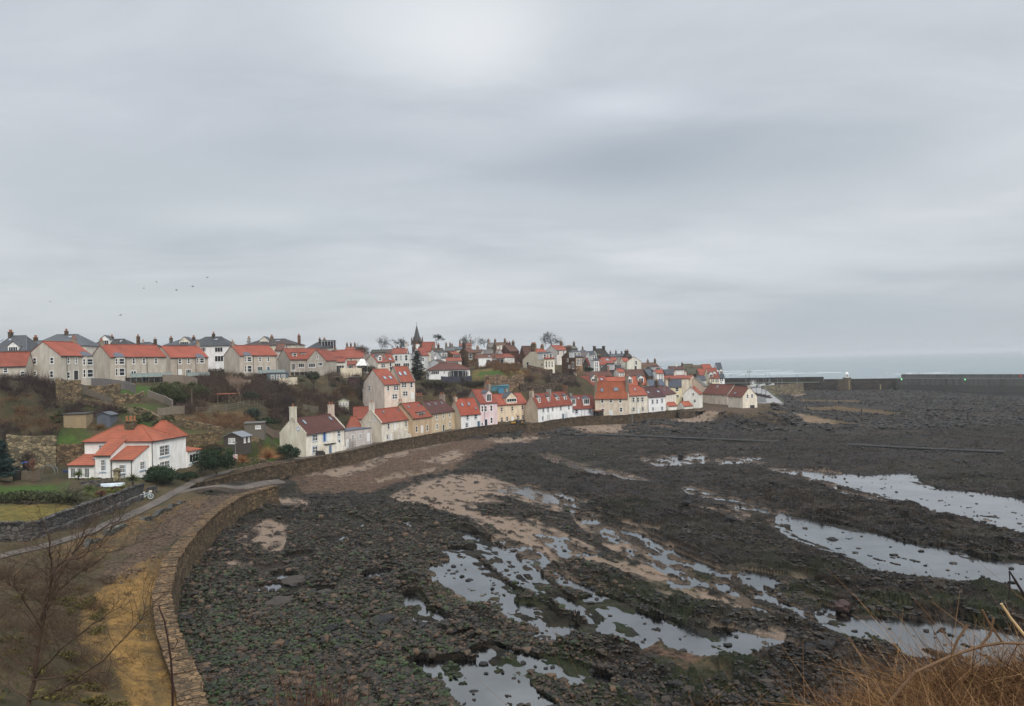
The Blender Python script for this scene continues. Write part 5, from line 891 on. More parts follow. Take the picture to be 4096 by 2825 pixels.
sc=mixc(nt,ramp(nt,med.outputs[0],.3,.7),s2l((118,102,88)),s2l((140,122,105)))
c=mixc(nt,sp.outputs[0],c,sc)
c=mixc(nt,sp.outputs[2],c,mixc(nt,ramp(nt,med.outputs[0],.35,.6),s2l((74,62,40)),s2l((120,96,60))))
c=mixc(nt,sp2.outputs[0],c,s2l((44,56,30)))
c=mixc(nt,1,c,ramp(nt,fine.outputs[0],.28,.72,(.62,.62,.62),(1.25,1.25,1.25)),'MULTIPLY')
L(nt,c,b.inputs['Base Color']); L(nt,ramp(nt,med.outputs[0],.3,.7,(.5,.5,.5),(.85,.85,.85)),b.inputs['Roughness']); b.inputs['Specular IOR Level'].default_value=.10; bump(nt,b,fine.outputs[0],1.0,.2)
FORESHORE=m
scol=sand*(1-debr)*(1-poolm)*(1-patch*.7); scol=np.maximum(scol,patch*(1-rockpatch)*.9)
me=npmesh('beach',V,qb[kf],m,{'mask':np.stack([scol.ravel(),(grav*(1-sand)).ravel(),np.maximum(weed*.6,.45*sm(-2,3,dpz)*sm(.4,.6,nA)).ravel()],1),'mask2':np.stack([(green*.6+algae*.12*(1-sand)).ravel()]*3,1)},False)
tag(link('beach',me),'rocky foreshore at low tide with sand, shingle and seaweed ledges','beach',kind='structure')
BEACH_Z=z
def bz(x,y):
    u=np.clip((x/y+.56)/(1.42)*1419,0,1418.99); r=(24-ZP)*3000/y; j=np.clip(np.searchsorted(-rel,-r),0,len(rel)-1); return BEACH_Z[j,u.astype(int)]
def bmask(A_,x,y):
    u=np.clip((x/y+.56)/(1.42)*1419,0,1418.99); r=(24-ZP)*3000/y; j=np.clip(np.searchsorted(-rel,-r),0,len(rel)-1); return A_[j,u.astype(int)]
m,nt,b=newmat('still_pool_water'); tc=N(nt,'ShaderNodeTexCoord').outputs['Object']; b.inputs['Metallic'].default_value=1.0; b.inputs['Roughness'].default_value=.14
n=noise(nt,tc,1.2,4,.6); n2=noise(nt,tc,.15,3,.6)
L(nt,mixc(nt,ramp(nt,n2.outputs[0],.35,.65),(.21,.22,.222),(.30,.31,.312)),b.inputs['Base Color']); bump(nt,b,n.outputs[0],.10,.06)
mbp=MB(); mbp.add([(-35,30,ZP),(360,30,ZP),(360,272,ZP),(300,370,ZP),(277,408,ZP),(239,471,ZP),(190,496,ZP),(148,521,ZP),(40,521,ZP)],[tuple(range(9))]); o=mbp.build('tide_pool_water',m); tag(o,'still grey water lying in the rock pools and channels','water',kind='structure')
# ---------------------------------------------------------------- sea
m,nt,b=newmat('sea_water'); tc=N(nt,'ShaderNodeTexCoord').outputs['Object']
n=noise(nt,mapping(nt,tc,(.05,.16,1),(0,0,math.radians(-12))),1,6,.62,.6); n2=noise(nt,mapping(nt,tc,(.4,1.3,1),(0,0,math.radians(-12))),1,4,.6); n3=noise(nt,mapping(nt,tc,(.004,.02,1)),1,4,.6)
c=mixc(nt,ramp(nt,n.outputs[0],.38,.64),s2l((106,118,120)),s2l((136,145,147))); c=mixc(nt,ramp(nt,n3.outputs[0],.35,.65),c,s2l((114,127,129)))
L(nt,c,b.inputs['Base Color']); b.inputs['Roughness'].default_value=.5; b.inputs['Specular IOR Level'].default_value=.4; bump(nt,b,n.outputs[0],.5,1.2)
mb=MB(); mb.add([(-4000,440,0),(200,440,0),(4000,-2000,0),(60000,1000,0),(60000,60000,0),(-60000,60000,0),(-60000,3000,0)],[(0,1,2,3,4,5,6)]); tag(mb.build('sea',m),'grey open sea reaching to the horizon','sea',kind='structure')
mf,nt,b=newmat('sea_foam'); tc=N(nt,'ShaderNodeTexCoord').outputs['Object']; b.inputs['Base Color'].default_value=(.40,.42,.43,1); b.inputs['Roughness'].default_value=.9
fx=[];ff=[]
for (x0,x1,y0,w_,sd) in [(200,290,1000,8,1),(300,440,1010,24,2),(250,420,1110,9,3),(150,260,1150,8,4),(430,500,860,8,5),(330,480,1290,6,6),(90,190,900,7,8)]:
    n_=90
    for i in range(n_+1):
        x=x0+(x1-x0)*i/n_; hw=w_*(.02+.42*float(fbm(np.array([i*.17]),np.array([sd*7.]),4,sd)[0])*1.3)*math.sin(math.pi*i/n_)**.5; y=y0+(float(fbm(np.array([i*.09]),np.array([sd*3.]),3,sd+9)[0])-.5)*40
        fx+=[(x,y-hw,.04),(x,y,1.2*float(vnoise(i*.7,sd))+.3),(x,y+hw,.05)]
        if i: k=len(fx)-6; ff+=[(k,k+3,k+4,k+1),(k+1,k+4,k+5,k+2)]
me=bpy.data.meshes.new('surf'); me.from_pydata(fx,[],ff); me.materials.append(mf); tag(link('surf',me),'white surf breaking along the outer breakwater','surf',kind='stuff')
# ---------------------------------------------------------------- white house by the shore path
def white_house():
    C0=PZ(338,1768,12.0); th=math.radians(-9); zb=6.0
    root=empty('house',(C0.x,C0.y,zb),th); tag(root,'large white house with orange hipped roof and pale blue sills beside the path','house')
    MW=Matrix.Translation((C0.x,C0.y,zb))@Matrix.Rotation(th,4,'Z')
    wm=wallm((236,236,230)); rm=roofm((200,80,56)); EH=6.0
    def blk(x0,x1,y0,y1,h,nm='wall',f=2): q=MB(); q.box(x0,x1,y0,y1,-f,h); return q.build(nm,wm,root)
    def hip(x0,x1,y0,y1,ze,zr,ix,iy=None,e=.3):
        q=MB(); ym=(y0+y1)/2; vs=[(x0-e,y0-e,ze-.1),(x1+e,y0-e,ze-.1),(x1+e,y1+e,ze-.1),(x0-e,y1+e,ze-.1),(x0+ix,ym,zr),(x1-ix,ym,zr)]; vs+=[(a,b_,c+.14) for a,b_,c in vs]
        q.add(vs,[(6,7,11,10),(8,9,10,11),(9,6,10),(7,8,11),(0,1,7,6),(1,2,8,7),(2,3,9,8),(3,0,6,9),(3,2,1,0)]); ro=q.build('roof',rm,root)
        q=MB(); T=.14
        for a,b_ in(((x0+ix,ym,zr+T),(x1-ix,ym,zr+T)),((x0+ix,ym,zr+T),(x0-e,y0-e,ze+.04)),((x1-ix,ym,zr+T),(x1+e,y0-e,ze+.04)),((x1-ix,ym,zr+T),(x1+e,y1+e,ze+.04))): q.tube(a,b_,.11,.11,6)
        q.build('ridge',rm,ro)
        q=MB(); q.tube((x0-e,y0-e-.05,ze-.08),(x1+e,y0-e-.05,ze-.08),.07,.07,6); q.tube((x1+e+.05,y0-e,ze-.08),(x1+e+.05,y1+e,ze-.08),.07,.07,6); q.build('gutter',DARKM,ro)
    blk(0,13.4,0,6.6,EH-.02); hip(0,13.4,0,6.6,EH,8.5,5.6 if False else 4.4)
    blk(7.5,13.2,6.7,10.2,EH-.06); hip(7.5,13.2,5.2,10.4,EH-.03,8.9,2.4)
    def lean(x0,x1,y0,zl,zh,nm='wing'):
        q=MB(); q.add([(x0,y0,-2),(x1,y0,-2),(x1,0,-2),(x0,0,-2),(x0,y0,zl),(x1,y0,zl),(x1,-.002,zh),(x0,-.002,zh)],[(0,1,5,4),(1,2,6,5),(3,0,4,7),(4,5,6,7)]); o=q.build(nm,wm,root)
        q=MB(); k=(zh-zl)/(-y0); a=y0-.3; za=zl-.3*k; q.add([(x0-.15,a,za+.01),(x1+.15,a,za+.01),(x1+.15,-.01,zh+.01),(x0-.15,-.01,zh+.01),(x0-.15,a,za+.15),(x1+.15,a,za+.15),(x1+.15,-.01,zh+.15),(x0-.15,-.01,zh+.15)],[(3,2,1,0),(4,5,6,7),(0,1,5,4),(1,2,6,5),(3,0,4,7)])
        q.build('roof',rm,o); q=MB(); q.tube((x0-.15,a-.05,za),(x1+.15,a-.05,za),.07,.07,6); q.build('gutter',DARKM,o); return o
    lean(5.2,8.2,-4.0,4.1,6.3); lean(8.5,12.6,-4.1,3.3,5.1); lw=lean(0,5.0,-4.0,2.4,3.7)
    # rear right wing
    q=MB(); q.box(9,13.45,10.21,14.5,-2,2.9); o=q.build('wing',wm,root); q=MB(); q.add([(8.8,10.2,4.3),(13.8,10.2,2.85),(13.8,14.8,2.85),(8.8,14.8,2.95),(8.8,10.2,4.45),(13.8,10.2,3.0),(13.8,14.8,3.0),(8.8,14.8,3.1)],[(3,2,1,0),(4,5,6,7),(1,2,6,5),(2,3,7,6),(0,1,5,4),(3,0,4,7)]); q.build('roof',rm,o)
    blue=(150,178,198)
    def w(loc,rz,kind,w_,h_,sill=True):
        fm,pm=winmesh(w_,h_,kind); a=link('window',fm,root,loc,(0,0,rz)); link('pane',pm,a)
        if sill:
            q=MB(); q.box(-w_/2-.15,w_/2+.15,-.14,.0,-h_/2-.26,-h_/2-.12); q.build('sill',plain('pale_blue_paint',blue,.6,0.0,.08),a)
            q=MB(); q.box(w_/2+.0015,w_/2+.09,-.07,.0,-h_/2,h_/2); q.build('reveal',plain('pale_blue_paint',blue,.6,0.0,.08),a)
    w((3.3,0,4.5),0,'p',1.05,1.9); w((6.7,-4.0,2.35),0,'p',.95,2.0); w((10.4,-4.1,1.75),0,'p',1.2,1.4); w((12.6,-1.9,2.0),math.pi/2,'p',1.3,1.4)
    w((13.4,3.2,4.0),math.pi/2,'r',2.8,1.9); w((13.4,3.2,1.15),math.pi/2,'r',2.8,1.9); w((13.45,12.3,1.5),math.pi/2,'t',3.0,1.7)
    for y in (2.45,3.95): 
        pass
    for x in (.9,2.2,3.6): w((x,-4.0,1.05),0,'g',.95,1.7,False)
    for x,y,h_ in((8.35,-4.2,3.2),(12.2,-4.2,3.2),(13.32,-.1,5.8),(13.5,14.2,2.8)): q=MB(); q.tube((x,y,0),(x,y,h_),.06,.06,6); q.build('downpipe',DARKM,root)
    k=(8.5-6)/3.3
    cx=7.2; q=MB(); q.box(cx-.9,cx+.9,2.2,3.2,7.6,9.3); co=q.build('chimney',stonem((112,100,80)),root); q=MB(); q.box(cx-1.05,cx+1.05,2.05,3.35,9.302,9.48); q.build('chimney_cope',stonem((112,100,80)),co)
    for i in range(4): link('chimney_pot',potmesh(.85,.2),co,(cx-.66+i*.44,2.7+(.2 if i%2 else -.1),9.48))
    q=MB(); q.tube((cx+.1,2.7,9.4),(cx+.1,2.7,11.6),.03,.03,4); q.tube((cx-.35,2.7,11.3),(cx+.5,2.7,11.3),.025,.025,4); q.build('aerial',METAL,root)
    for (x,y,z,a,w_,h_) in [(3.9,-1.9,3.25,math.atan(1.3/4),1.2,1.1)]:
        q=MB(); q.box(-w_/2,w_/2,-h_/2,h_/2,0,.1); q.mi=1; q.box(-w_/2+.08,w_/2-.08,-h_/2+.08,h_/2-.08,.101,.12); q.build('skylight',[LEAD,SKYGL],root,(x,y,z),(a,0,0))
    for a,b_ in((-1,-5),(14,-5),(14,15),(-1,11)):
        p=MW@Vector((a,b_,0)); 
    PLAN.append([tuple((MW@Vector((a,b_,0))).xy) for a,b_ in((-.5,-5),(14,-5),(14,15),(-.5,11))])
    return root
white_house()
# lower steps/details on shore row: outside stairs
def stair(Hh,label,x0,x1,ztop,wdt=1.3,land=1.2,col=(232,226,208),flip=False):
    """outside forestair: landing then sloped balustrade wall, child of the house"""
    q=MB(); s_=1 if not flip else -1
    xl=x0+s_*land
    pr=[(x0,-1),(x1,-1),(x1,.9),(xl,ztop+.9),(x0,ztop+.9)]
    if flip: pr=pr[::-1]
    q.exty(pr,-wdt,-wdt+.18); q.exty([(x0,-1),(x1,-1),(x1,.1),(xl,ztop),(x0,ztop)] if not flip else [(x0,-1),(x1,-1),(x1,.1),(xl,ztop),(x0,ztop)][::-1],-wdt+.181,-.01)
    q.build('outside_stair',wallm(col),Hh['root'])
def onx(h,x,y): return h['onplane'](zz(h['Z'],x,y),1,0).x
stair(H1,'',onx(H1,930,900),onx(H1,1190,1090),2.6,1.5,1.0)
q=MB(); xa=onx(H1,850,1100); xb=onx(H1,960,1100)+.6; q.box(xa,xb,-2.2,-1.52,-1,2.3); po=q.build('porch',wallm((232,226,208)),H1['root']); q=MB(); q.box(xa-.15,xb+.15,-2.4,-1.4,2.302,2.45); q.build('porch_roof',DARKM,po)
dm_,fm_=doormesh(.95,2.0,(104,122,146)); link('door',dm_,po,((xa+xb)/2-.2,-2.2,1.05))
stair(H3,'',onx(H3,1990,840),onx(H3,2200,950),2.5,1.4,1.6,(214,206,186))
stair(H9,'',onx(H9,335,700),onx(H9,520,735),2.5,1.3,1.2,(226,228,228)); stair(H9,'',onx(H9,598,660),onx(H9,735,705),2.5,1.3,1.2,(226,228,230))
# H10 hut, A annexe not needed
# verandas
def balcony(Hh,pa,pb,zf,proj,rail='glass',label=''):
    xa=onx(Hh,*pa); xb=onx(Hh,*pb); xb=max(xb,xa+2); q=MB(); q.box(xa,xb,-proj,-.02,zf-.16,zf); bo=q.build('veranda',WOODD,Hh['root'])
    q=MB(); n=max(2,int((xb-xa)/1.6))
    for i in range(n+1):
        x=xa+(xb-xa)*i/n; q.box(x-.03,x+.03,-proj,-proj+.06,zf+.001,zf+1.05); q.box(x-.05,x+.05,-proj+.07,-proj+.17,zf-2.8,zf-.161)
    q.box(xa,xb,-proj-.01,-proj+.07,zf+1.051,zf+1.1); q.build('rail',METAL if rail=='glass' else WHITE,bo)
    if rail=='glass':
        gm=plain('veranda_glass',(150,164,160),.15,0.0,.1); q=MB(); q.box(xa+.04,xb-.04,-proj+.02,-proj+.035,zf+.1,zf+1.0); q.build('glass_panel',gm,bo)
HB_=None
for o in list(COL.objects):
    pass
balcony(HB2,(1890,850),(2520,850),1.0,2.4); balcony(HC2,(700,850),(1040,850),1.0,1.8); balcony(HD2,(1765,790),(2180,790),1.0,2.2); 
balcony(E,(232,720),(760,720),2.0,2.6,'white')
# ---------------------------------------------------------------- church tower
def church():
    p=PD(1669,1400,430); root=empty('church_tower',(p.x,p.y,22),math.radians(20)); tag(root,'dark stone clock tower with pointed slate spire rising above the town roofs','tower')
    st=stonem((104,84,74)); h=2.5; T=15.6
    q=MB(); q.box(-h,h,-h,h,-3,T); q.build('tower_shaft',st,root)
    q=MB(); q.box(-h-.25,h+.25,-h-.25,h+.25,T+.002,T+.4)
    for i in range(7):
        for s_ in(-1,1): q.box(-h-.2+i*.78,-h+.2+i*.78,s_*(h+.1)-.12,s_*(h+.1)+.12,T+.401,T+1.0); q.box(s_*(h+.1)-.12,s_*(h+.1)+.12,-h+.22+i*.7,-h+.5+i*.7,T+.403,T+.98)
    q.build('parapet',st,root)
    for a in(-1,1):
        for b_ in(-1,1):
            q=MB(); q.tube((a*h,b_*h,T-1.4),(a*h,b_*h,T+1.8),.42,.42,8); q.tube((a*h,b_*h,T+1.801),(a*h,b_*h,T+3.4),.46,.02,8); q.build('turret',st,root)
    q=MB(); q.tube((0,0,T+.41),(0,0,T+4.0),2.1,1.55,8); q.tube((0,0,T+4.001),(0,0,T+10.0),1.55,.06,8); q.build('spire',slatem((66,64,66)),root)
    q=MB(); q.tube((0,0,T+10),(0,0,T+11.6),.06,.04,5); q.box(-.5,.3,-.02,.02,T+11.0,T+11.25); q.build('weather_vane',DARKM,root)
    for rz,(x,y) in((0,(0,-h-.03)),(-math.pi/2,(-h-.03,0))):
        q=MB(); q.tube((0,.03,0),(0,-.04,0),.85,.85,20); f_=q.build('clock_face',WHITE,root,(x,y,T-1.9),(0,0,rz)); q=MB(); q.box(-.04,.04,-.07,-.05,-.05,.6); q.box(-.05,.4,-.071,-.051,-.05,.04); q.build('clock_hand',DARKM,f_)
        for x_ in(-.9,.9): q=MB(); q.box(x_-.35,x_+.35,-.02,.02,-1.2,1.2); q.build('louvre',DARKM,root,(x,y,T-5.5),(0,0,rz))
church()
# ---------------------------------------------------------------- piers
CONC=stonem((74,70,66),.7); 
m,nt,b=newmat('stained_concrete'); tc=N(nt,'ShaderNodeTexCoord').outputs['Object']; n1=noise(nt,mapping(nt,tc,(.5,.5,.12)),1,5,.65); n2=noise(nt,tc,1.5,4,.7); sx_=N(nt,'ShaderNodeSeparateXYZ'); L(nt,tc,sx_.inputs[0])
c=mixc(nt,ramp(nt,n1.outputs[0],.35,.65),s2l((52,52,50)),s2l((92,90,84))); c=mixc(nt,ramp(nt,n2.outputs[0],.5,.8),c,s2l((112,110,100)))
lowm=N(nt,'ShaderNodeMapRange'); L(nt,sx_.outputs[2],lowm.inputs[0]); lowm.inputs[1].default_value=4.2; lowm.inputs[2].default_value=4.9
c=mixc(nt,lowm.outputs[0],s2l((64,62,56)),c); L(nt,c,b.inputs['Base Color']); b.inputs['Roughness'].default_value=.85; PCON=m
def slab(name,label,cat,a,b_,th,z0,z1,mat,parent=None):
    d=Vector((b_[0]-a[0],b_[1]-a[1])); Ln=d.length; th_=math.atan2(d.y,d.x); q=MB(); q.box(0,Ln,0,th,z0,z1); o=q.build(name,mat,parent,(a[0],a[1],0) if parent is None else None,(0,0,th_) if parent is None else None)
    if label: tag(o,label,cat)
    return o,Ln,th_
A0=(238.7,468.0); A1=(320.0,333.0); d=Vector((A1[0]-A0[0],A1[1]-A0[1])); PL=d.length; pth=math.atan2(d.y,d.x)
pr=empty('pier',(A0[0],A0[1],0),pth); tag(pr,'long high concrete pier with railing and green lamps at the right edge','pier')
q=MB(); q.box(0,PL,0,7,-1,8.3); q.build('pier_wall',PCON,pr); q=MB(); q.box(0,PL,6.0,7.0,8.301,10.7); q.build('parapet',PCON,pr)
for i,x in enumerate([0.3,31,61,92,123]): q=MB(); q.box(x,x+1.2,-.5,-.003,-1,8.2); q.build('buttress',CONC,pr)
q=MB()
for i in range(int(PL/2.4)+1): q.box(i*2.4,i*2.4+.08,.2,.28,8.3,9.5)
for z_ in(8.9,9.45): q.tube((0,.24,z_),(PL,.24,z_),.05,.05,5)
q.build('railing',METAL,pr)
LG=newmat('green_lamp')[0]; LG.node_tree.nodes['Principled BSDF'].inputs['Emission Color'].default_value=(.02,.9,.2,1); LG.node_tree.nodes['Principled BSDF'].inputs['Emission Strength'].default_value=1.5
for x in(4.0,42.0): q=MB(); q.box(x-.3,x+.3,-.2,-.02,7.5,8.2); q.build('navigation_lamp',LG,pr)
q=MB(); q.box(68.0,68.9,5.7,5.9,9.0,10.4); q.build('lifebuoy_box',plain('red_paint',(200,60,50),.6),pr)
# breakwater left of the pier
br=empty('breakwater',(148,520,0),math.atan2(470-520,238.4-148)); BL=math.hypot(90.4,50); tag(br,'dark stone breakwater running from the harbour to the high pier','breakwater')
q=MB(); q.box(-70,BL+6,0,8,-1,6.6); q.build('breakwater_wall',stonem((62,56,52),.8),br); q=MB(); q.box(-70,BL*.60,5.0,6.4,6.601,9.8); q.build('parapet',stonem((52,48,46),.8),br); q=MB(); q.box(BL*.60+.3,BL+6,5.0,6.2,6.602,8.2); q.build('low_parapet',stonem((52,48,46),.8),br)
q=MB(); q.box(-70,BL*.58,-.7,-.003,6.2,6.75); q.build('deck_edge',plain('pale_concrete',(120,122,108)),br)
# light tower
p=PD(3387,1500,480); lt=empty('harbour_light',(p.x,p.y,0),0); tag(lt,'small white conical-capped harbour light on a square stone base','light')
q=MB(); q.box(-1.9,1.9,-1.9,1.9,0,9.3); q.build('stone_base',stonem((96,84,72)),lt); q=MB(); q.box(-6.5,-1.95,-2.2,2.2,0,8.0); q.build('stone_platform',stonem((84,76,66)),lt)
q=MB(); q.tube((0,0,9.3),(0,0,11.6),1.05,.95,12); q.build('lamp_room',WHITE,lt); q=MB(); q.tube((0,0,11.6),(0,0,12.0),1.25,1.1,12); q.tube((0,0,12.0),(0,0,12.9),1.1,.12,12); q.build('cap',WHITE,lt); q=MB(); q.box(-.3,.3,-1.06,-.9,9.9,10.9); q.build('window',GLASS,lt)
# inner quay
a=PD(3052,1546,430); b_=PD(3213,1520,458); o,_,_=slab('quay_wall','sloping inner quay wall of pale stone above the dark rocks','wall',(a.x,a.y),(b_.x,b_.y),1.2,-1,7.4,stonem((118,110,92),.8))
# slipway
m,nt,b=newmat('slipway_concrete'); tc=N(nt,'ShaderNodeTexCoord').outputs['Object']; n1=noise(nt,tc,.2,5,.6); br_=N(nt,'ShaderNodeTexBrick'); br_.inputs['Scale'].default_value=.25; L(nt,tc,br_.inputs['Vector']); br_.inputs['Mortar Size'].default_value=.012
for i,c_ in((1,(150,148,146)),(2,(138,136,134)),(3,(108,106,104))): br_.inputs[i].default_value=(*s2l(c_),1)
L(nt,mixc(nt,1,br_.outputs[0],ramp(nt,n1.outputs[0],.3,.7,(.75,.75,.75),(1.05,1.05,1.05)),'MULTIPLY'),b.inputs['Base Color']); b.inputs['Roughness'].default_value=.7
cs=[PZ(3020,1612,4.6),PZ(3134,1613,4.4),PZ(3052,1551,5.6),PZ(3000,1556,5.6)]
q=MB(); q.add([tuple(v) for v in cs]+[(v.x,v.y,-1) for v in cs],[(0,1,2,3),(5,1,0,4),(6,2,1,5),(7,3,2,6),(4,0,3,7)]); tag(q.build('slipway',m),'broad pale concrete slipway beside the cream gable end','slipway',kind='structure')
q=MB()
for i in range(15):
    f_=i/14; v=cs[1].lerp(cs[2],f_); q.box(v.x-.06,v.x+.06,v.y-.06,v.y+.06,v.z,v.z+1.1)
for dz in(.55,1.05): q.tube(cs[1]+Vector((0,0,dz)),cs[2]+Vector((0,0,dz)),.06,.06,5)
tag(q.build('handrail',plain('green_rail',(110,126,96),.6)),'green metal handrail down the far edge of the concrete slipway','railing')
yard=[PZ(2925,1560,4.9),PZ(3060,1556,5.55),PZ(3080,1545,5.55),PZ(2925,1530,5.0)]
q=MB(); q.add([(101,322,4.9),(108,320,4.7),(147,442,5.4),(157,468,5.2),(104,470,5.0),(98,330,4.9)],[(0,1,2,3,4,5)]); tag(q.build('harbour_yard',plain('yard_tarmac',(96,94,92),.9)),'grey harbour yard behind the cream building','yard',kind='structure')
# boats & gear in the yard
def boat(label,p,rz,Lb,col,flip=False,z=0,mast=0,grp=None,boom=False):
    n=9; vs=[];fs=[]
    for i in range(n+1):
        t=i/n; x=(t-.5)*Lb; w_=Lb*.17*math.sin(math.pi*min(1,(1-t)*.62+.30))*(1 if t<.99 else .05)* (1-(max(0,t-.6)/.4)**2); w_=max(w_,.03); k=-.05*Lb*0+ (max(0,t-.5)**2)*Lb*.12
        vs+=[(x,-w_,Lb*.14+k),(x,-w_*.75,Lb*.03),(x,0,0),(x,w_*.75,Lb*.03),(x,w_,Lb*.14+k)]
    for i in range(n):
        for j in range(4): a=i*5+j; fs.append((a,a+1,a+6,a+5))
    fs.append((0,1,2,3,4)); 
    root=empty('boat',p,rz); tag(root,label,'boat',grp); me=bpy.data.meshes.new('hull'); me.from_pydata(vs,[],fs); me.materials.append(plain('boat_paint',col,.5)); h_=link('hull',me,root)
    if flip: h_.rotation_euler=(math.pi,0,0); h_.location=(0,0,Lb*.15)
    else:
        h_.location=(0,0,z); q=MB()
        for x in(-.2,.1): q.box(x*Lb,x*Lb+.2,-Lb*.13,Lb*.13,z+Lb*.1,z+Lb*.1+.05)
        q.build('thwart',WOOD,root)
    if mast: q=MB(); q.tube((0,0,z),(0,0,mast),.07,.05,5); q.build('mast',METAL,root)
    return root
def gz_(px,py,z): v=PZ(px,py,z); return (v.x,v.y,z)
boat('upturned pale blue dinghy lying among the garden plants',hit(452,1950)+Vector((0,0,.1)),.2,3.6,(196,208,214),flip=True)
boat('upturned grey-white boat hull behind the A-frame in the yard',gz_(3052,1519,7.3),.1,12,(150,164,172),flip=True)
boat('small white boat beside the timber wheel in the yard',gz_(2905,1533,5.5),.9,6,(206,210,210))
boat('white boat with mast parked above the slipway',gz_(3035,1541,5.5),2.2,5.5,(214,216,214),mast=6)
boat('small tan boat near the breakwater end of the yard',gz_(3110,1526,6.0),.4,6,(150,120,90))
boat('yellow rowing boat on the sea wall in front of the peach house',Vector(PZ(*zz('Q4',1765,735),4.8)),.5,3.4,(206,158,48))
boat('second yellow boat bow showing right of the black winch',Vector(PZ(*zz('Q4',1850,728),4.8)),1.2,2.2,(206,158,48))
v=PZ(*zz('Q4',1805,745),4.6); r_=empty('winch',v,.4); tag(r_,'black anchor winch with upright arms between the yellow boats','winch'); q=MB(); q.box(-.7,.7,-.5,.5,0,.7); q.tube((-.9,0,.9),(.9,0,.9),.35,.35,10); q.build('drum',DARKM,r_); q=MB(); q.tube((-.3,0,1.2),(-.6,0,3.2),.06,.04,5); q.tube((.3,0,1.2),(.5,0,3.0),.06,.04,5); q.tube((-.9,0,2.6),(-.1,0,2.7),.04,.04,5); q.build('arm',DARKM,r_)
for lab,px,y0,y1,r0 in [('tall yard pole nearest the slate house',1080,560,668,.12),('thin yard pole over the boat hull',1383,560,690,.09),('yard pole left of the quay wall light',1435,556,600,.09),('pale yard pole before the quay wall',1627,590,688,.14),('tallest pale pole at the outer quay wall',1855,580,652,.14),('short yard post behind the tan boat',1557,590,640,.12),('yard pole beside the white boat',1352,640,715,.14),('short pole with cap between the boats',1232,590,622,.12)]:
    a=zz('R6',px,y1); c_=zz('R6',px,y0); Dd=400 if px<1400 else 430; P1=PD(a[0],a[1],Dd); P2=PD(c_[0],c_[1],Dd); z1=min(P1.z,5.2)
    q=MB(); q.tube((P1.x,P1.y,z1-.5),(P1.x,P1.y,P2.z),r0,r0*.8,6); q.tube((P1.x,P1.y,P2.z),(P1.x,P1.y,P2.z+.25),r0*1.6,r0*1.6,6); tag(q.build('pole',METAL),lab,'pole','poles around the harbour yard')
a=zz('R6',1130,640); P1=PD(*a,405); r_=empty('street_lamp',(P1.x,P1.y,P1.z-3)); tag(r_,'ornate three-armed lamp standing against the sea in the yard','street lamp'); q=MB(); q.tube((0,0,0),(0,0,7.2),.12,.07,6); q.build('post',DARKM,r_)
for x in(-.9,0,.9): q=MB(); q.tube((0,0,6.3),(x,0,6.8+.6*(x==0)),.05,.05,4); q.tube((x,0,6.8+.6*(x==0)),(x,0,7.5+.6*(x==0)),.25,.12,6); q.build('lantern',DARKM,r_)
for lab,px,py,s_ in[('white timber A-frame hoist beside the slipway',1440,715,4.4)]:
    P1=PZ(*zz('R6',px,py),5.5); q=MB()
    for a_,b2 in(((-1.4,0,0),(0,0,s_)),((1.4,0,0),(0,0,s_)),((-.8,0,s_*.4),(.8,0,s_*.4)),((0,2,0),(0,0,s_))): q.tube(Vector(a_)+P1,Vector(b2)+P1,.14,.12,5)
    tag(q.build('hoist',METAL),lab,'hoist')
for lab,px,py in[('white spoked wheel trolley nearest the slate harbour house',815,690),('white crossed timber trailer at the head of the slipway',1185,745)]:
    P1=PZ(*zz('R6',px,py),5.2); q=MB()
    for i in range(5): t_=i*math.pi/5; q.tube(P1+Vector((-2.3*math.cos(t_),0,2.2-2.2*math.sin(t_))),P1+Vector((2.3*math.cos(t_),0,2.2+2.2*math.sin(t_))),.12,.12,4)
    tag(q.build('trailer',WHITE),lab,'trailer')
q=MB(); P1=PZ(*zz('R6',1290,745),5.3); 
for i in range(9): q.box(P1.x-7+i*1.9,P1.x-7+i*1.9+1.5,P1.y-.7+(i%3),P1.y+.7+(i%3),5.2,5.9+.5*((i*7)%3))
tag(q.build('fish_box_stack',plain('white_plastic',(206,208,206),.6)),'low row of white fish boxes at the head of the slipway','boxes')
q=MB(); P1=PZ(*zz('R6',1310,900),4.9)
for i in range(12): q.box(P1.x-1+i*.1,P1.x+.4+i*.35,P1.y-14+i*3.1,P1.y-12.6+i*3.1,4.6,5.3+.7*((i*5)%3)/2)
tag(q.build('creel_stack',WOODD),'dark stacks of lobster creels on the slipway edge','creels')
for i,(px,py,lab) in enumerate([(1320,860,'navy notice post on the slipway'),(1385,930,'second navy notice post lower on the slipway')]):
    P1=PZ(*zz('R6',px,py),4.9); q=MB(); q.tube(P1,P1+Vector((0,0,3.2 if i==0 else 4)),.12,.12,5); tag(q.build('post',plain('navy_paint',(60,62,92))),lab,'post')
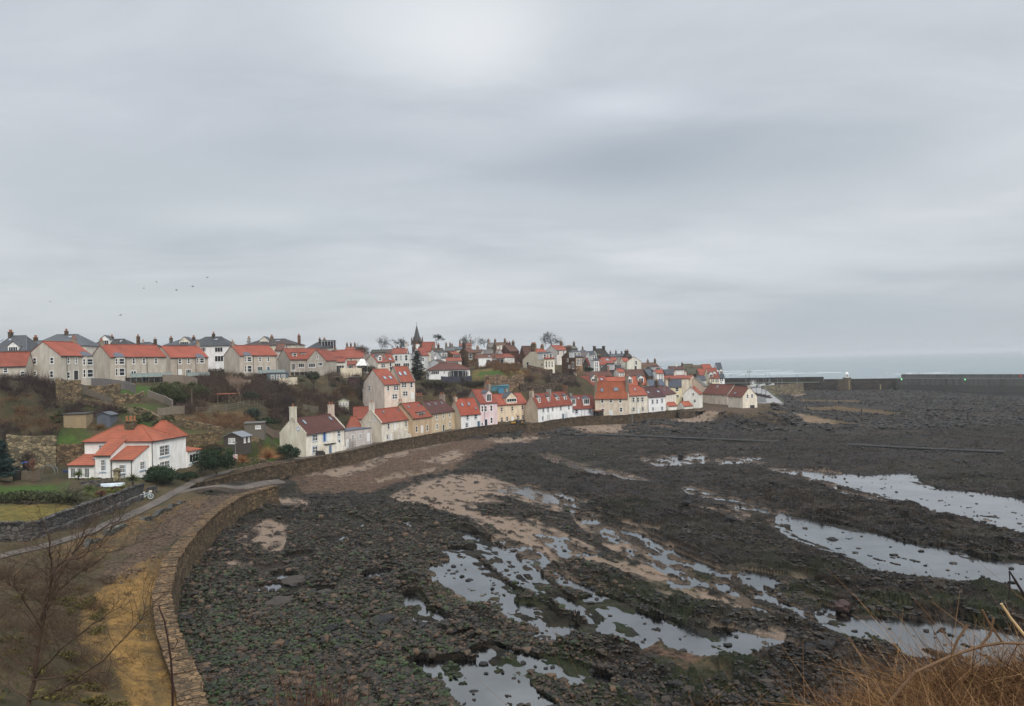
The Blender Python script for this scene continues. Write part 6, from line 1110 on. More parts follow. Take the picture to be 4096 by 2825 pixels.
# beach posts & pipes
for i,(px,py,h_) in enumerate([(67,755,2.4),(333,778,1.9),(628,800,2.6),(1712,868,3.4)]):
    P1=PZ(*zz('R7',px,py),1.0); q=MB(); q.tube((P1.x,P1.y,0),(P1.x,P1.y,1+h_),.32 if i>1 else .2,.28 if i>1 else .18,7); tag(q.build('beach_post',WOODD),['thin dark post on the weedy line nearest the point','second thin dark post along the weedy line','stout dark post on the weedy line','isolated tall dark post far right on the reef'][i],'post','dark posts on the reef')
for i,(px,py,y0) in enumerate([(500,498,445),(820,522,485),(1265,540,475),(1683,530,455),(1745,540,478)]):
    P1=PZ(*zz('R7',px,py),1.0); D_=min(P1.y,[478,470,455,440,438][i]); a=PD(*zz('R7',px,py),D_); b2=PD(*zz('R7',px,y0),D_); q=MB(); q.tube((a.x,a.y,0),(a.x,a.y,b2.z),.35,.35,7); q.tube((a.x,a.y,b2.z),(a.x,a.y,b2.z+.3),.5,.3,7)
    tag(q.build('mooring_pile',plain('pale_timber',(150,140,104),.8)),['pale pile under the white harbour light','short pale pile on the low breakwater','pale pile left of the middle buttress','tall pale pile under the right green lamp','pale pile just right of the right green lamp'][i],'pile','pale mooring piles along the pier')
def pipe(label,pts,r0):
    P=[PZ(x,y,1.5) for x,y in pts]; q=MB()
    for v_ in P: v_.z=1.55
    for a,b2 in zip(P[:-1],P[1:]): q.tube(a,b2,r0,r0,8); q.tube(b2-(b2-a).normalized()*.3,b2+(b2-a).normalized()*.1,r0*1.5,r0*1.5,8)
    tag(q.build('outfall_pipe',plain('dull_pipe',(58,58,56),.6)),label,'pipe','outfall pipes on the reef')
pipe('nearer dark outfall pipe starting below the orange-roofed house',[zz('Q5',1050,985),zz('Q5',1500,1000),zz('Q5',2280,1035),zz('R6',400,1542),zz('R6',1000,1570),zz('R6',1560,1592)],.34)
pipe('farther outfall pipe running across the right of the reef',[zz('R7',500,1095),zz('R7',900,1118),zz('R7',1180,1132),zz('R7',1700,1155),zz('R7',2080,1172)],.32)
# ---------------------------------------------------------------- hillside walls, fences, sheds
HW=stonem((120,106,86),1.6); GARD=stonem((112,98,76),1.8); GREY=stonem((84,84,86),1.8)
def hp(Z,pts): return [hit(*zz(Z,x,y)) for x,y in pts]
def gw(label,Z,pts,h,mat=HW,th=.45,cat='wall',name='stone_wall',cop=0,jit=.05,group=None): return wall_strip(name,label,cat,[tuple(p.xy) for p in hp(Z,pts)],h,lambda x,y:float(H(x,y)),th,mat,side=1,jit=jit,cop=cop,group=group)
gw('tall rubble retaining wall below the leftmost beige house','R1',[(850,1250),(930,1290),(1100,1285),(1240,1270)],5.0)
gw('pale rubble terrace wall right of the leftmost beige house','R1',[(1340,1165),(1600,1172),(1840,1120)],2.4)
gw('curved rubble terrace bed at the foot of the board fence','R1',[(1690,1290),(1800,1305),(1900,1300),(1950,1270)],2.4)
gw('rubble terrace wall continuing right of the curved bed','R1',[(1955,1290),(2100,1285),(2200,1230)],2.2)
gw('grey rendered ramp wall descending from the veranda house','R1',[(1400,1020),(1700,1030),(1900,1060),(2050,1110)],2.0,plain('grey_render',(104,100,98),.9),.3,name='ramp_wall')
gw('lower part of the rendered ramp wall beside the olive bushes','R2',[(150,1170),(300,1230),(420,1270),(520,1330)],1.6,plain('grey_render',(118,110,98),.9),.3,name='ramp_wall')
gw('mossy stone wall climbing diagonally behind the white house','R1',[(1240,1290),(1500,1330),(1700,1370),(2000,1440),(2280,1500)],1.3)
gw('stone wall continuing down to the board fence','Q2',[(0,380),(150,450),(330,540),(520,600)],1.3)
gw('old stone wall between the lawn and the rust-coloured shrubs','Q2',[(640,600),(900,640),(1100,690),(1290,735)],1.5)
gw('garden retaining wall below the sloping lawn','Q2',[(590,905),(850,890),(1100,870),(1290,850)],2.4,GARD)
gw('low stone wall right of the dark summer house','Q2',[(1690,820),(1850,850)],1.2)
gw('big weathered stone wall behind the left garden','Q1',[(100,1030),(350,1035),(560,1035),(850,1030)],6.0,stonem((136,126,104),1.4),.6)
gw('low stone wall right of the big garden wall','Q1',[(870,1030),(1050,1020),(1260,1000)],4.2,stonem((112,94,74),1.4),.6)
gw('long grey drystone wall above the shore path','S4',[(-60,985),(130,975),(500,960),(800,830),(1150,690),(1500,560),(1880,415)],1.5,GREY,.5,cop=.06)
gw('lower tier of the grey drystone wall along the shore path','S4',[(-60,1060),(130,1050),(500,1010),(900,880),(1250,740),(1550,620),(1870,480)],.75,GREY,.5,jit=.15)
gw('short end piece of grey drystone wall right of the bicycle','S4',[(1950,430),(2050,400)],1.2,GREY,.5)
gw('grey-blue line of boulders edging the shingle strip','S4',[(1120,1090),(1400,980),(1600,900),(1900,770),(2100,680),(2280,590),(2500,500)],.32,stonem((80,82,80),1.8),.7,jit=.4)
gw('high rubble retaining wall under the grassy bank','R4',[(1090,1045),(1250,1050),(1400,1055),(1560,1050),(1700,1030)],4.6,stonem((132,112,94),1.3),.6)
gw('dark stone wall below the cream dormered house','R4',[(1760,790),(1900,820),(2050,860),(2200,880)],2.6,stonem((100,82,72),1.4),.5)
gw('second stone terrace wall behind the white double cottage','R4',[(1640,1110),(1900,1100),(2100,1090),(2280,1080)],3.0,stonem((92,80,68),1.4),.5)
gw('dark stone terrace below the sandstone house','R5',[(0,980),(150,985),(400,1000)],4.0,stonem((88,76,68),1.4),.5)
gw('long brown stone wall along the top of the grassy bank','R4',[(960,720),(1200,700),(1500,690),(1620,740)],1.8,stonem((112,92,80),1.4),.4)
gw('cream rendered garden wall below the conservatory','R3',[(1000,870),(1100,880),(1320,870)],3.0,wallm((222,208,176)),.3,name='rendered_wall')
gw('cream rendered wall in front of the blue-grey garden room','R3',[(60,1000),(200,1000),(340,985)],2.2,wallm((216,202,172)),.3,name='rendered_wall')
gw('pale rocky terrace wall below the fourth beige house','R2',[(1400,1000),(1560,1010),(1720,1010)],1.8,wallm((170,150,130)),.4,name='rendered_wall')
gw('rendered terrace wall under the third beige house','R2',[(395,960),(700,965),(900,1020)],2.2,plain('grey_render2',(132,120,108),.9),.3,name='rendered_wall')
gw('dark blue-grey deck wall below the white bungalow','R4',[(440,945),(640,950),(900,935)],1.9,plain('slate_blue_boards',(58,58,70),.8),.3,name='deck_wall')
def fence(label,Z,pts,h,step=1.9,solid=True,col=(112,104,92),rails=3):
    P=hp(Z,pts); root=empty('fence',P[0]); tag(root,label,'fence'); o=P[0]; res=[]
    for a,b_ in zip(P[:-1],P[1:]):
        n=max(1,int((b_-a).length/step))
        for i in range(n): res.append(a.lerp(b_,i/n))
    res.append(P[-1]); m_=plain('fence_timber',col,.9,0.0,.35,4.0); ps=MB(); q=MB()
    for i,p in enumerate(res):
        z=float(H(p.x,p.y)); v=Vector((p.x,p.y,z))-o; ps.box(v.x-.07,v.x+.07,v.y-.07,v.y+.07,v.z-.4,v.z+h+.1)
        if i+1<len(res):
            p2=res[i+1]; v2=Vector((p2.x,p2.y,float(H(p2.x,p2.y))))-o
            if solid: q.add([(v.x,v.y,v.z+.1),(v2.x,v2.y,v2.z+.1),(v2.x,v2.y,v2.z+h-.05),(v.x,v.y,v.z+h-.05)],[(0,1,2,3)]); q.add([(v.x,v.y+.04,v.z+.1),(v2.x,v2.y+.04,v2.z+.1),(v2.x,v2.y+.04,v2.z+h-.05),(v.x,v.y+.04,v.z+h-.05)],[(3,2,1,0)])
            for r in range(rails): zz_=h*(r+.6)/rails; q.tube(v+Vector((0,-.06,zz_)),v2+Vector((0,-.06,zz_)),.05,.05,4)
    ps.build('fence_post',m_,root); q.build('fence_panel' if solid else 'rail',m_,root)
fence('stepped grey board fence descending from the leftmost beige house','R1',[(490,895),(700,955),(960,1020),(1180,1075),(1340,1130)],1.7)
fence('lower run of the stepped board fence above the stone bed','R1',[(1260,1150),(1440,1200),(1560,1250),(1690,1290)],1.6)
fence('pale weathered board fence in the middle of the hillside','Q2',[(315,460),(440,445),(530,430),(710,415)],2.0,col=(128,118,104))
fence('open rail fence running right along the middle hillside','Q2',[(900,400),(1100,385),(1350,350),(1530,320),(1780,290),(1950,270)],1.4,solid=False)
fence('curving brown board fence left of the ivory cottage','Q2',[(1835,690),(1950,715),(2070,780),(2150,795)],2.0,col=(120,106,94))
fence('wire fence with four pale posts above the left garden wall','Q1',[(200,755),(375,735),(550,705),(685,695)],1.3,step=6,solid=False,col=(140,134,112),rails=2)
fence('low timber rails on the brown slope below the deck stair','R3',[(830,1085),(1000,1060),(1290,1035)],1.0,solid=False)
fence('ragged grey paling fence behind the ivory cottage','R3',[(430,1400),(540,1420),(660,1430)],2.0,col=(104,98,84))
def shed(label,Z,px,py,w_,d_,h,th,wc,rc,rise=.9,name='shed',cat='shed',win=(),door=None,roofkind='g'):
    p=hit(*zz(Z,px,py)); root=empty(name,(p.x,p.y,p.z-.1),math.radians(th)); tag(root,label,cat); wm_=plain('shed_boards',wc,.85,0.0,.25,4.0); rm_=plain('shed_felt',rc,.8,0.0,.2)
    q=MB(); q.box(0,w_,0,d_,-1.5,h)
    if roofkind=='g': q.add([(0,0,h),(w_,0,h),(w_/2,0,h+rise)],[(0,1,2)]); q.add([(0,d_,h),(w_,d_,h),(w_/2,d_,h+rise)],[(2,1,0)])
    q.build('wall',wm_,root); q=MB()
    if roofkind=='g': q.exty([(-.25,h-.08),(w_/2,h+rise),(w_+.25,h-.08),(w_+.25,h+.04),(w_/2,h+rise+.12),(-.25,h+.04)],-.25,d_+.25)
    elif roofkind=='x': q.ext([(-.3,h-.1),(-.3,h+.0),(d_/2,h+rise+.1),(d_+.3,h),(d_+.3,h-.1),(d_/2,h+rise)][::-1],-.3,w_+.3)
    else: q.add([(-.2,-.2,h+.005),(w_+.2,-.2,h+.005),(w_+.2,d_+.2,h+.2),(-.2,d_+.2,h+.2),(-.2,-.2,h+.12),(w_+.2,-.2,h+.12),(w_+.2,d_+.2,h+.32),(-.2,d_+.2,h+.32)],[(3,2,1,0),(4,5,6,7),(0,1,5,4),(1,2,6,5),(2,3,7,6),(3,0,4,7)])
    q.build('roof',rm_,root)
    for (x,z,a,b2,side) in win:
        fm,_=winmesh(a,b2,'p',False); link('window',fm,root,(x,-.01,z) if side==0 else (w_+.01,x,z),(0,0,0 if side==0 else math.pi/2))
    if door: dm,fm=doormesh(.9,1.9,door[1]); link('door',dm,root,(door[0],-.01,.95+.05))
    PLAN.append([(p.x-1,p.y-1),(p.x+w_+1,p.y-1),(p.x+w_+1,p.y+d_+1),(p.x-1,p.y+d_+1)])
    return root
shed('tan flat-roofed shed with plain door on the left slope','Q1',968,430,4.4,3.0,2.6,4,(150,132,104),(60,56,52),door=(2.9,(156,136,104)),roofkind='f')
shed('blue-grey timber shed with pitched roof right of the tan shed','Q1',1475,405,2.6,3.2,2.2,4,(92,98,106),(84,88,92),.6,door=(1.4,(84,90,98)))
shed('dark timber summer house with grey roof and white windows','Q2',1310,905,4.2,3.2,2.0,-14,(74,68,62),(118,122,126),.9,'summer_house','summer house',win=((1.5,1.25,.7,1.1,0),(2.3,1.25,.7,1.1,0),(.9,1.3,.6,1.0,1),(2.3,1.3,.6,1.0,1)),roofkind='g')
shed('small grey plank shed with one dark window beside the board fence','Q2',1625,700,4.0,2.4,2.1,10,(104,98,88),(90,86,80),win=((2.8,1.3,1.1,.7,0),),roofkind='f')
shed('small white-glazed garden house below the twin cream houses','R3',965,1350,3.0,2.6,2.2,12,(206,206,186),(120,120,110),.7,'summer_house','summer house',win=((.6,1.3,.7,1.2,0),(1.5,1.3,.7,1.2,0),(2.4,1.3,.7,1.2,0)))
shed('dark red flat shed on the slope beside the deck','R3',1120,990,3.2,2.4,2.2,8,(74,56,54),(60,52,50),roofkind='f')
shed('blue-grey garden room with white glazed doors under the veranda','R3',-110,940,5.6,3.0,2.5,10,(96,108,112),(84,90,94),name='garden_room',cat='garden room',win=((1.4,1.3,1.0,1.5,0),(2.9,1.3,1.0,1.5,0),(4.4,1.3,1.0,1.5,0)),roofkind='f')
shed('small white gabled shed with glazed front beside the conservatory','R3',1480,755,2.4,2.4,2.0,20,(210,214,216),(90,94,100),.8,win=((1.2,1.1,1.4,1.3,0),))
shed('teal-blue boarded shed behind the pink house','R4',1200,1105,6.0,3.0,1.8,6,(78,124,134),(78,124,134),roofkind='f')
shed('second low teal shed right of the first','R4',1305,1120,2.6,2.4,1.6,6,(74,132,160),(60,110,130),.7)
q=MB(); 
for o in ((0,0),(1.2,0)): pass
# timber shelter, deck
P=hit(*zz('R2',1215,1260)); r_=empty('shelter',P,.1); tag(r_,'open timber lean-to with rusty red roof on the mid hillside','shelter'); q=MB()
for x in(0,2.6,5.2): q.box(x,x+.14,0,.14,-.5,2.0)
for x in(2.6,3.9): q.tube((x,0,.2),(x+1.2,0,1.9),.06,.06,4); q.tube((x+1.2,0,.2),(x,0,1.9),.06,.06,4)
q.build('frame',WOOD,r_); q=MB(); q.box(-.3,4.2,-.4,2.2,2.001,2.12); q.build('roof',plain('rusty_sheet',(150,90,66),.8),r_)
P=hit(*zz('R3',905,935)); r_=empty('deck',P,.15); tag(r_,'raised timber deck with diagonal stair right of the grey-beige house','deck'); q=MB(); q.box(0,3.6,0,2.4,1.3,1.5)
for x in(0,1.8,3.45): q.box(x,x+.14,0,.14,-.8,2.5)
for z_ in(1.9,2.4): q.box(0,3.6,.02,.1,z_,z_+.08)
q.build('platform',WOOD,r_); q=MB(); q.tube((0,0,1.5),(-2.0,-.8,-.6),.12,.12,4); q.tube((0,0,2.5),(-2.0,-.8,.4),.07,.07,4); q.build('stair',WOOD,r_)
# poles
def pole(label,Z,px,y0,y1,r0=.11,arms=(),D=None,mat=WOOD,head=None):
    a=zz(Z,px,y1); P=hit(*a) if D is None else PD(a[0],a[1],D); c_=zz(Z,px,y0); t_=PD(c_[0],c_[1],P.y); r_=empty('telegraph_pole' if head is None else 'street_lamp',(P.x,P.y,P.z)); tag(r_,label,'pole' if head is None else 'street lamp'); h=t_.z-P.z; q=MB(); q.tube((0,0,-.4),(0,0,h),r0,r0*.75,7); q.build('post',mat,r_)
    for z_ in arms: q=MB(); q.box(-.6,.6,-.05,.05,h*z_,h*z_+.1); q.build('crossarm',mat,r_)
    if head=='box': q=MB(); q.box(-.5,.25,-.15,.15,h,h+.18); q.build('lamp_head',METAL,r_)
    if head=='lan': q=MB(); q.tube((0,0,h),(0,0,h+.5),.15,.28,6); q.tube((0,0,h+.5),(0,0,h+.75),.3,.02,6); q.build('lantern',DARKM,r_)
    if head=='T': q=MB(); q.box(-.5,.5,-.06,.06,h,h+.08); q.build('lamp_head',METAL,r_)
pole('brown telegraph pole in the scrub below the third beige house','R2',830,1040,1345)
pole('telegraph pole with crossarm beside the deck','R3',795,840,1125,.13,(.65,))
pole('pale street lamp on the promenade before the annexe','Q3',1643,725,1095,.07,D=None,mat=METAL,head='T')
pole('street lamp with flat head beside the dark summer house','Q2',1490,845,1055,.06,mat=METAL,head='box')
pole('thin white pole standing on the beach below the orange-roofed house','Q5',1630,590,775,.12,mat=METAL)
pole('old lantern post in front of the cream dormered house','R4',1972,690,785,.09,mat=DARKM,head='lan')
# small garden things
P=hit(*zz('Q1',1775,1270)); 
for i,(x,y0,y1) in enumerate([(1780,1085,1255),(2045,1030,1150)]):
    P=hit(*zz('Q1',x,y1)); r_=empty('gate_pillar',P,.1); tag(r_,['left stone gate pillar with pointed cap in front of the white house','right stone gate pillar with pointed cap beside the black bush'][i],'pillar','stone gate pillars'); h=1.9; q=MB(); q.box(-.42,.42,-.42,.42,-.5,h); q.build('shaft',stonem((150,142,118),2.4),r_)
    q=MB(); q.add([(-.58,-.58,h+.002),(.58,-.58,h+.002),(.58,.58,h+.002),(-.58,.58,h+.002),(-.58,-.58,h+.14),(.58,-.58,h+.14),(.58,.58,h+.14),(-.58,.58,h+.14),(0,0,h+.5)],[(3,2,1,0),(0,1,5,4),(1,2,6,5),(2,3,7,6),(3,0,4,7),(4,5,8),(5,6,8),(6,7,8),(7,4,8)]); q.build('cap',stonem((120,112,92),2.4),r_)
a=hit(*zz('Q1',1835,1235)); b_=hit(*zz('Q1',1985,1170)); r_=empty('railing',a,math.atan2(b_.y-a.y,b_.x-a.x)); Lr=(b_-a).length; tag(r_,'low black iron railing between the gate pillars','railing'); q=MB()
for i in range(13): q.box(Lr*i/12-.025,Lr*i/12+.025,-.02,.02,-.2,1.1)
q.box(0,Lr,-.025,.025,.85,.92); q.build('bars',DARKM,r_)
def bike():
    P=hit(*zz('S4',1915,480)); r_=empty('bicycle',P+Vector((0,-.25,.02)),.35); tag(r_,'pale blue-white bicycle leaning on the grey drystone wall','bicycle'); m_=plain('pale_bike_paint',(196,214,222),.5)
    for x in(-.62,.62):
        q=MB()
        for i in range(16):
            a0=i*math.pi/8;a1=(i+1)*math.pi/8; q.tube((x+.36*math.cos(a0),0,.38+.36*math.sin(a0)),(x+.36*math.cos(a1),0,.38+.36*math.sin(a1)),.045,.045,4,False)
            if i%2==0: q.tube((x,0,.38),(x+.36*math.cos(a0),0,.38+.36*math.sin(a0)),.012,.012,3,False)
        q.build('wheel',m_,r_)
    q=MB()
    for a,b2 in(((-.62,.38),(-.1,.38)),((-.1,.38),(-.25,1.0)),((-.62,.38),(-.2,.85)),((-.2,.85),(.45,.9)),((-.1,.38),(.45,.85)),((.62,.38),(.42,1.1))): q.tube((a[0],0,a[1]),(b2[0],0,b2[1]),.04,.04,5)
    q.build('frame',m_,r_); q=MB(); q.box(-.42,-.12,-.09,.09,1.0,1.08); q.build('saddle',plain('cream_saddle',(214,204,190)),r_); q=MB(); q.tube((.42,-.3,1.15),(.42,.3,1.15),.035,.035,5); q.build('handlebar',m_,r_); q=MB(); q.box(.48,.8,-.18,.18,.95,1.2); q.build('basket',plain('cream_basket',(216,206,192)),r_)
bike()
P=hit(*zz('Q1',340,1245)); r_=empty('compost_crate',P,.1); tag(r_,'slatted grey wooden crate at the back of the left lawn','crate'); q=MB()
for i in range(7): q.box(0,2.2,0,.06,.05+i*.25,.22+i*.25)
for x in(0,2.1): q.box(x,x+.1,.07,1.4,0,1.8)
q.build('slats',WOOD,r_)
P=hit(*zz('Q1',240,1250)); q=MB(); q.box(-.5,.4,0,.8,0,1.7); q.box(-.55,.45,-.05,.85,1.702,1.8); o=q.build('wheelie_bin',plain('dark_bin',(56,50,46)),None,P); tag(o,'dark brown bin standing left of the slatted crate','bin')
P=hit(*zz('Q1',350,1130)); r_=empty('water_butt',P+Vector((0,.8,0)),0); tag(r_,'water butt with bright blue lid behind the slatted crate','water butt'); q=MB(); q.tube((0,0,0),(0,0,1.9),.5,.55,12); q.build('barrel',DARKM,r_); q=MB(); q.tube((0,0,1.901),(0,0,2.05),.72,.7,14); q.tube((0,0,2.05),(0,0,2.2),.7,.3,14); q.build('lid',plain('blue_plastic',(46,104,176),.5),r_)
P=hit(*zz('Q1',1050,1140)); q=MB(); q.box(-1.1,-.1,0,.7,0,.8); q.box(0,1.1,0,.7,0,.85); tag(q.build('planter_box',plain('navy_plastic',(44,56,96),.6),None,P),'pair of navy blue planter boxes beside the white lean-to','planter')
P=hit(*zz('Q1',715,1140)); q=MB()
for y in(0,.9):
    for i in range(8): a0=math.pi*i/8;a1=math.pi*(i+1)/8; q.tube((1.5*math.cos(a0),y,1.7*math.sin(a0)**.7),(1.5*math.cos(a1),y,1.7*math.sin(a1)**.7 if i<7 else 0),.05,.05,4)
for x in(-1.0,0,1.0): q.tube((x,0,1.3),(x,.9,1.3),.03,.03,4)
tag(q.build('cloche_frame',METAL,None,P),'arched grey cold frame hoops in front of the big garden wall','cold frame')
for i,(x,y,lab) in enumerate([(1500,1130,'white plank leaning on the middle of the white house'),(1700,1170,'white surfboard leaning behind the left gate pillar')]):
    P=hit(*zz('Q1',x,y)); q=MB(); q.tube((0,0,0),(.55-.5*i,.3,1.9 if i==0 else 1.5),.22,.2,8); o=q.build('surfboard',WHITE,None,P); o.scale=(1,.4,1); tag(o,lab,'board')
P=hit(*zz('Q1',1200,600)); 
P=hit(*zz('Q2',1487,1160)); r_=empty('warning_sign',P,.15); tag(r_,'small white notice with red prohibition ring on the path edge','sign'); q=MB(); q.tube((0,0,0),(0,0,1.0),.05,.05,6); q.build('post',METAL,r_); q=MB(); q.box(-.42,.42,-.03,.03,.6,1.7); q.build('sign_plate',WHITE,r_); q=MB()
for i in range(14): a0=i*math.pi/7;a1=(i+1)*math.pi/7; q.tube((.24*math.cos(a0),-.05,1.35+.24*math.sin(a0)),(.24*math.cos(a1),-.05,1.35+.24*math.sin(a1)),.04,.04,4,False)
q.tube((-.17,-.05,1.52),(.17,-.05,1.18),.035,.035,4); q.box(-.3,.3,-.045,-.031,.75,.95); q.build('ring',plain('sign_red',(190,50,44)),r_)
# bits along the promenade
v=PZ(*zz('Q4',260,935),4.3); r_=empty('bench',v,math.radians(35)); tag(r_,'dark wooden bench against the tan house','bench'); q=MB(); q.box(0,1.8,0,.5,.4,.5); q.build('seat',WOODD,r_); q=MB(); q.box(0,1.8,.45,.55,.501,1.3); q.build('backrest',WOODD,r_)
v=PZ(*zz('Q4',1095,800),4.3); r_=empty('parasol',v,0); tag(r_,'closed dark parasol over a white table before the white house','parasol'); q=MB(); q.tube((0,0,0),(0,0,3.6),.05,.05,6); q.build('pole',DARKM,r_); q=MB(); q.tube((0,0,1.6),(0,0,2.6),.12,.24,8); q.tube((0,0,2.6),(0,0,3.6),.24,.04,8); q.build('canopy',plain('dark_canvas',(50,50,54)),r_)
q=MB(); q.tube((0,0,0),(0,0,.7),.08,.08,6); q.tube((0,0,.7),(0,0,.76),1.0,1.0,14); tag(q.build('garden_table',WHITE,None,v+Vector((1.0,.2,0))),'round white table beside the closed parasol','table')
v=PZ(*zz('Q5',1140,735),3.4); r_=empty('beach_hut',v,math.radians(28)); tag(r_,'dark stone hut with brownish mono-pitch roof on the sea wall','hut'); q=MB(); q.box(-1.6,1.6,-1.6,1.6,-2.5,2.7); q.build('wall',stonem((70,62,54)),r_); q=MB(); q.add([(-2.4,-2,2.6),(2,-2,3.1),(2,2,3.3),(-2.4,2,2.8),(-2.4,-2,2.8),(2,-2,3.3),(2,2,3.5),(-2.4,2,3.0)],[(3,2,1,0),(4,5,6,7),(0,1,5,4),(1,2,6,5),(2,3,7,6),(3,0,4,7)]); q.build('roof',plain('rusty_sheet',(126,86,66),.8),r_)
v=PZ(*zz('Q5',2190,640),4.3)
EB=[PZ(2712,1645,4.4),PZ(2779,1640,4.4)]
q=MB(); P1=PZ(2708,1664,2.5); P2=PZ(2779,1664,2.5); q.box(P1.x,P2.x,min(P1.y,P2.y)-1,min(P1.y,P2.y)+4,-.5,4.4); tag(q.build('bastion',stonem((84,72,60),1.2)),'square rubble bastion ending the long sea wall','bastion')
v=PZ(*zz('Q3',880,1235),4.3); q=MB(); q.box(-1,1,-.4,.4,0,.9); q.box(-.8,.7,-.35,.35,.902,1.2); tag(q.build('log_pile',WOODD,None,v),'dark heap of covered logs before the ivory cottage porch','log pile')
v=PZ(*zz('Q3',1320,1110),4.3); r_=empty('trellis',v,math.radians(55)); tag(r_,'brown wooden trellis panel beside the lilac-grey annexe','trellis'); q=MB()
for i in range(5): q.box(i*.5,i*.5+.06,0,.05,0,2.2); q.box(0,2.06,-.01,.06,.2+i*.45,.26+i*.45)
q.build('lattice',WOOD,r_)
# gulls
bm_=MB(); bm_.add([(-.7,0,.12),(-.35,.08,.2),(0,.1,.05),(.35,.08,.2),(.7,0,.12),(.35,-.12,.18),(0,-.25,.0),(-.35,-.12,.18),(0,.35,.03),(0,0,-.06)],[(0,1,7),(1,2,6,7),(2,3,5,6),(3,4,5),(2,8,9),(8,2,9),(6,2,9)]); gm=bm_.mesh('gull',plain('gull_grey',(120,122,126),.8))
for i,(x,y,D_) in enumerate([(625,1129,120),(828,1111,95),(770,1147,100),(706,1162,110),(733,1214,120),(202,1207,120),(481,1262,130),(575,1154,130)]):
    o=link('gull',gm,None,PD(x,y,D_),(R.uniform(-.4,.4),R.uniform(-.4,.4),R.uniform(0,6))); o.scale=(.6,.6,.6); tag(o,'tiny gull gliding in the grey sky above the hilltop houses','bird','gulls over the hilltop houses')
# ---------------------------------------------------------------- vegetation
def fr(n): return NR.rand(n)
def quads_at(P,nrm,s,asp=1.6):
    n=len(P); a=NR.randn(n,3); t=np.cross(nrm,a); t/=np.linalg.norm(t,axis=1)[:,None]+1e-9; b_=np.cross(nrm,t); s=s[:,None]
    V=np.stack([P-t*s*asp,P-b_*s*.6,P+t*s*asp,P+b_*s*.6],1).reshape(-1,3); F_=np.arange(4*n).reshape(-1,4); return V,F_
def leaf_cloud(n,rx,ry,rz,s,lobes=14,seed=0,flat=.0):
    rs=np.random.RandomState(seed); c=rs.randn(lobes,3); c/=np.linalg.norm(c,axis=1)[:,None]; c[:,2]=np.abs(c[:,2])*.9-.1; c*=.58*rs.uniform(.6,1.1,(lobes,1)); r=rs.uniform(.26,.5,lobes)
    k=rs.randint(0,lobes,n); d=rs.randn(n,3); d/=np.linalg.norm(d,axis=1)[:,None]; P=c[k]+d*(r[k]*rs.uniform(.72,1.08,n))[:,None]
    P=P*[rx,ry,rz]; P[:,2]+=rz*.55; nr=d+rs.randn(n,3)*.5; nr/=np.linalg.norm(nr,axis=1)[:,None]; keep=P[:,2]>-.2
    return quads_at(P[keep],nr[keep],s*rs.uniform(.6,1.3,keep.sum()))
def ribbons(P0,D,Ln,w,bend=.25,seg=3,rs=NR,droop=0):
    n=len(P0); D=D/np.linalg.norm(D,axis=1)[:,None]; side=np.cross(D,rs.randn(n,3)); side/=np.linalg.norm(side,axis=1)[:,None]+1e-9; bv=rs.randn(n,3)*bend; bv[:,2]-=droop
    vs=[]
    for i in range(seg+1):
        t=i/seg; c=P0+D*(Ln*t)[:,None]+bv*(Ln*t*t)[:,None]; ww=(w*(1-.8*t))[:,None]; vs+=[c-side*ww,c+side*ww]
    V=np.stack(vs,1).reshape(-1,3); k=2*(seg+1); base=np.arange(n)[:,None]*k; F_=np.concatenate([base+np.array([2*i,2*i+1,2*i+3,2*i+2]) for i in range(seg)],0); return V,F_
def join(parts):
    V=[];F_=[];o=0
    for v,f in parts: V.append(v);F_.append(f+o);o+=len(v)
    return np.concatenate(V),np.concatenate(F_)
def shrub(n=90,h=1.6,w=.02,seed=0,spread=.8):
    rs=np.random.RandomState(seed); P=np.zeros((n,3)); P[:,:2]=rs.randn(n,2)*.25*h*spread; D=rs.randn(n,3)*[spread,spread,.35]+[0,0,1.0]; L_=h*rs.uniform(.5,1.1,n)
    V1,F1=ribbons(P,D,L_,np.full(n,w),.25,3,rs); tips=V1.reshape(n,-1,3)[:,4]; m_=n*2; k=rs.randint(0,n,m_); V2,F2=ribbons(tips[k],rs.randn(m_,3)*.7+D[k]*.5,h*rs.uniform(.2,.5,m_),np.full(m_,w*.6),.2,2,rs); return join([(V1,F1),(V2,F2)])
def scatter(tmpl,pts,sc,name,mat,label,cat,zf=None,kind='stuff'):
    """merge many transformed copies of templates"""
    V=[];F_=[];o=0
    for i,(x,y,z) in enumerate(pts):
        tv,tf=tmpl[i%len(tmpl)]; a=R.uniform(0,6.28); c,s_=math.cos(a),math.sin(a); k=sc*R.uniform(.65,1.3)
        v=np.stack([(tv[:,0]*c-tv[:,1]*s_)*k+x,(tv[:,0]*s_+tv[:,1]*c)*k+y,tv[:,2]*k*R.uniform(.8,1.2)+z],1); V.append(v);F_.append(tf+o);o+=len(v)
    if not V: return
    return tag(link(name,npmesh(name,np.concatenate(V),np.concatenate(F_),mat)),label,cat,kind=kind)
def inplan(x,y):
    for pl in PLAN:
        xs=[p[0] for p in pl];ys=[p[1] for p in pl]
        if min(xs)<=x<=max(xs) and min(ys)<=y<=max(ys):
            c=False;n=len(pl)
            for i in range(n):
                x0,y0=pl[i];x1,y1=pl[(i+1)%n]
                if (y0>y)!=(y1>y) and x<(x1-x0)*(y-y0)/(y1-y0)+x0: c=not c
            if c: return True
    return False
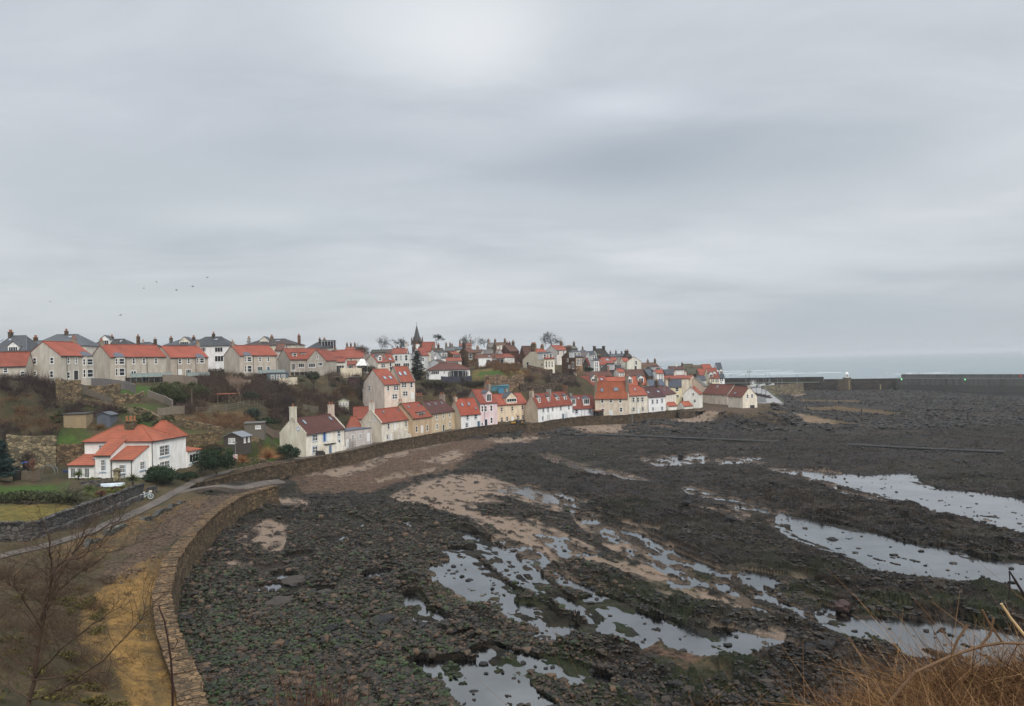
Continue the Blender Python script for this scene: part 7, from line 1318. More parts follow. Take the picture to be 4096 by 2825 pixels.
def region(polys,n):
    out=[]
    for Z,pp in polys:
        w=np.array([tuple(hit(*zz(Z,x,y)).xy) for x,y in pp]); x0,y0=w.min(0);x1,y1=w.max(0); A_=0
        for i in range(len(w)): a=w[i];b_=w[(i+1)%len(w)];A_+=a[0]*b_[1]-b_[0]*a[1]
        A_=abs(A_)/2; m_=int(A_*n)+3; k=0
        X=NR.uniform(x0,x1,m_*6); Y=NR.uniform(y0,y1,m_*6); d_=polysd(X,Y,w,3); idx=np.where(d_>-.3)[0][:m_]
        for i in idx:
            if not inplan(X[i],Y[i]) and pathd(np.array([X[i]]),np.array([Y[i]]),PATHC)[0]>2.2: out.append((X[i],Y[i],float(H(X[i],Y[i]))-.1))
    return out
BR1=leafm('bare_twigs',(52,42,38),(72,58,50),(96,76,62)); BR2=leafm('purple_twigs',(48,40,40),(64,52,50),(84,66,60)); RU=leafm('rusty_dead_growth',(84,62,46),(108,82,60),(132,104,76)); OL=leafm('olive_leaves',(42,48,28),(60,66,38),(84,86,52)); DG=leafm('dark_evergreen',(22,34,24),(34,50,30),(52,70,40)); YG=leafm('yellow_green_leaves',(70,76,34),(96,98,44),(122,120,56)); TAN=leafm('dry_grass_blades',(96,76,52),(128,102,68),(156,128,88)); GRN=leafm('green_blades',(48,68,28),(66,86,34),(92,106,48)); SP=leafm('blue_spruce_needles',(26,44,42),(38,58,54),(54,76,70))
TS=[shrub(46,1.7,.03,i,.8) for i in range(5)]
LT=[leaf_cloud(170,1.1,1.1,.8,.13,8,i) for i in range(5)]
DEN=.42
scatter(TS,region([('R1',[(0,835),(250,850),(480,900),(900,1020),(900,1290),(540,1330),(250,1150),(0,1080)]),('Q1',[(0,400),(400,440),(850,600),(860,690),(100,650),(0,600)]),('Q1',[(850,100),(1200,90),(1650,130),(1900,200),(1700,240),(980,240),(850,200)])],.55),1.15,'scrub',BR2,'dark purple-brown bare scrub on the slope below the left beige house','scrub')
scatter(TS,region([('R2',[(1080,770),(1540,780),(1700,880),(2280,1000),(2280,1400),(1850,1300),(1500,1230),(900,1260),(700,1290),(640,1230),(900,1040)]),('R3',[(0,1010),(350,1150),(560,1100),(1290,1100),(1330,1290),(1000,1420),(600,1440),(200,1500),(0,1590)]),('R3',[(760,780),(900,800),(980,900),(1300,880),(1290,1080),(830,1080)]),('R2',[(700,1300),(960,1300),(960,1470),(720,1440)]),('Q3',[(1080,540),(1400,620),(1400,720),(1260,780),(1150,640)])],DEN),1.2,'scrub',BR1,'mass of bare brown bushes covering the middle of the hillside','scrub')
scatter(TS,region([('R3',[(1310,1190),(1500,1240),(1660,1270),(1900,1240),(1880,1330),(1310,1330)]),('R4',[(40,1080),(300,1090),(720,1100),(1060,1060),(860,1180),(640,1200),(540,1230),(100,1180)]),('R4',[(1560,1010),(1750,950),(2280,880),(2280,1090),(1700,1080)]),('R5',[(0,850),(400,830),(430,980),(0,1000)]),('R4',[(700,1120),(980,1100),(860,1180),(700,1200)])],.5),1.2,'scrub',BR2,'dark bare scrub between the shore houses and the grassy bank','scrub')
scatter(TS,region([('Q2',[(850,450),(1200,470),(1650,500),(1650,640),(1300,660),(900,590),(740,560)]),('Q1',[(0,60),(250,60),(500,180),(850,250),(940,430),(700,460),(300,430),(0,380)]),('R4',[(1200,760),(1500,740),(1750,800),(1900,860),(1650,880),(1500,880)]),('R4',[(950,660),(1600,690),(1600,740),(1300,720),(1000,750)]),('R3',[(830,1100),(1250,1060),(1250,1140),(900,1180)])],.7),.95,'dead_growth',RU,'rust-brown dead stalks and bracken on the slope','scrub')
scatter(LT,region([('R2',[(380,1020),(700,1030),(740,1130),(640,1290),(400,1250)]),('R2',[(860,1040),(1040,1050),(1040,1180),(880,1200)]),('R2',[(1080,780),(1540,760),(1560,900),(1100,900)]),('Q2',[(120,440),(330,540),(700,600),(700,640),(300,600),(100,520)]),('R1',[(1700,1350),(2280,1480),(2280,1590),(1900,1480)]),('Q1',[(850,190),(960,400),(900,420),(760,330)]),('R4',[(780,600),(1000,600),(960,660),(780,660)])],.28),1.25,'olive_bushes',OL,'olive-green bushes massed on the terraces','scrub')
scatter(LT,region([('Q1',[(1320,1450),(1500,1500),(1760,1440),(2100,1360),(2100,1300),(1700,1350)]),('Q1',[(1200,1180),(1560,1160),(1600,1230),(1240,1240)]),('R4',[(330,960),(480,960),(480,1020),(340,1010)]),('S4',[(1130,560),(1700,380),(1820,360),(1300,560),(1150,600)])],.9),.55,'ground_cover',YG,'yellow-green low plants along the garden beds','ground cover')
# tufts
def tufts(name,polys,dens,mat,label,h=.35,nb=14,w=.02):
    pts=region(polys,dens); n=len(pts)
    if not n: return
    P=np.repeat(np.array(pts),nb,0)+np.concatenate([NR.randn(n*nb,2)*.18,np.full((n*nb,1),.05)],1); D=NR.randn(n*nb,3)*[.6,.6,.2]+[0,0,1]; V,F_=ribbons(P,D,h*NR.uniform(.5,1.3,n*nb),np.full(n*nb,w),.4,2,NR,.25); tag(link(name,npmesh(name,V,F_,mat)),label,'grass',kind='stuff')
tufts('grass',[('W',[(380,2430),(520,2300),(640,2230),(620,2350),(600,2500),(640,2640),(690,2825),(470,2825),(400,2700),(370,2560)])],2.2,leafm('straw_grass',(84,66,40),(128,100,58),(164,134,84)),'tussocky straw-yellow grass strip behind the lower sea wall',.34,14,.02)
tufts('grass',[('W',[(250,2200),(420,2120),(560,2060),(800,1990),(820,2010),(640,2080),(480,2170),(330,2260),(250,2240)]),('Q2',[(430,480),(850,480),(840,560),(500,560)]),('Q2',[(1240,450),(1600,390),(1640,420),(1300,480)])],1.1,TAN,'orange dead grass tufts beside the shingle and fence',.5,12,.02)
tufts('grass',[('W',[(0,2290),(250,2210),(560,2100),(700,2010),(760,1975),(700,1970),(520,2040),(250,2150),(0,2210)]),('W',[(0,2180),(200,2110),(480,2030),(600,1990),(640,1960),(560,1960),(200,2080),(0,2140)])],1.0,leafm('verge_grass',(58,62,30),(80,80,38),(104,96,48)),'short green and brown grass verges along the path',.16,8,.014)
# individual bushes
def bush(label,Z,px,py,rx,ry,rz,mat=DG,n=1500,s=.16,seed=1,cat='bush',name='bush',D=None,group=None,lobes=14,dy=0):
    P=hit(*zz(Z,px,py)) if D is None else PD(*zz(Z,px,py),D); root=empty(name,(P.x,P.y+ry*.6+dy,P.z-.1)); tag(root,label,cat,group)
    V,F_=leaf_cloud(n,rx,ry,rz,s,lobes,seed); link('foliage',npmesh('foliage',V,F_,mat),root); q=MB()
    for i in range(5): a=i*1.26; q.tube((0,0,-.2),(rx*.4*math.cos(a),ry*.4*math.sin(a),rz*.7),.05,.02,4)
    q.build('stem',WOODD,root); return root
bush('large dark green juniper beside the white house porch corner','Q2',310,1480,4.3,2.6,2.2,n=3600,s=.15,seed=2)
bush('long dark green juniper mound right of the white house','Q2',1130,1330,4.8,3.6,3.9,n=5200,s=.15,seed=3)
bush('smaller dark juniper linking the two big mounds','Q2',720,1440,2.6,1.6,1.2,n=1500,s=.13,seed=4)
bush('round glossy green bush against the ivory cottage gable','Q3',365,1275,2.9,2.0,2.3,n=2600,s=.15,seed=5)
bush('round dark bush on the lawn terrace below the veranda house','R2',320,1190,3.1,2.5,3.0,OL,1600,.17,6)
bush('broad olive evergreen right of the round dark bush','R2',560,1290,4.4,3,3.6,OL,2400,.17,7)
bush('olive evergreen behind the telegraph pole','R2',930,1210,2.8,2.2,2.6,OL,1500,.16,8)
bush('bright green conifer against the third beige house','R2',965,850,2.1,1.6,2.2,DG,1200,.15,9)
bush('dark hedge mound left of the fourth beige house','R2',1310,880,6.0,3,2.2,leafm('brown_hedge',(40,40,28),(56,52,36),(76,66,46)),2600,.17,10)
bush('yellow flowering bush in front of the fourth beige house','R2',1440,920,1.4,1.2,.7,YG,600,.12,11)
bush('dark green bush at the foot of the white-stemmed tree','R2',1710,1230,2.6,2,1.8,DG,1400,.15,12)
bush('dark blue-green rounded bush right of the rail fence','Q2',1720,500,2.7,2,1.9,leafm('blue_green_leaves',(32,42,38),(44,56,50),(62,74,64)),1500,.15,13)
bush('low dark juniper behind the grey plank shed','Q2',1850,580,4.6,2,1.3,DG,1700,.15,14)
bush('clipped bush by the white door of the twin houses','R3',1990,1210,1.2,1,1.0,leafm('brown_hedge',(40,40,28),(56,52,36),(76,66,46)),600,.12,15)
bush('dark evergreen at the right corner of the twin houses','R3',2100,1230,2.6,1.6,1.3,DG,1000,.14,16)
bush('small rounded dark shrub beside the long rail','R3',880,1050,1.2,1.0,1.0,DG,500,.13,17)
bush('long clipped dark hedge sweeping below the white bungalow','R4',300,1060,9,1.6,2.2,leafm('brown_hedge',(40,40,28),(56,52,36),(76,66,46)),3200,.16,18,lobes=30)
bush('right part of the clipped hedge rising to the stone wall','R4',900,1055,7.0,1.6,2.4,leafm('brown_hedge',(40,40,28),(56,52,36),(76,66,46)),2600,.16,19,lobes=26)
bush('dark hedge mound behind the cream conservatory wall','R3',1390,850,4.5,2,2.8,leafm('brown_hedge',(40,40,28),(56,52,36),(76,66,46)),1700,.16,20)
bush('bright leafy clump below the bungalow deck','R4',410,1020,2.4,1.4,1.5,GRN,700,.15,21)
bush('gorse bush against the white garden room','R4',1100,650,1.6,1,1.1,YG,600,.14,22)
bush('dark bush before the scarlet porch of the old town','R5',600,790,2.6,2,1.4,DG,600,.18,23,D=296)
bush('hedge of grey-green bushes at the left lawn edge','Q1',380,1590,8.5,1.2,1.4,leafm('grey_hedge',(48,54,36),(66,72,48),(88,92,62)),4200,.13,24,lobes=34)
bush('purple-leaved low bush beside the upturned dinghy','Q1',1740,1400,1.1,.8,.7,leafm('purple_leaves',(52,38,36),(72,50,44),(90,66,52)),500,.1,25)
bush('brown shrub between the juniper and the garden wall','Q2',1080,1010,3.4,1.4,1.4,leafm('dull_brown_leaves',(56,42,34),(78,58,44),(100,78,58)),1300,.14,26)
def spiky(label,Z,px,py,r,n=240,mat=GRN,h=1.0,trunk=0,name='cordyline',cat='plant',w=.05,droop=.35):
    P=hit(*zz(Z,px,py)); root=empty(name,P); tag(root,label,cat); Dd=NR.randn(n,3); Dd/=np.linalg.norm(Dd,axis=1)[:,None]; Dd[:,2]=np.abs(Dd[:,2])*h+.05; V,F_=ribbons(np.zeros((n,3))+[0,0,trunk],Dd,r*NR.uniform(.7,1.15,n),np.full(n,w),.12,4,NR,droop); link('leaves',npmesh('leaves',V,F_,mat),root)
    q=MB(); q.tube((0,0,-.2),(0,0,trunk+.1),.14,.12,6); q.build('trunk',WOODD,root)
SPK=leafm('spiky_leaves',(54,56,42),(78,78,58),(108,104,80))
spiky('large spiky flax clump on the garden edge left of the dinghy','Q1',1060,1560,2.9,520,SPK,1.0,.2,w=.07)
spiky('low drooping flax spreading at the foot of the large clump','Q1',1150,1590,2.3,420,SPK,.5,.1,w=.06)
spiky('tall cordyline palm beside the right gate pillar','Q1',2020,1350,1.7,260,leafm('cordyline_leaves',(56,64,44),(80,88,58),(112,112,80)),1.0,1.3)
spiky('small cordyline before the lean-to windows','Q1',1190,1230,1.1,150,GRN,1.0,1.0)
spiky('small green cordyline behind the flax clump','Q1',1360,1390,1.2,160,GRN,1.0,.3)
spiky('red-leaved small cordyline near the drystone wall','Q1',1540,1500,1.1,140,leafm('red_leaves',(74,44,40),(100,60,50),(120,80,64)),1.0,.6)
spiky('cabbage palm on the middle slope left of the umbrella pine','R3',410,1050,2.2,260,SPK,.8,2.0)
spiky('tall tan pampas grass left of the ivory cottage','Q2',1990,1090,2.6,520,leafm('pampas',(128,88,56),(158,114,76),(180,140,100)),1.6,.05,'pampas_grass','grass plant',.03,.1)
spiky('smaller tan pampas tuft behind the warning sign','Q2',1585,1150,1.7,360,leafm('pampas',(128,88,56),(158,114,76),(180,140,100)),1.6,.05,'pampas_grass','grass plant',.03,.1)
spiky('golden grass tuft beside the blue-grey shed','Q1',1520,450,1.5,260,TAN,1.2,.05,'grass_tuft','grass plant',.03,.2)
spiky('small palm by the twin cream houses','R3',1915,1200,.9,120,SPK,.8,1.4)
# bare trees
def tree_mesh(h,spread,depth,seed,r0,up=.5,nb=(2,4),lean=(0,0),t0=.28,lf=.27,rmin=.014):
    rs=random.Random(seed); tr=MB(); cr=[]
    def rec(p,d,L_,r,k):
        pts=[p]; dd=d.copy(); n=3
        for i in range(n):
            dd=(dd+Vector((rs.gauss(0,.13),rs.gauss(0,.13),rs.gauss(0,.08)+up*.06))).normalized(); pts.append(pts[-1]+dd*L_/n)
        for i in range(n): cr.append((pts[i],pts[i+1],r*(1-.35*i/n),r*(1-.35*(i+1)/n),k))
        if k>=depth: return
        for j in range(rs.randint(*nb)+(1 if k>1 else 0)):
            f=rs.uniform(.45,1); q_=pts[0].lerp(pts[-1],f) if f<.99 else pts[-1]; q_=pts[min(n,int(f*n+.5))]
            a=Vector((rs.gauss(0,1),rs.gauss(0,1),rs.gauss(0,.5))); a=(a-a.dot(dd)*dd).normalized(); nd=(dd+a*spread*rs.uniform(.6,1.2)+Vector((0,0,up*.35))).normalized()
            rec(q_,nd,L_*rs.uniform(.6,.82),r*.6,k+1)
    d0=Vector((lean[0],lean[1],1)).normalized(); top=d0*h*t0
    tr.tube(Vector((0,0,-.5)),top*.5,r0*1.15,r0*.95,7); tr.tube(top*.5,top,r0*.95,r0*.85,7)
    for j in range(rs.randint(3,5)):
        a=rs.uniform(0,6.28); rec(top,(d0+Vector((math.cos(a),math.sin(a),0))*spread*rs.uniform(.5,1)).normalized(),h*lf,r0*.62,1)
    c=MB()
    for a,b_,ra,rb,k in cr: c.tube(a,b_,max(ra,rmin),max(rb,rmin),5 if k<3 else 3,False)
    return tr,c
def btree(label,Z,px,py,h,spread=.7,depth=5,seed=1,r0=.16,up=.5,col=None,D=None,group='bare trees in the scene',**k):
    P=hit(*zz(Z,px,py)) if D is None else PD(*zz(Z,px,py),D); root=empty('bare_tree',P); tag(root,label,'tree',group); tr,c=tree_mesh(h,spread,depth,seed,r0,up,**k); m_=col or BRT; tr.build('trunk',m_,root); c.build('crown',m_,root); return root
BRT=plain('bark',(64,54,48),.9,0.0,.3); BRL=plain('pale_bark',(150,128,110),.9,0.0,.25); BRD=plain('dark_bark',(48,42,40),.9,0.0,.3)
btree('pale many-stemmed bare tree below the fourth beige house','R2',1560,1200,9.0,.55,5,3,.10,1.0,BRL,t0=.05)
btree('dark dense bare tree right of the pale many-stemmed tree','R2',2085,1420,10.5,1.0,6,4,.16,.35,BRT,nb=(2,3))
btree('second dense bare tree further left in the scrub','R3',180,1560,8.5,1.0,5,5,.14,.3,BRT)
btree('bare tree against the gable of the twin cream houses','R3',1370,1290,8.5,.6,5,6,.12,.7,BRT)
btree('smaller spreading bare tree at the corner of the twin cream houses','R3',1655,1290,6.2,.8,5,7,.10,.6,BRT)
btree('slender forked bare tree below the bungalow deck','R4',765,1180,8.5,.45,4,8,.12,.8,BRT)
btree('bare tree on the skyline right of the long red roof','R3',1620,500,7.5,.9,5,9,.16,.4,BRD,D=345,lf=.42,rmin=.02,t0=.12)
btree('low bushy bare tree on the skyline left of the clock tower','R3',1890,500,6.5,1.0,5,10,.16,.3,BRD,D=345,lf=.42,rmin=.02,t0=.1)
btree('pale bare tree between the long red roof and the grey cottage','R3',1330,620,8.5,.8,5,11,.14,.4,BRT,D=292,t0=.15)
btree('domed bare tree on the skyline behind the white balcony house','R4',2120,420,8.0,1.2,6,12,.18,.2,BRD,D=362,lf=.42,rmin=.02,t0=.08,nb=(2,3))
btree('flat-topped bare tree on the skyline behind the broad red-brown roof','R4',850,400,6.0,1.3,5,13,.16,.1,BRD,D=400,lf=.42,rmin=.02,t0=.1)
btree('windswept bare tree on the skyline left of the tall tenement','R4',1090,400,5.5,1.2,5,14,.16,.1,BRD,D=400,lf=.42,rmin=.02,t0=.1)
btree('bare tree on the skyline just right of the clock tower','R4',360,370,6.5,.9,5,15,.16,.3,BRD,D=405,lf=.34,rmin=.045,t0=.1)
btree('small bare tree by the slatted crate in the garden','Q1',520,1260,4.5,.5,4,16,.06,.7,plain('reddish_bark',(110,72,58),.9,0.0,.2))
btree('wiry brown bare shrub tree before the big garden wall','Q1',460,1150,4.8,.7,5,17,.06,.7,BRT)
btree('dark bare tree in front of the sandstone house','R5',330,960,6.5,.9,5,18,.14,.3,BRD)
btree('pollarded dark tree at the left corner of the bungalow','R4',240,920,4.0,.7,3,19,.16,.5,BRD)
# conifers
def conifer(label,Z,px,py,h,r,n,seed,mat,D=None,name='pine_tree',ragged=.3,cyl=.0):
    P=hit(*zz(Z,px,py)) if D is None else PD(*zz(Z,px,py),D); root=empty(name,P); tag(root,label,'tree'); rs=np.random.RandomState(seed); q=MB(); q.tube((0,0,-.5),(0,0,h*.96),h*.022,.04,7); q.build('trunk',BRD,root)
    PP=[];NN=[]; lv=int(h*2.4)
    for i in range(lv):
        z=h*(.14+.86*i/lv); rr=r*((1-i/lv)**.75*(1-cyl)+cyl)*rs.uniform(1-ragged,1.1)
        for j in range(rs.randint(4,7)):
            a=rs.uniform(0,6.28); L_=rr*rs.uniform(.65,1.1); m_=max(6,int(n*L_/(lv*5*r*.6))); t=rs.uniform(.15,1,m_)**.7; P_=np.stack([np.cos(a)*L_*t,np.sin(a)*L_*t,z-.12*L_*t+.25*L_*t*t],1)+rs.randn(m_,3)*[.22,.22,.12]; PP.append(P_); NN.append(rs.randn(m_,3)*.6+[0,0,1])
    PP=np.concatenate(PP);NN=np.concatenate(NN);NN/=np.linalg.norm(NN,axis=1)[:,None]; V,F_=quads_at(PP,NN,.15*rs.uniform(.6,1.3,len(PP)),2.0); link('crown',npmesh('crown',V,F_,mat),root)
conifer('tall ragged dark pine left of the white bungalow','R4',85,960,11.0,3.6,5200,3,leafm('pine_needles',(24,28,26),(36,42,36),(54,58,48)),D=252,ragged=.45,cyl=.25)
conifer('blue-green spruce cut by the left edge beside the garden','Q1',-10,1240,7.2,3.2,6500,4,SP,name='spruce_tree',ragged=.15)
P=hit(*zz('R3',590,1085)); r_=empty('evergreen_tree',P); tag(r_,'umbrella-shaped evergreen with bare forked trunk below the balcony house','tree'); q=MB(); q.tube((0,0,-.3),(0,0,2.2),.2,.15,6)
for a in range(5): q.tube((0,0,2.0),(1.5*math.cos(a*1.25),1.5*math.sin(a*1.25),4.2),.1,.04,5)
q.build('trunk',BRT,r_); V,F_=leaf_cloud(2200,2.9,2.4,2.2,.16,14,33); V[:,2]+=2.9; link('crown',npmesh('crown',V,F_,leafm('dull_evergreen',(36,40,30),(52,56,40),(72,74,54))),r_)
# ---------------------------------------------------------------- stones on the beach
ico=np.array([(0,0,1),(.894,0,.447),(.276,.851,.447),(-.724,.526,.447),(-.724,-.526,.447),(.276,-.851,.447),(.724,.526,-.447),(-.276,.851,-.447),(-.894,0,-.447),(-.276,-.851,-.447),(.724,-.526,-.447)])
icf=np.array([(0,1,2),(0,2,3),(0,3,4),(0,4,5),(0,5,1),(1,6,2),(2,7,3),(3,8,4),(4,9,5),(5,10,1),(2,6,7),(3,7,8),(4,8,9),(5,9,10),(1,10,6)])
def stones(name,X,Y,Z_,Sz,mat,label,flat=.6,kind='stuff',ang=.25):
    n=len(X); sc=np.stack([Sz*NR.uniform(.7,1.3,n),Sz*NR.uniform(.6,1.1,n),Sz*flat*NR.uniform(.6,1.3,n)],1); a=NR.uniform(0,6.28,n); c,s_=np.cos(a)[:,None],np.sin(a)[:,None]
    v=ico[None]*(1+NR.uniform(-ang,ang,(n,11,1))); v=v*sc[:,None]; x=v[...,0]*c-v[...,1]*s_; y=v[...,0]*s_+v[...,1]*c
    V=np.stack([x+X[:,None],y+Y[:,None],v[...,2]+Z_[:,None]],-1).reshape(-1,3); F_=(icf[None]+(np.arange(n)*11)[:,None,None]).reshape(-1,3); return tag(link(name,npmesh(name,V,F_,mat)),label,'stones',kind=kind)
def samp(n,xr,yr,pw=1.0):
    """uniform in X/Y and inverse depth"""
    u=NR.uniform(xr[0],xr[1],n); r=NR.uniform(1/yr[1],1/yr[0],n); y=1/r; return u*y,y
def stonecol(nm,cols,gloss=.6):
    m,nt,b=newmat(nm); g=N(nt,'ShaderNodeNewGeometry'); r=N(nt,'ShaderNodeValToRGB'); r.color_ramp.interpolation='CONSTANT'; L(nt,g.outputs['Random Per Island'],r.inputs[0]); e=r.color_ramp.elements; e[0].color=(*s2l(cols[0]),1); e[1].position=1-1/len(cols); e[1].color=(*s2l(cols[-1]),1)
    for i,c_ in enumerate(cols[1:-1]): k=e.new((i+1)/len(cols)); k.color=(*s2l(c_),1)
    tc=N(nt,'ShaderNodeTexCoord').outputs['Object']; L(nt,mixc(nt,1,r.outputs[0],ramp(nt,noise(nt,tc,6,3,.6).outputs[0],.3,.7,(.7,.7,.7),(1.2,1.2,1.2)),'MULTIPLY'),b.inputs['Base Color']); b.inputs['Roughness'].default_value=gloss; b.inputs['Specular IOR Level'].default_value=.3; return m
COBM=stonecol('mixed_cobbles',[(40,34,27),(52,43,32),(32,30,27),(70,55,40),(38,45,25),(46,39,32),(84,66,49),(34,38,24),(56,47,38),(28,26,24),(46,54,28),(62,48,36)])
GRNM=stonecol('algae_cobbles',[(34,44,23),(42,54,27),(29,37,23),(50,64,32)])
RKM=stonecol('reef_rock',[(26,24,22),(38,33,28),(20,20,20),(50,43,34),(30,28,25),(60,51,41),(25,27,22),(42,38,31)])
X,Y=samp(60000,(-.50,.16),(44,125)); lx=polysd(X,Y,LANDA,4); pm2=bmask(poolm,X,Y); k=(lx<.2)&(pm2<.05)&(bmask(sand,X,Y)<.2)&(NR.rand(len(X))<sm(.22,-.06,X/Y)); X=X[k];Y=Y[k]
stones('cobbles',X,Y,bz(X,Y)+.03,NR.uniform(.06,.19,len(X))*np.where(NR.rand(len(X))<.07,2.3,1.0)*(.8+Y/260),COBM,'mixed dark cobbles strewn below the curving sea wall')
X,Y=samp(9000,(-.46,.02),(44,95)); lx=polysd(X,Y,LANDA,4); gmsk=fbm(X*.3,Y*.3,3,77); k=(lx<.2)&(bmask(poolm,X,Y)<.4)&(bmask(sand,X,Y)<.4)&(gmsk>.47)&(NR.rand(len(X))<sm(.02,-.22,X/Y)*sm(96,58,Y)); X=X[k];Y=Y[k]
stones('cobbles',X,Y,bz(X,Y)+.08,NR.uniform(.12,.24,len(X)),GRNM,'bright green weed-covered cobbles near the sea wall')
X,Y=samp(120000,(-.30,.76),(45,260)); rk=bmask(1-np.maximum(np.maximum(sand,poolm),grav*.85),X,Y); pt=bmask(patch,X,Y); dn=fbm((X*ca+Y*sa)*.16,(-X*sa+Y*ca)*.5,4,91); k=(rk>.93)&((pt<.1)|(bmask(rockpatch,X,Y)>.8))&(polysd(X,Y,LANDA,4)<.2)&(NR.rand(len(X))<sm(.42,.62,dn)*.55+.03); X=X[k];Y=Y[k]
stones('reef_rocks',X,Y,bz(X,Y)+.02,NR.uniform(.07,.20,len(X))*(.75+Y/170)*np.where(NR.rand(len(X))<.03,2.0,1.0),RKM,'dark angular weed-covered rocks over the reef ledges',.55,ang=.45)
X,Y=samp(60000,(-.05,.80),(225,470)); dn=fbm((X*ca+Y*sa)*.05,(-X*sa+Y*ca)*.16,4,93); k=(bmask(np.maximum(np.maximum(sand,poolm),weed),X,Y)<.2)&(~bmask(beyond,X,Y))&(polysd(X,Y,LANDA,6)<-1)&(NR.rand(len(X))<sm(.44,.62,dn)*.7+.02); X=X[k];Y=Y[k]
stones('reef_rocks',X,Y,bz(X,Y)+.05,NR.uniform(.3,.9,len(X)),RKM,'dark broken rock on the far reef before the pier',.6,ang=.45)
X,Y=samp(2600,(-.12,.74),(46,180)); k=(bmask(poolm,X,Y)>.6)&(NR.rand(len(X))<.35)|((bmask(patch,X,Y)>.6)&(NR.rand(len(X))<.4)); X=X[k];Y=Y[k]
stones('pool_rocks',X,Y,np.full(len(X),ZP+.02),NR.uniform(.09,.34,len(X))*(.75+Y/200),RKM,'small dark rocks standing in the tide pools',.5,ang=.4)
BLD=[('dark boulder on the sand tongue below the pink house',2193,1962,.85),('dark boulder right of the plum roofs on the reef',2722,1832,.9),('dark boulder beside the long shallow channel',2748,2052,.9),('low blue-black boulder on the middle reef',2925,2110,1.0),('big flat boulder near the bottom edge of the reef',3310,2640,.8),('greenish boulder left of the flat boulder',3245,2625,.75),('reddish flat slab beside the widest pool',3370,2445,1.0),
 ('grey-brown boulder in the cobbles left of the small pool',1115,2420,1.0),('second grey-brown boulder in the cobbles',1290,2385,1.1),('rounded boulder near the bottom of the cobbles',1330,2545,.8),('pale flat boulder among the cobbles',1180,2350,1.0),('dark ledge boulder in the middle cobbles',1530,2510,.8),('square dark stone in the lower pool',2600,2590,.4),('dark stone in the right pool under the branch',3744,2550,.45),('pair stone in the right pool left of the branch',3655,2545,.35),('dark stone at the left of the right pool',3412,2488,.3),('small boulder under the bottom left pool',1895,2765,.4),('blue-black stone by the far end of the lower sea wall',1015,2085,.45),('dark stone in the upper right pool',3645,2015,.7),('long dark stone in the middle right pool',3330,2158,.8)]
for i,(lab,px,py,s_) in enumerate(BLD):
    v=PZ(px,py,ZP); rs=np.random.RandomState(i+5); bm=bmesh_ico=None
    q=MB(); import bmesh as _b
    bm=_b.new(); _b.ops.create_icosphere(bm,subdivisions=3,radius=1)
    for vv in bm.verts: nn=float(fbm(np.array([vv.co.x*1.3+i*7+vv.co.z]),np.array([vv.co.y*1.3-vv.co.z*1.1]),3,i)[0]); n2_=float(fbm(np.array([vv.co.x*4.1+i*3+vv.co.z*2.]),np.array([vv.co.y*4.1-vv.co.z*3.]),3,i+50)[0]); vv.co*=(.45+.75*nn+.5*(n2_-.25)); vv.co.x*=s_*1.5; vv.co.y*=s_*1.1; vv.co.z*=s_*.8
    
    if 'grey-brown' in lab or 'pale' in lab or 'ledge' in lab:
        for vv in bm.verts: vv.co.z*=.42
    else:
        for vv in bm.verts: vv.co*=.62
    me=bpy.data.meshes.new('boulder'); bm.to_mesh(me); bm.free(); me.materials.append(plain('boulder_rock',(62,46,42) if 'reddish' in lab else ((58,52,46) if 'grey-brown' in lab or 'pale' in lab else (32,31,31)),.75,0.0,.35,2.0)); tag(link('boulder',me,None,(v.x,v.y,float(bz(np.array([v.x]),np.array([v.y]))[0])+s_*.15),(0,0,rs.uniform(0,6))),lab,'boulder')
# shingle on the land strip
pts=region([('W',[(430,2330),(560,2170),(700,2040),(960,1960),(1070,1950),(960,1985),(850,2050),(740,2150),(600,2270),(480,2340)])],6.0); pa=np.array(pts)
stones('shingle',pa[:,0],pa[:,1],pa[:,2]+.12,NR.uniform(.06,.16,len(pa)),stonecol('brown_shingle',[(62,50,42),(84,68,54),(50,44,40),(106,86,66),(74,62,54),(92,78,66)],.8),'brown shingle strip between the path and the lower sea wall')
pts=region([('Q2',[(1440,1170),(1800,1110),(2200,1090),(2270,1130),(1700,1230),(1450,1260)])],6.0); pa=np.array(pts)
if len(pa): stones('shingle',pa[:,0],pa[:,1],pa[:,2]+.1,NR.uniform(.06,.14,len(pa)),stonecol('pink_gravel',[(110,86,76),(132,106,92),(90,72,64),(150,124,108)],.8),'pinkish gravel bed beside the promenade path')
pts=region([('Q1',[(1330,1230),(1560,1190),(1750,1230),(1800,1300),(1600,1360),(1300,1330)])],2.0); pa=np.array(pts)
if len(pa): stones('rockery',pa[:,0],pa[:,1],pa[:,2]+.2,NR.uniform(.16,.42,len(pa)),stonecol('rockery_stone',[(52,48,48),(70,64,60),(44,42,44),(88,80,72)],.8),'heap of dark rockery stones in the garden')
# ---------------------------------------------------------------- near-left thicket and foreground plants
TB=[shrub(120,2.0,.012,20+i,.9) for i in range(5)]
scatter(TB,region([('W',[(0,2430),(200,2380),(330,2360),(420,2440),(380,2600),(450,2825),(0,2825)]),('W',[(0,2300),(260,2250),(420,2280),(380,2380),(0,2430)])],.13),.75,'thicket',leafm('thicket_twigs',(56,44,36),(76,60,48),(104,84,62)),'tangled reddish-brown thicket at the bottom left','scrub')
scatter([leaf_cloud(160,1.0,1.0,.5,.09,7,60+i) for i in range(3)],region([('W',[(0,2430),(200,2380),(330,2360),(380,2440),(340,2600),(420,2825),(0,2825)])],.22),.8,'low_bushes',leafm('moss_leaves',(60,58,30),(80,74,38),(100,92,50)),'mossy green undergrowth inside the thicket','scrub')
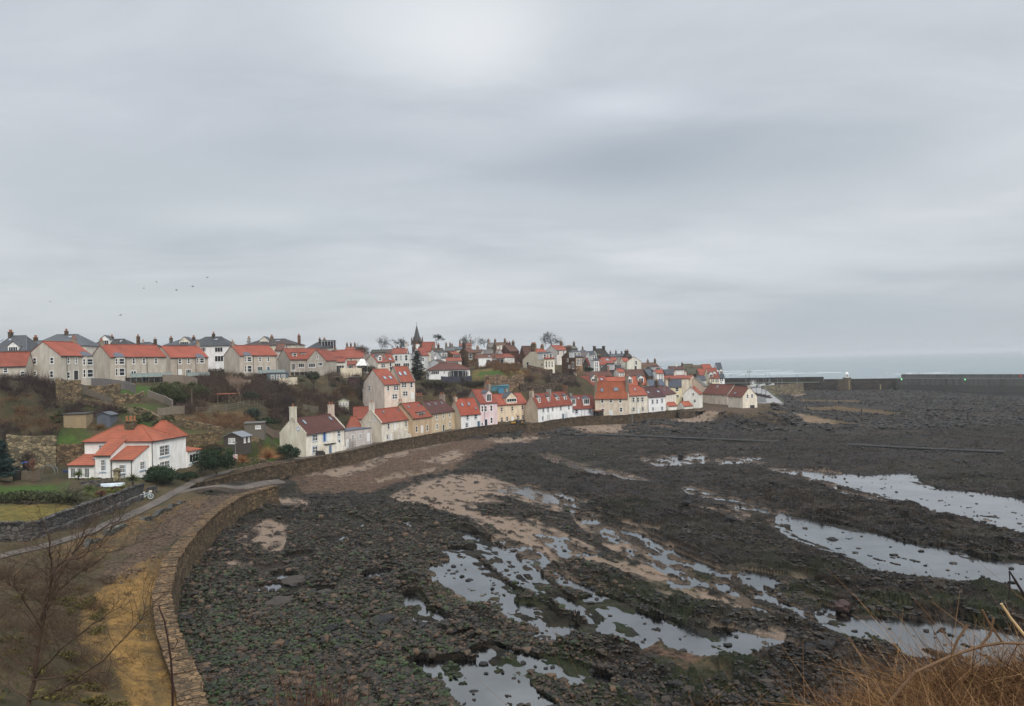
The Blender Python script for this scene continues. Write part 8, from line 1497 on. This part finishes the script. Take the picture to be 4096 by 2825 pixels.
# foreground bare tree
def fore_tree():
    D_=17.0; P=lambda x,y,dz=0: PD(x,y,D_+dz)
    base=P(110,2900); root=empty('bare_tree',base); tag(root,'nearest bare tree with thin arching branches at the bottom left','tree'); o=base; tr=MB(); br=MB(); rs=random.Random(5)
    def pth(m_,pts,r0,r1,n=6):
        q_=[P(x,y,dz)-o for x,y,dz in pts]; res=[q_[0]]
        for a,b_ in zip(q_[:-1],q_[1:]):
            for i in range(3): res.append(a.lerp(b_,(i+1)/3)+Vector((rs.gauss(0,.025),rs.gauss(0,.015),rs.gauss(0,.015))))
        rr=[r0+(r1-r0)*i/(len(res)-1) for i in range(len(res))]; m_.path(res,rr,n); return res,rr
    T,_=pth(tr,[(110,2950,0),(135,2720,.1),(165,2520,.1),(195,2389,0),(200,2290,-.1)],.055,.028,8)
    main=[[(195,2389,0),(250,2290,.3),(289,2216,.5),(340,2130,.6),(379,2063,.8)],[(135,2720,.1),(240,2600,-.6),(360,2500,-1.0),(480,2430,-1.4)],[(170,2480,.1),(226,2363,.4),(330,2290,.5),(437,2216,.8),(579,2158,1.2)],[(200,2290,0),(202,2200,0),(192,2120,-.1)],[(195,2389,0),(184,2289,.2),(90,2250,.6),(26,2210,.9)],[(200,2290,0),(240,2250,-.4),(310,2235,-.6),(390,2190,-.9),(470,2090,-1.2)],
      [(289,2216,.5),(350,2150,.3),(415,2110,.2),(500,2080,0)],[(165,2520,.1),(90,2450,.4),(0,2400,.9)],[(165,2520,.1),(100,2400,-.3),(60,2340,-.5),(10,2330,-.8)],[(135,2720,.1),(60,2640,.5),(-40,2560,.9)],[(150,2600,.1),(260,2540,.6),(330,2560,.9)],[(120,2800,0),(260,2750,-.8),(420,2640,-1.5),(560,2480,-2.0),(600,2420,-2.2)],[(120,2800,0),(40,2740,.6),(-30,2660,1.0)],[(135,2720,0),(330,2700,-.5),(430,2690,-.8)]]
    def tw(p,d,L_,r,k):
        pts=[p]; 
        for i in range(3): d=(d+Vector((rs.gauss(0,.2),rs.gauss(0,.2),rs.gauss(0,.15)+.05))).normalized(); pts.append(pts[-1]+d*L_/3)
        br.path(pts,[r,r*.8,r*.6,r*.4],4 if k<1 else 3)
        if k<2:
            for j in range(rs.randint(2,4)): tw(pts[rs.randint(1,3)],(d+Vector((rs.gauss(0,.7),rs.gauss(0,.7),rs.gauss(0,.6)))).normalized(),L_*rs.uniform(.45,.75),r*.6,k+1)
    for m_ in main:
        res,rr=pth(br,m_,.022,.005,5)
        for i in range(2,len(res)):
            for _k in range(rs.randint(1,3)): d=(res[i]-res[i-1]).normalized(); tw(res[i],(d+Vector((rs.gauss(0,.7),rs.gauss(0,.7),rs.gauss(0,.6)+.15))).normalized(),rs.uniform(.3,.9),max(.006,rr[i]*.5),0)
    for i in range(3,len(T)):
        for j in range(5): tw(T[i],Vector((rs.gauss(0,1),rs.gauss(0,1),rs.gauss(0,.5)+.3)).normalized(),rs.uniform(.5,1.3),.010,0)
    m_=plain('near_bark',(78,62,50),.85,0.0,.3,8.0); tr.build('trunk',m_,root); br.build('crown',m_,root)
fore_tree()
def stalk(label,pts,D_,r0,r1,col,side=()):
    P=[PD(x,y,D_) for x,y in pts]; q=MB(); q.path(P,[r0+(r1-r0)*i/(len(P)-1) for i in range(len(P))],6)
    for s_ in side: Q=[PD(x,y,D_) for x,y in s_]; q.path(Q,[r1*.9]*len(Q),4)
    tag(q.build('stalk',plain('stalk_bark',col,.8,0.0,.2,30.0)),label,'plant')
stalk('dark upright bramble stem in front of the lower sea wall',[(692,3050),(690,2737),(684,2640),(672,2560),(657,2480),(640,2440),(636,2420)],3.0,.0050,.0022,(52,34,30),[((690,2600),(702,2585),(712,2560)),((657,2500),(668,2480)),((684,2640),(704,2625))])
# near bank bottom right
ux=np.linspace(-2.2,6.5,180); vy=np.linspace(-3,9,150); Uu,Vv,qq=grid(ux,vy)
def bank(x,y):
    x=np.asarray(x,float); y=np.asarray(y,float); u=x/np.maximum(y,1.2)
    crest=np.interp(u,[-.6,.0,.2,.30,.374,.464,.543,.61,.9],[-.66,-.56,-.52,-.485,-.447,-.42,-.392,-.384,-.375])
    yc=3.6; zc=24+crest*yc; z=np.where(y<yc,zc-.035*(yc-y)+.02, zc-(y-yc)*.9-.0*(y)); z=np.where(y<1.6,zc-.09*(1.6-y)-.07,z)
    return z-.20+(fbm(x*2,y*2,3,5)-.5)*.14
Zb=bank(Uu,Vv); me=npmesh('foreground_bank',np.stack([Uu.ravel(),Vv.ravel(),Zb.ravel()],1),qq,bpy.data.materials['hillside_ground'],None,True); tag(link('foreground_bank',me),'near grassy bank edge under the viewpoint','ground',kind='structure')
def blades(n,xr,yr,h,w,mat,name,label,dens=None,droop=.5,bend=.7,lay=.9):
    u=NR.uniform(xr[0],xr[1],n); y=NR.uniform(yr[0],yr[1],n); x=u*y; 
    if dens is not None: k=NR.rand(n)<dens(u); x=x[k];y=y[k];u=u[k]
    n=len(x); z=bank(x,y); clump=fbm(x*1.6,y*1.6,2,8); D=NR.randn(n,3)*[lay,lay,.3]+[0,0,.9]; V,F_=ribbons(np.stack([x,y,z],1),D,h*NR.uniform(.4,1.3,n)*(.6+clump*.9),w*NR.uniform(.6,1.4,n),bend,5,NR,droop); tag(link(name,npmesh(name,V,F_,mat)),label,'grass',kind='stuff')
DRY=leafm('dead_grass_near',(72,50,36),(110,80,54),(160,126,88)); dr=lambda u: np.interp(u,[.28,.33,.42,.5,1],[.0,.2,.9,1,1])
blades(42000,(.28,.84),(2.6,4.0),.125,.0022,DRY,'dead_grass','thick tangle of dead rust-coloured grass at the bottom right',dr,.6,1.2,2.0)
blades(60,(.40,.80),(2.8,3.9),.2,.0026,leafm('pale_straw',(150,118,80),(184,150,106),(206,176,132)),'dead_grass','long pale straw stems arching out of the bottom right bank',dr,.35,.5)
blades(1300,(.22,.31),(3.2,3.8),.26,.0022,DRY,'dead_grass','small dead grass tuft at the bottom edge right of centre',lambda u: np.exp(-((u-.265)/.02)**2),.4,.6)
blades(800,(.03,.20),(3.3,3.9),.36,.0020,DRY,'dead_grass','wispy dead grass along the bottom centre',lambda u: .25+.9*np.exp(-((u-.135)/.04)**2),.3,.6)
u=NR.uniform(-.36,-.19,900); k=NR.rand(900)<np.exp(-((u+.27)/.05)**2); u=u[k]; y=NR.uniform(5.5,7.5,len(u)); P_=np.stack([u*y,y,24-.50*y+NR.uniform(-.25,.1,len(u))],1); V,F_=ribbons(P_,NR.randn(len(u),3)*[.12,.12,.1]+[0,0,1],NR.uniform(.25,.75,len(u)),np.full(len(u),.0045),.12,4,NR,.05); tag(link('dead_stems',npmesh('dead_stems',V,F_,leafm('red_stems',(64,46,38),(86,62,48),(116,86,66)))),'upright reddish dead stems at the bottom left of centre','grass',kind='stuff')
stalk('thick brown branch arching over the bottom right grass',[(3480,2900),(3660,2690),(3804,2625),(3920,2585),(4010,2572),(4096,2575),(4220,2590)],3.3,.0075,.006,(104,80,58),[((3804,2625),(3830,2560),(3870,2500)),((3920,2585),(3960,2540),(3975,2470)),((4010,2572),(3950,2480),(3930,2440))])
stalk('dark leaning twig with drooping tip at the right edge',[(4130,2430),(4096,2380),(4060,2320),(4037,2284)],3.3,.008,.003,(44,38,38),[((4037,2284),(4040,2330),(4034,2400))])
stalk('pale broken reed leaning at the right edge',[(4200,2660),(4096,2540),(4040,2470),(4005,2415)],3.2,.007,.005,(196,166,124))
HZD=.00016
# ---------------------------------------------------------------- world & light
W=bpy.data.worlds.new('World'); S.world=W; W.use_nodes=True; nt=W.node_tree; bg=nt.nodes['Background']
skn=N(nt,'ShaderNodeTexSky'); skn.sky_type='NISHITA'; skn.sun_disc=False; SE=math.radians(42); SA=math.radians(150)
skn.sun_elevation=SE; skn.sun_rotation=SA; skn.dust_density=4; skn.air_density=1.2
g=N(nt,'ShaderNodeTexCoord').outputs['Generated']; sx=N(nt,'ShaderNodeSeparateXYZ'); L(nt,g,sx.inputs[0])
def M(op,a,b_=None,c_=None,cl=False):
    n=N(nt,'ShaderNodeMath',operation=op); n.use_clamp=cl
    for i,v in enumerate((a,b_,c_)):
        if v is None: continue
        if isinstance(v,(int,float)): n.inputs[i].default_value=v
        else: L(nt,v,n.inputs[i])
    return n.outputs[0]
zc=M('MAXIMUM',sx.outputs[2],0.0); den=M('ADD',zc,.11); cx=M('DIVIDE',sx.outputs[0],den); cy=M('DIVIDE',sx.outputs[1],den)
cb=N(nt,'ShaderNodeCombineXYZ'); L(nt,cx,cb.inputs[0]); L(nt,cy,cb.inputs[1])
n1=noise(nt,mapping(nt,cb.outputs[0],(.34,.50,1),(0,0,math.radians(22))),1,5,.5,.5); n2=noise(nt,mapping(nt,cb.outputs[0],(1.0,1.7,1),(0,0,math.radians(10))),1,9,.6,.5)
f=M('MULTIPLY_ADD',n1.outputs[0],.66,M('MULTIPLY',n2.outputs[0],.34))
r=N(nt,'ShaderNodeValToRGB'); L(nt,f,r.inputs[0]); e=r.color_ramp.elements; e[0].position=.35; e[0].color=(*s2l((160,166,173)),1); e[1].position=.67; e[1].color=(*s2l((202,204,208)),1); k=e.new(.5); k.color=(*s2l((182,186,191)),1)
col=r.outputs[0]
# bright thin patches and darker banks by direction
def spot(col,px,py,wx,wy,c,amt):
    d=ray(px,py).normalized(); az=math.atan2(d.x,d.y); el=math.asin(d.z)
    A_=M('ARCTAN2',sx.outputs[0],sx.outputs[1]); E_=M('ARCSINE',sx.outputs[2])
    wob=M('MULTIPLY',M('SUBTRACT',n2.outputs[0],.5),.9)
    da=M('DIVIDE',M('SUBTRACT',A_,az),wx); de=M('ADD',M('DIVIDE',M('SUBTRACT',E_,el),wy),wob)
    s_=M('ADD',M('MULTIPLY',da,da),M('MULTIPLY',de,de)); w_=M('MULTIPLY',M('POWER',2.718,M('MULTIPLY',s_,-1)),amt)
    return mixc(nt,w_,col,s2l(c))
col=spot(col,1850,120,.13,.07,(214,216,218),.8); col=spot(col,1500,20,.18,.06,(206,210,212),.5)
col=spot(col,2450,430,.10,.022,(206,208,214),.6); col=spot(col,2500,640,.20,.05,(146,154,163),.85); col=spot(col,3300,620,.18,.05,(154,162,169),.6)
col=spot(col,900,600,.26,.08,(158,164,171),.55); col=spot(col,950,870,.14,.02,(196,202,204),.5); col=spot(col,1900,1110,.16,.016,(200,202,206),.5); col=spot(col,3300,1050,.3,.04,(184,192,200),.4)
col=spot(col,300,750,.2,.05,(164,170,174),.5); col=spot(col,3500,1280,.30,.045,(158,168,178),.75); col=spot(col,700,1250,.3,.04,(178,184,186),.6)
hz=M('MULTIPLY',M('SUBTRACT',1,M('MULTIPLY',zc,14),cl=True),.8)
col=mixc(nt,hz,col,s2l((168,175,181)))
up=M('SMOOTH_MIN',1,1,0); ug=N(nt,'ShaderNodeMapRange'); ug.interpolation_type='SMOOTHSTEP'; L(nt,sx.outputs[2],ug.inputs[0]); ug.inputs[1].default_value=.46; ug.inputs[2].default_value=.95; ug.inputs[3].default_value=1.0; ug.inputs[4].default_value=3.3
col=mixc(nt,.014,col,skn.outputs[0])
vm=N(nt,'ShaderNodeVectorMath',operation='SCALE'); L(nt,col,vm.inputs[0]); L(nt,M('MULTIPLY',ug.outputs[0],10.6),vm.inputs['Scale'])
L(nt,vm.outputs[0],bg.inputs['Color']); bg.inputs['Strength'].default_value=.1
sl=bpy.data.lights.new('sun','SUN'); sl.energy=1.5; sl.angle=math.radians(25); sl.color=(1,.96,.90); so=bpy.data.objects.new('sun',sl); COL.objects.link(so)
so.rotation_euler=(math.pi/2-SE,0,math.pi-SA)
S.view_settings.view_transform='Standard'; S.view_settings.look='None'; S.view_settings.exposure=.2; S.view_settings.gamma=1
S.render.engine='CYCLES'; S.render.resolution_x=1024; S.render.resolution_y=706
hm=bpy.data.materials.new('haze_air'); hm.use_nodes=True; hn=hm.node_tree; hn.nodes.clear(); ho=hn.nodes.new('ShaderNodeOutputMaterial'); pv=hn.nodes.new('ShaderNodeVolumePrincipled'); pv.inputs['Color'].default_value=(.92,.95,.98,1); pv.inputs['Density'].default_value=HZD; pv.inputs['Anisotropy'].default_value=.2; hn.links.new(pv.outputs[0],ho.inputs['Volume'])
q=MB(); q.box(-61000,61000,-2500,61000,-4,54); hb=q.build('haze',hm); tag(hb,'thin grey sea haze over the whole bay','haze',kind='stuff')
dup=[k for k,v in LABELS.items() if len(v)>1]; print('DUPLABELS',dup)
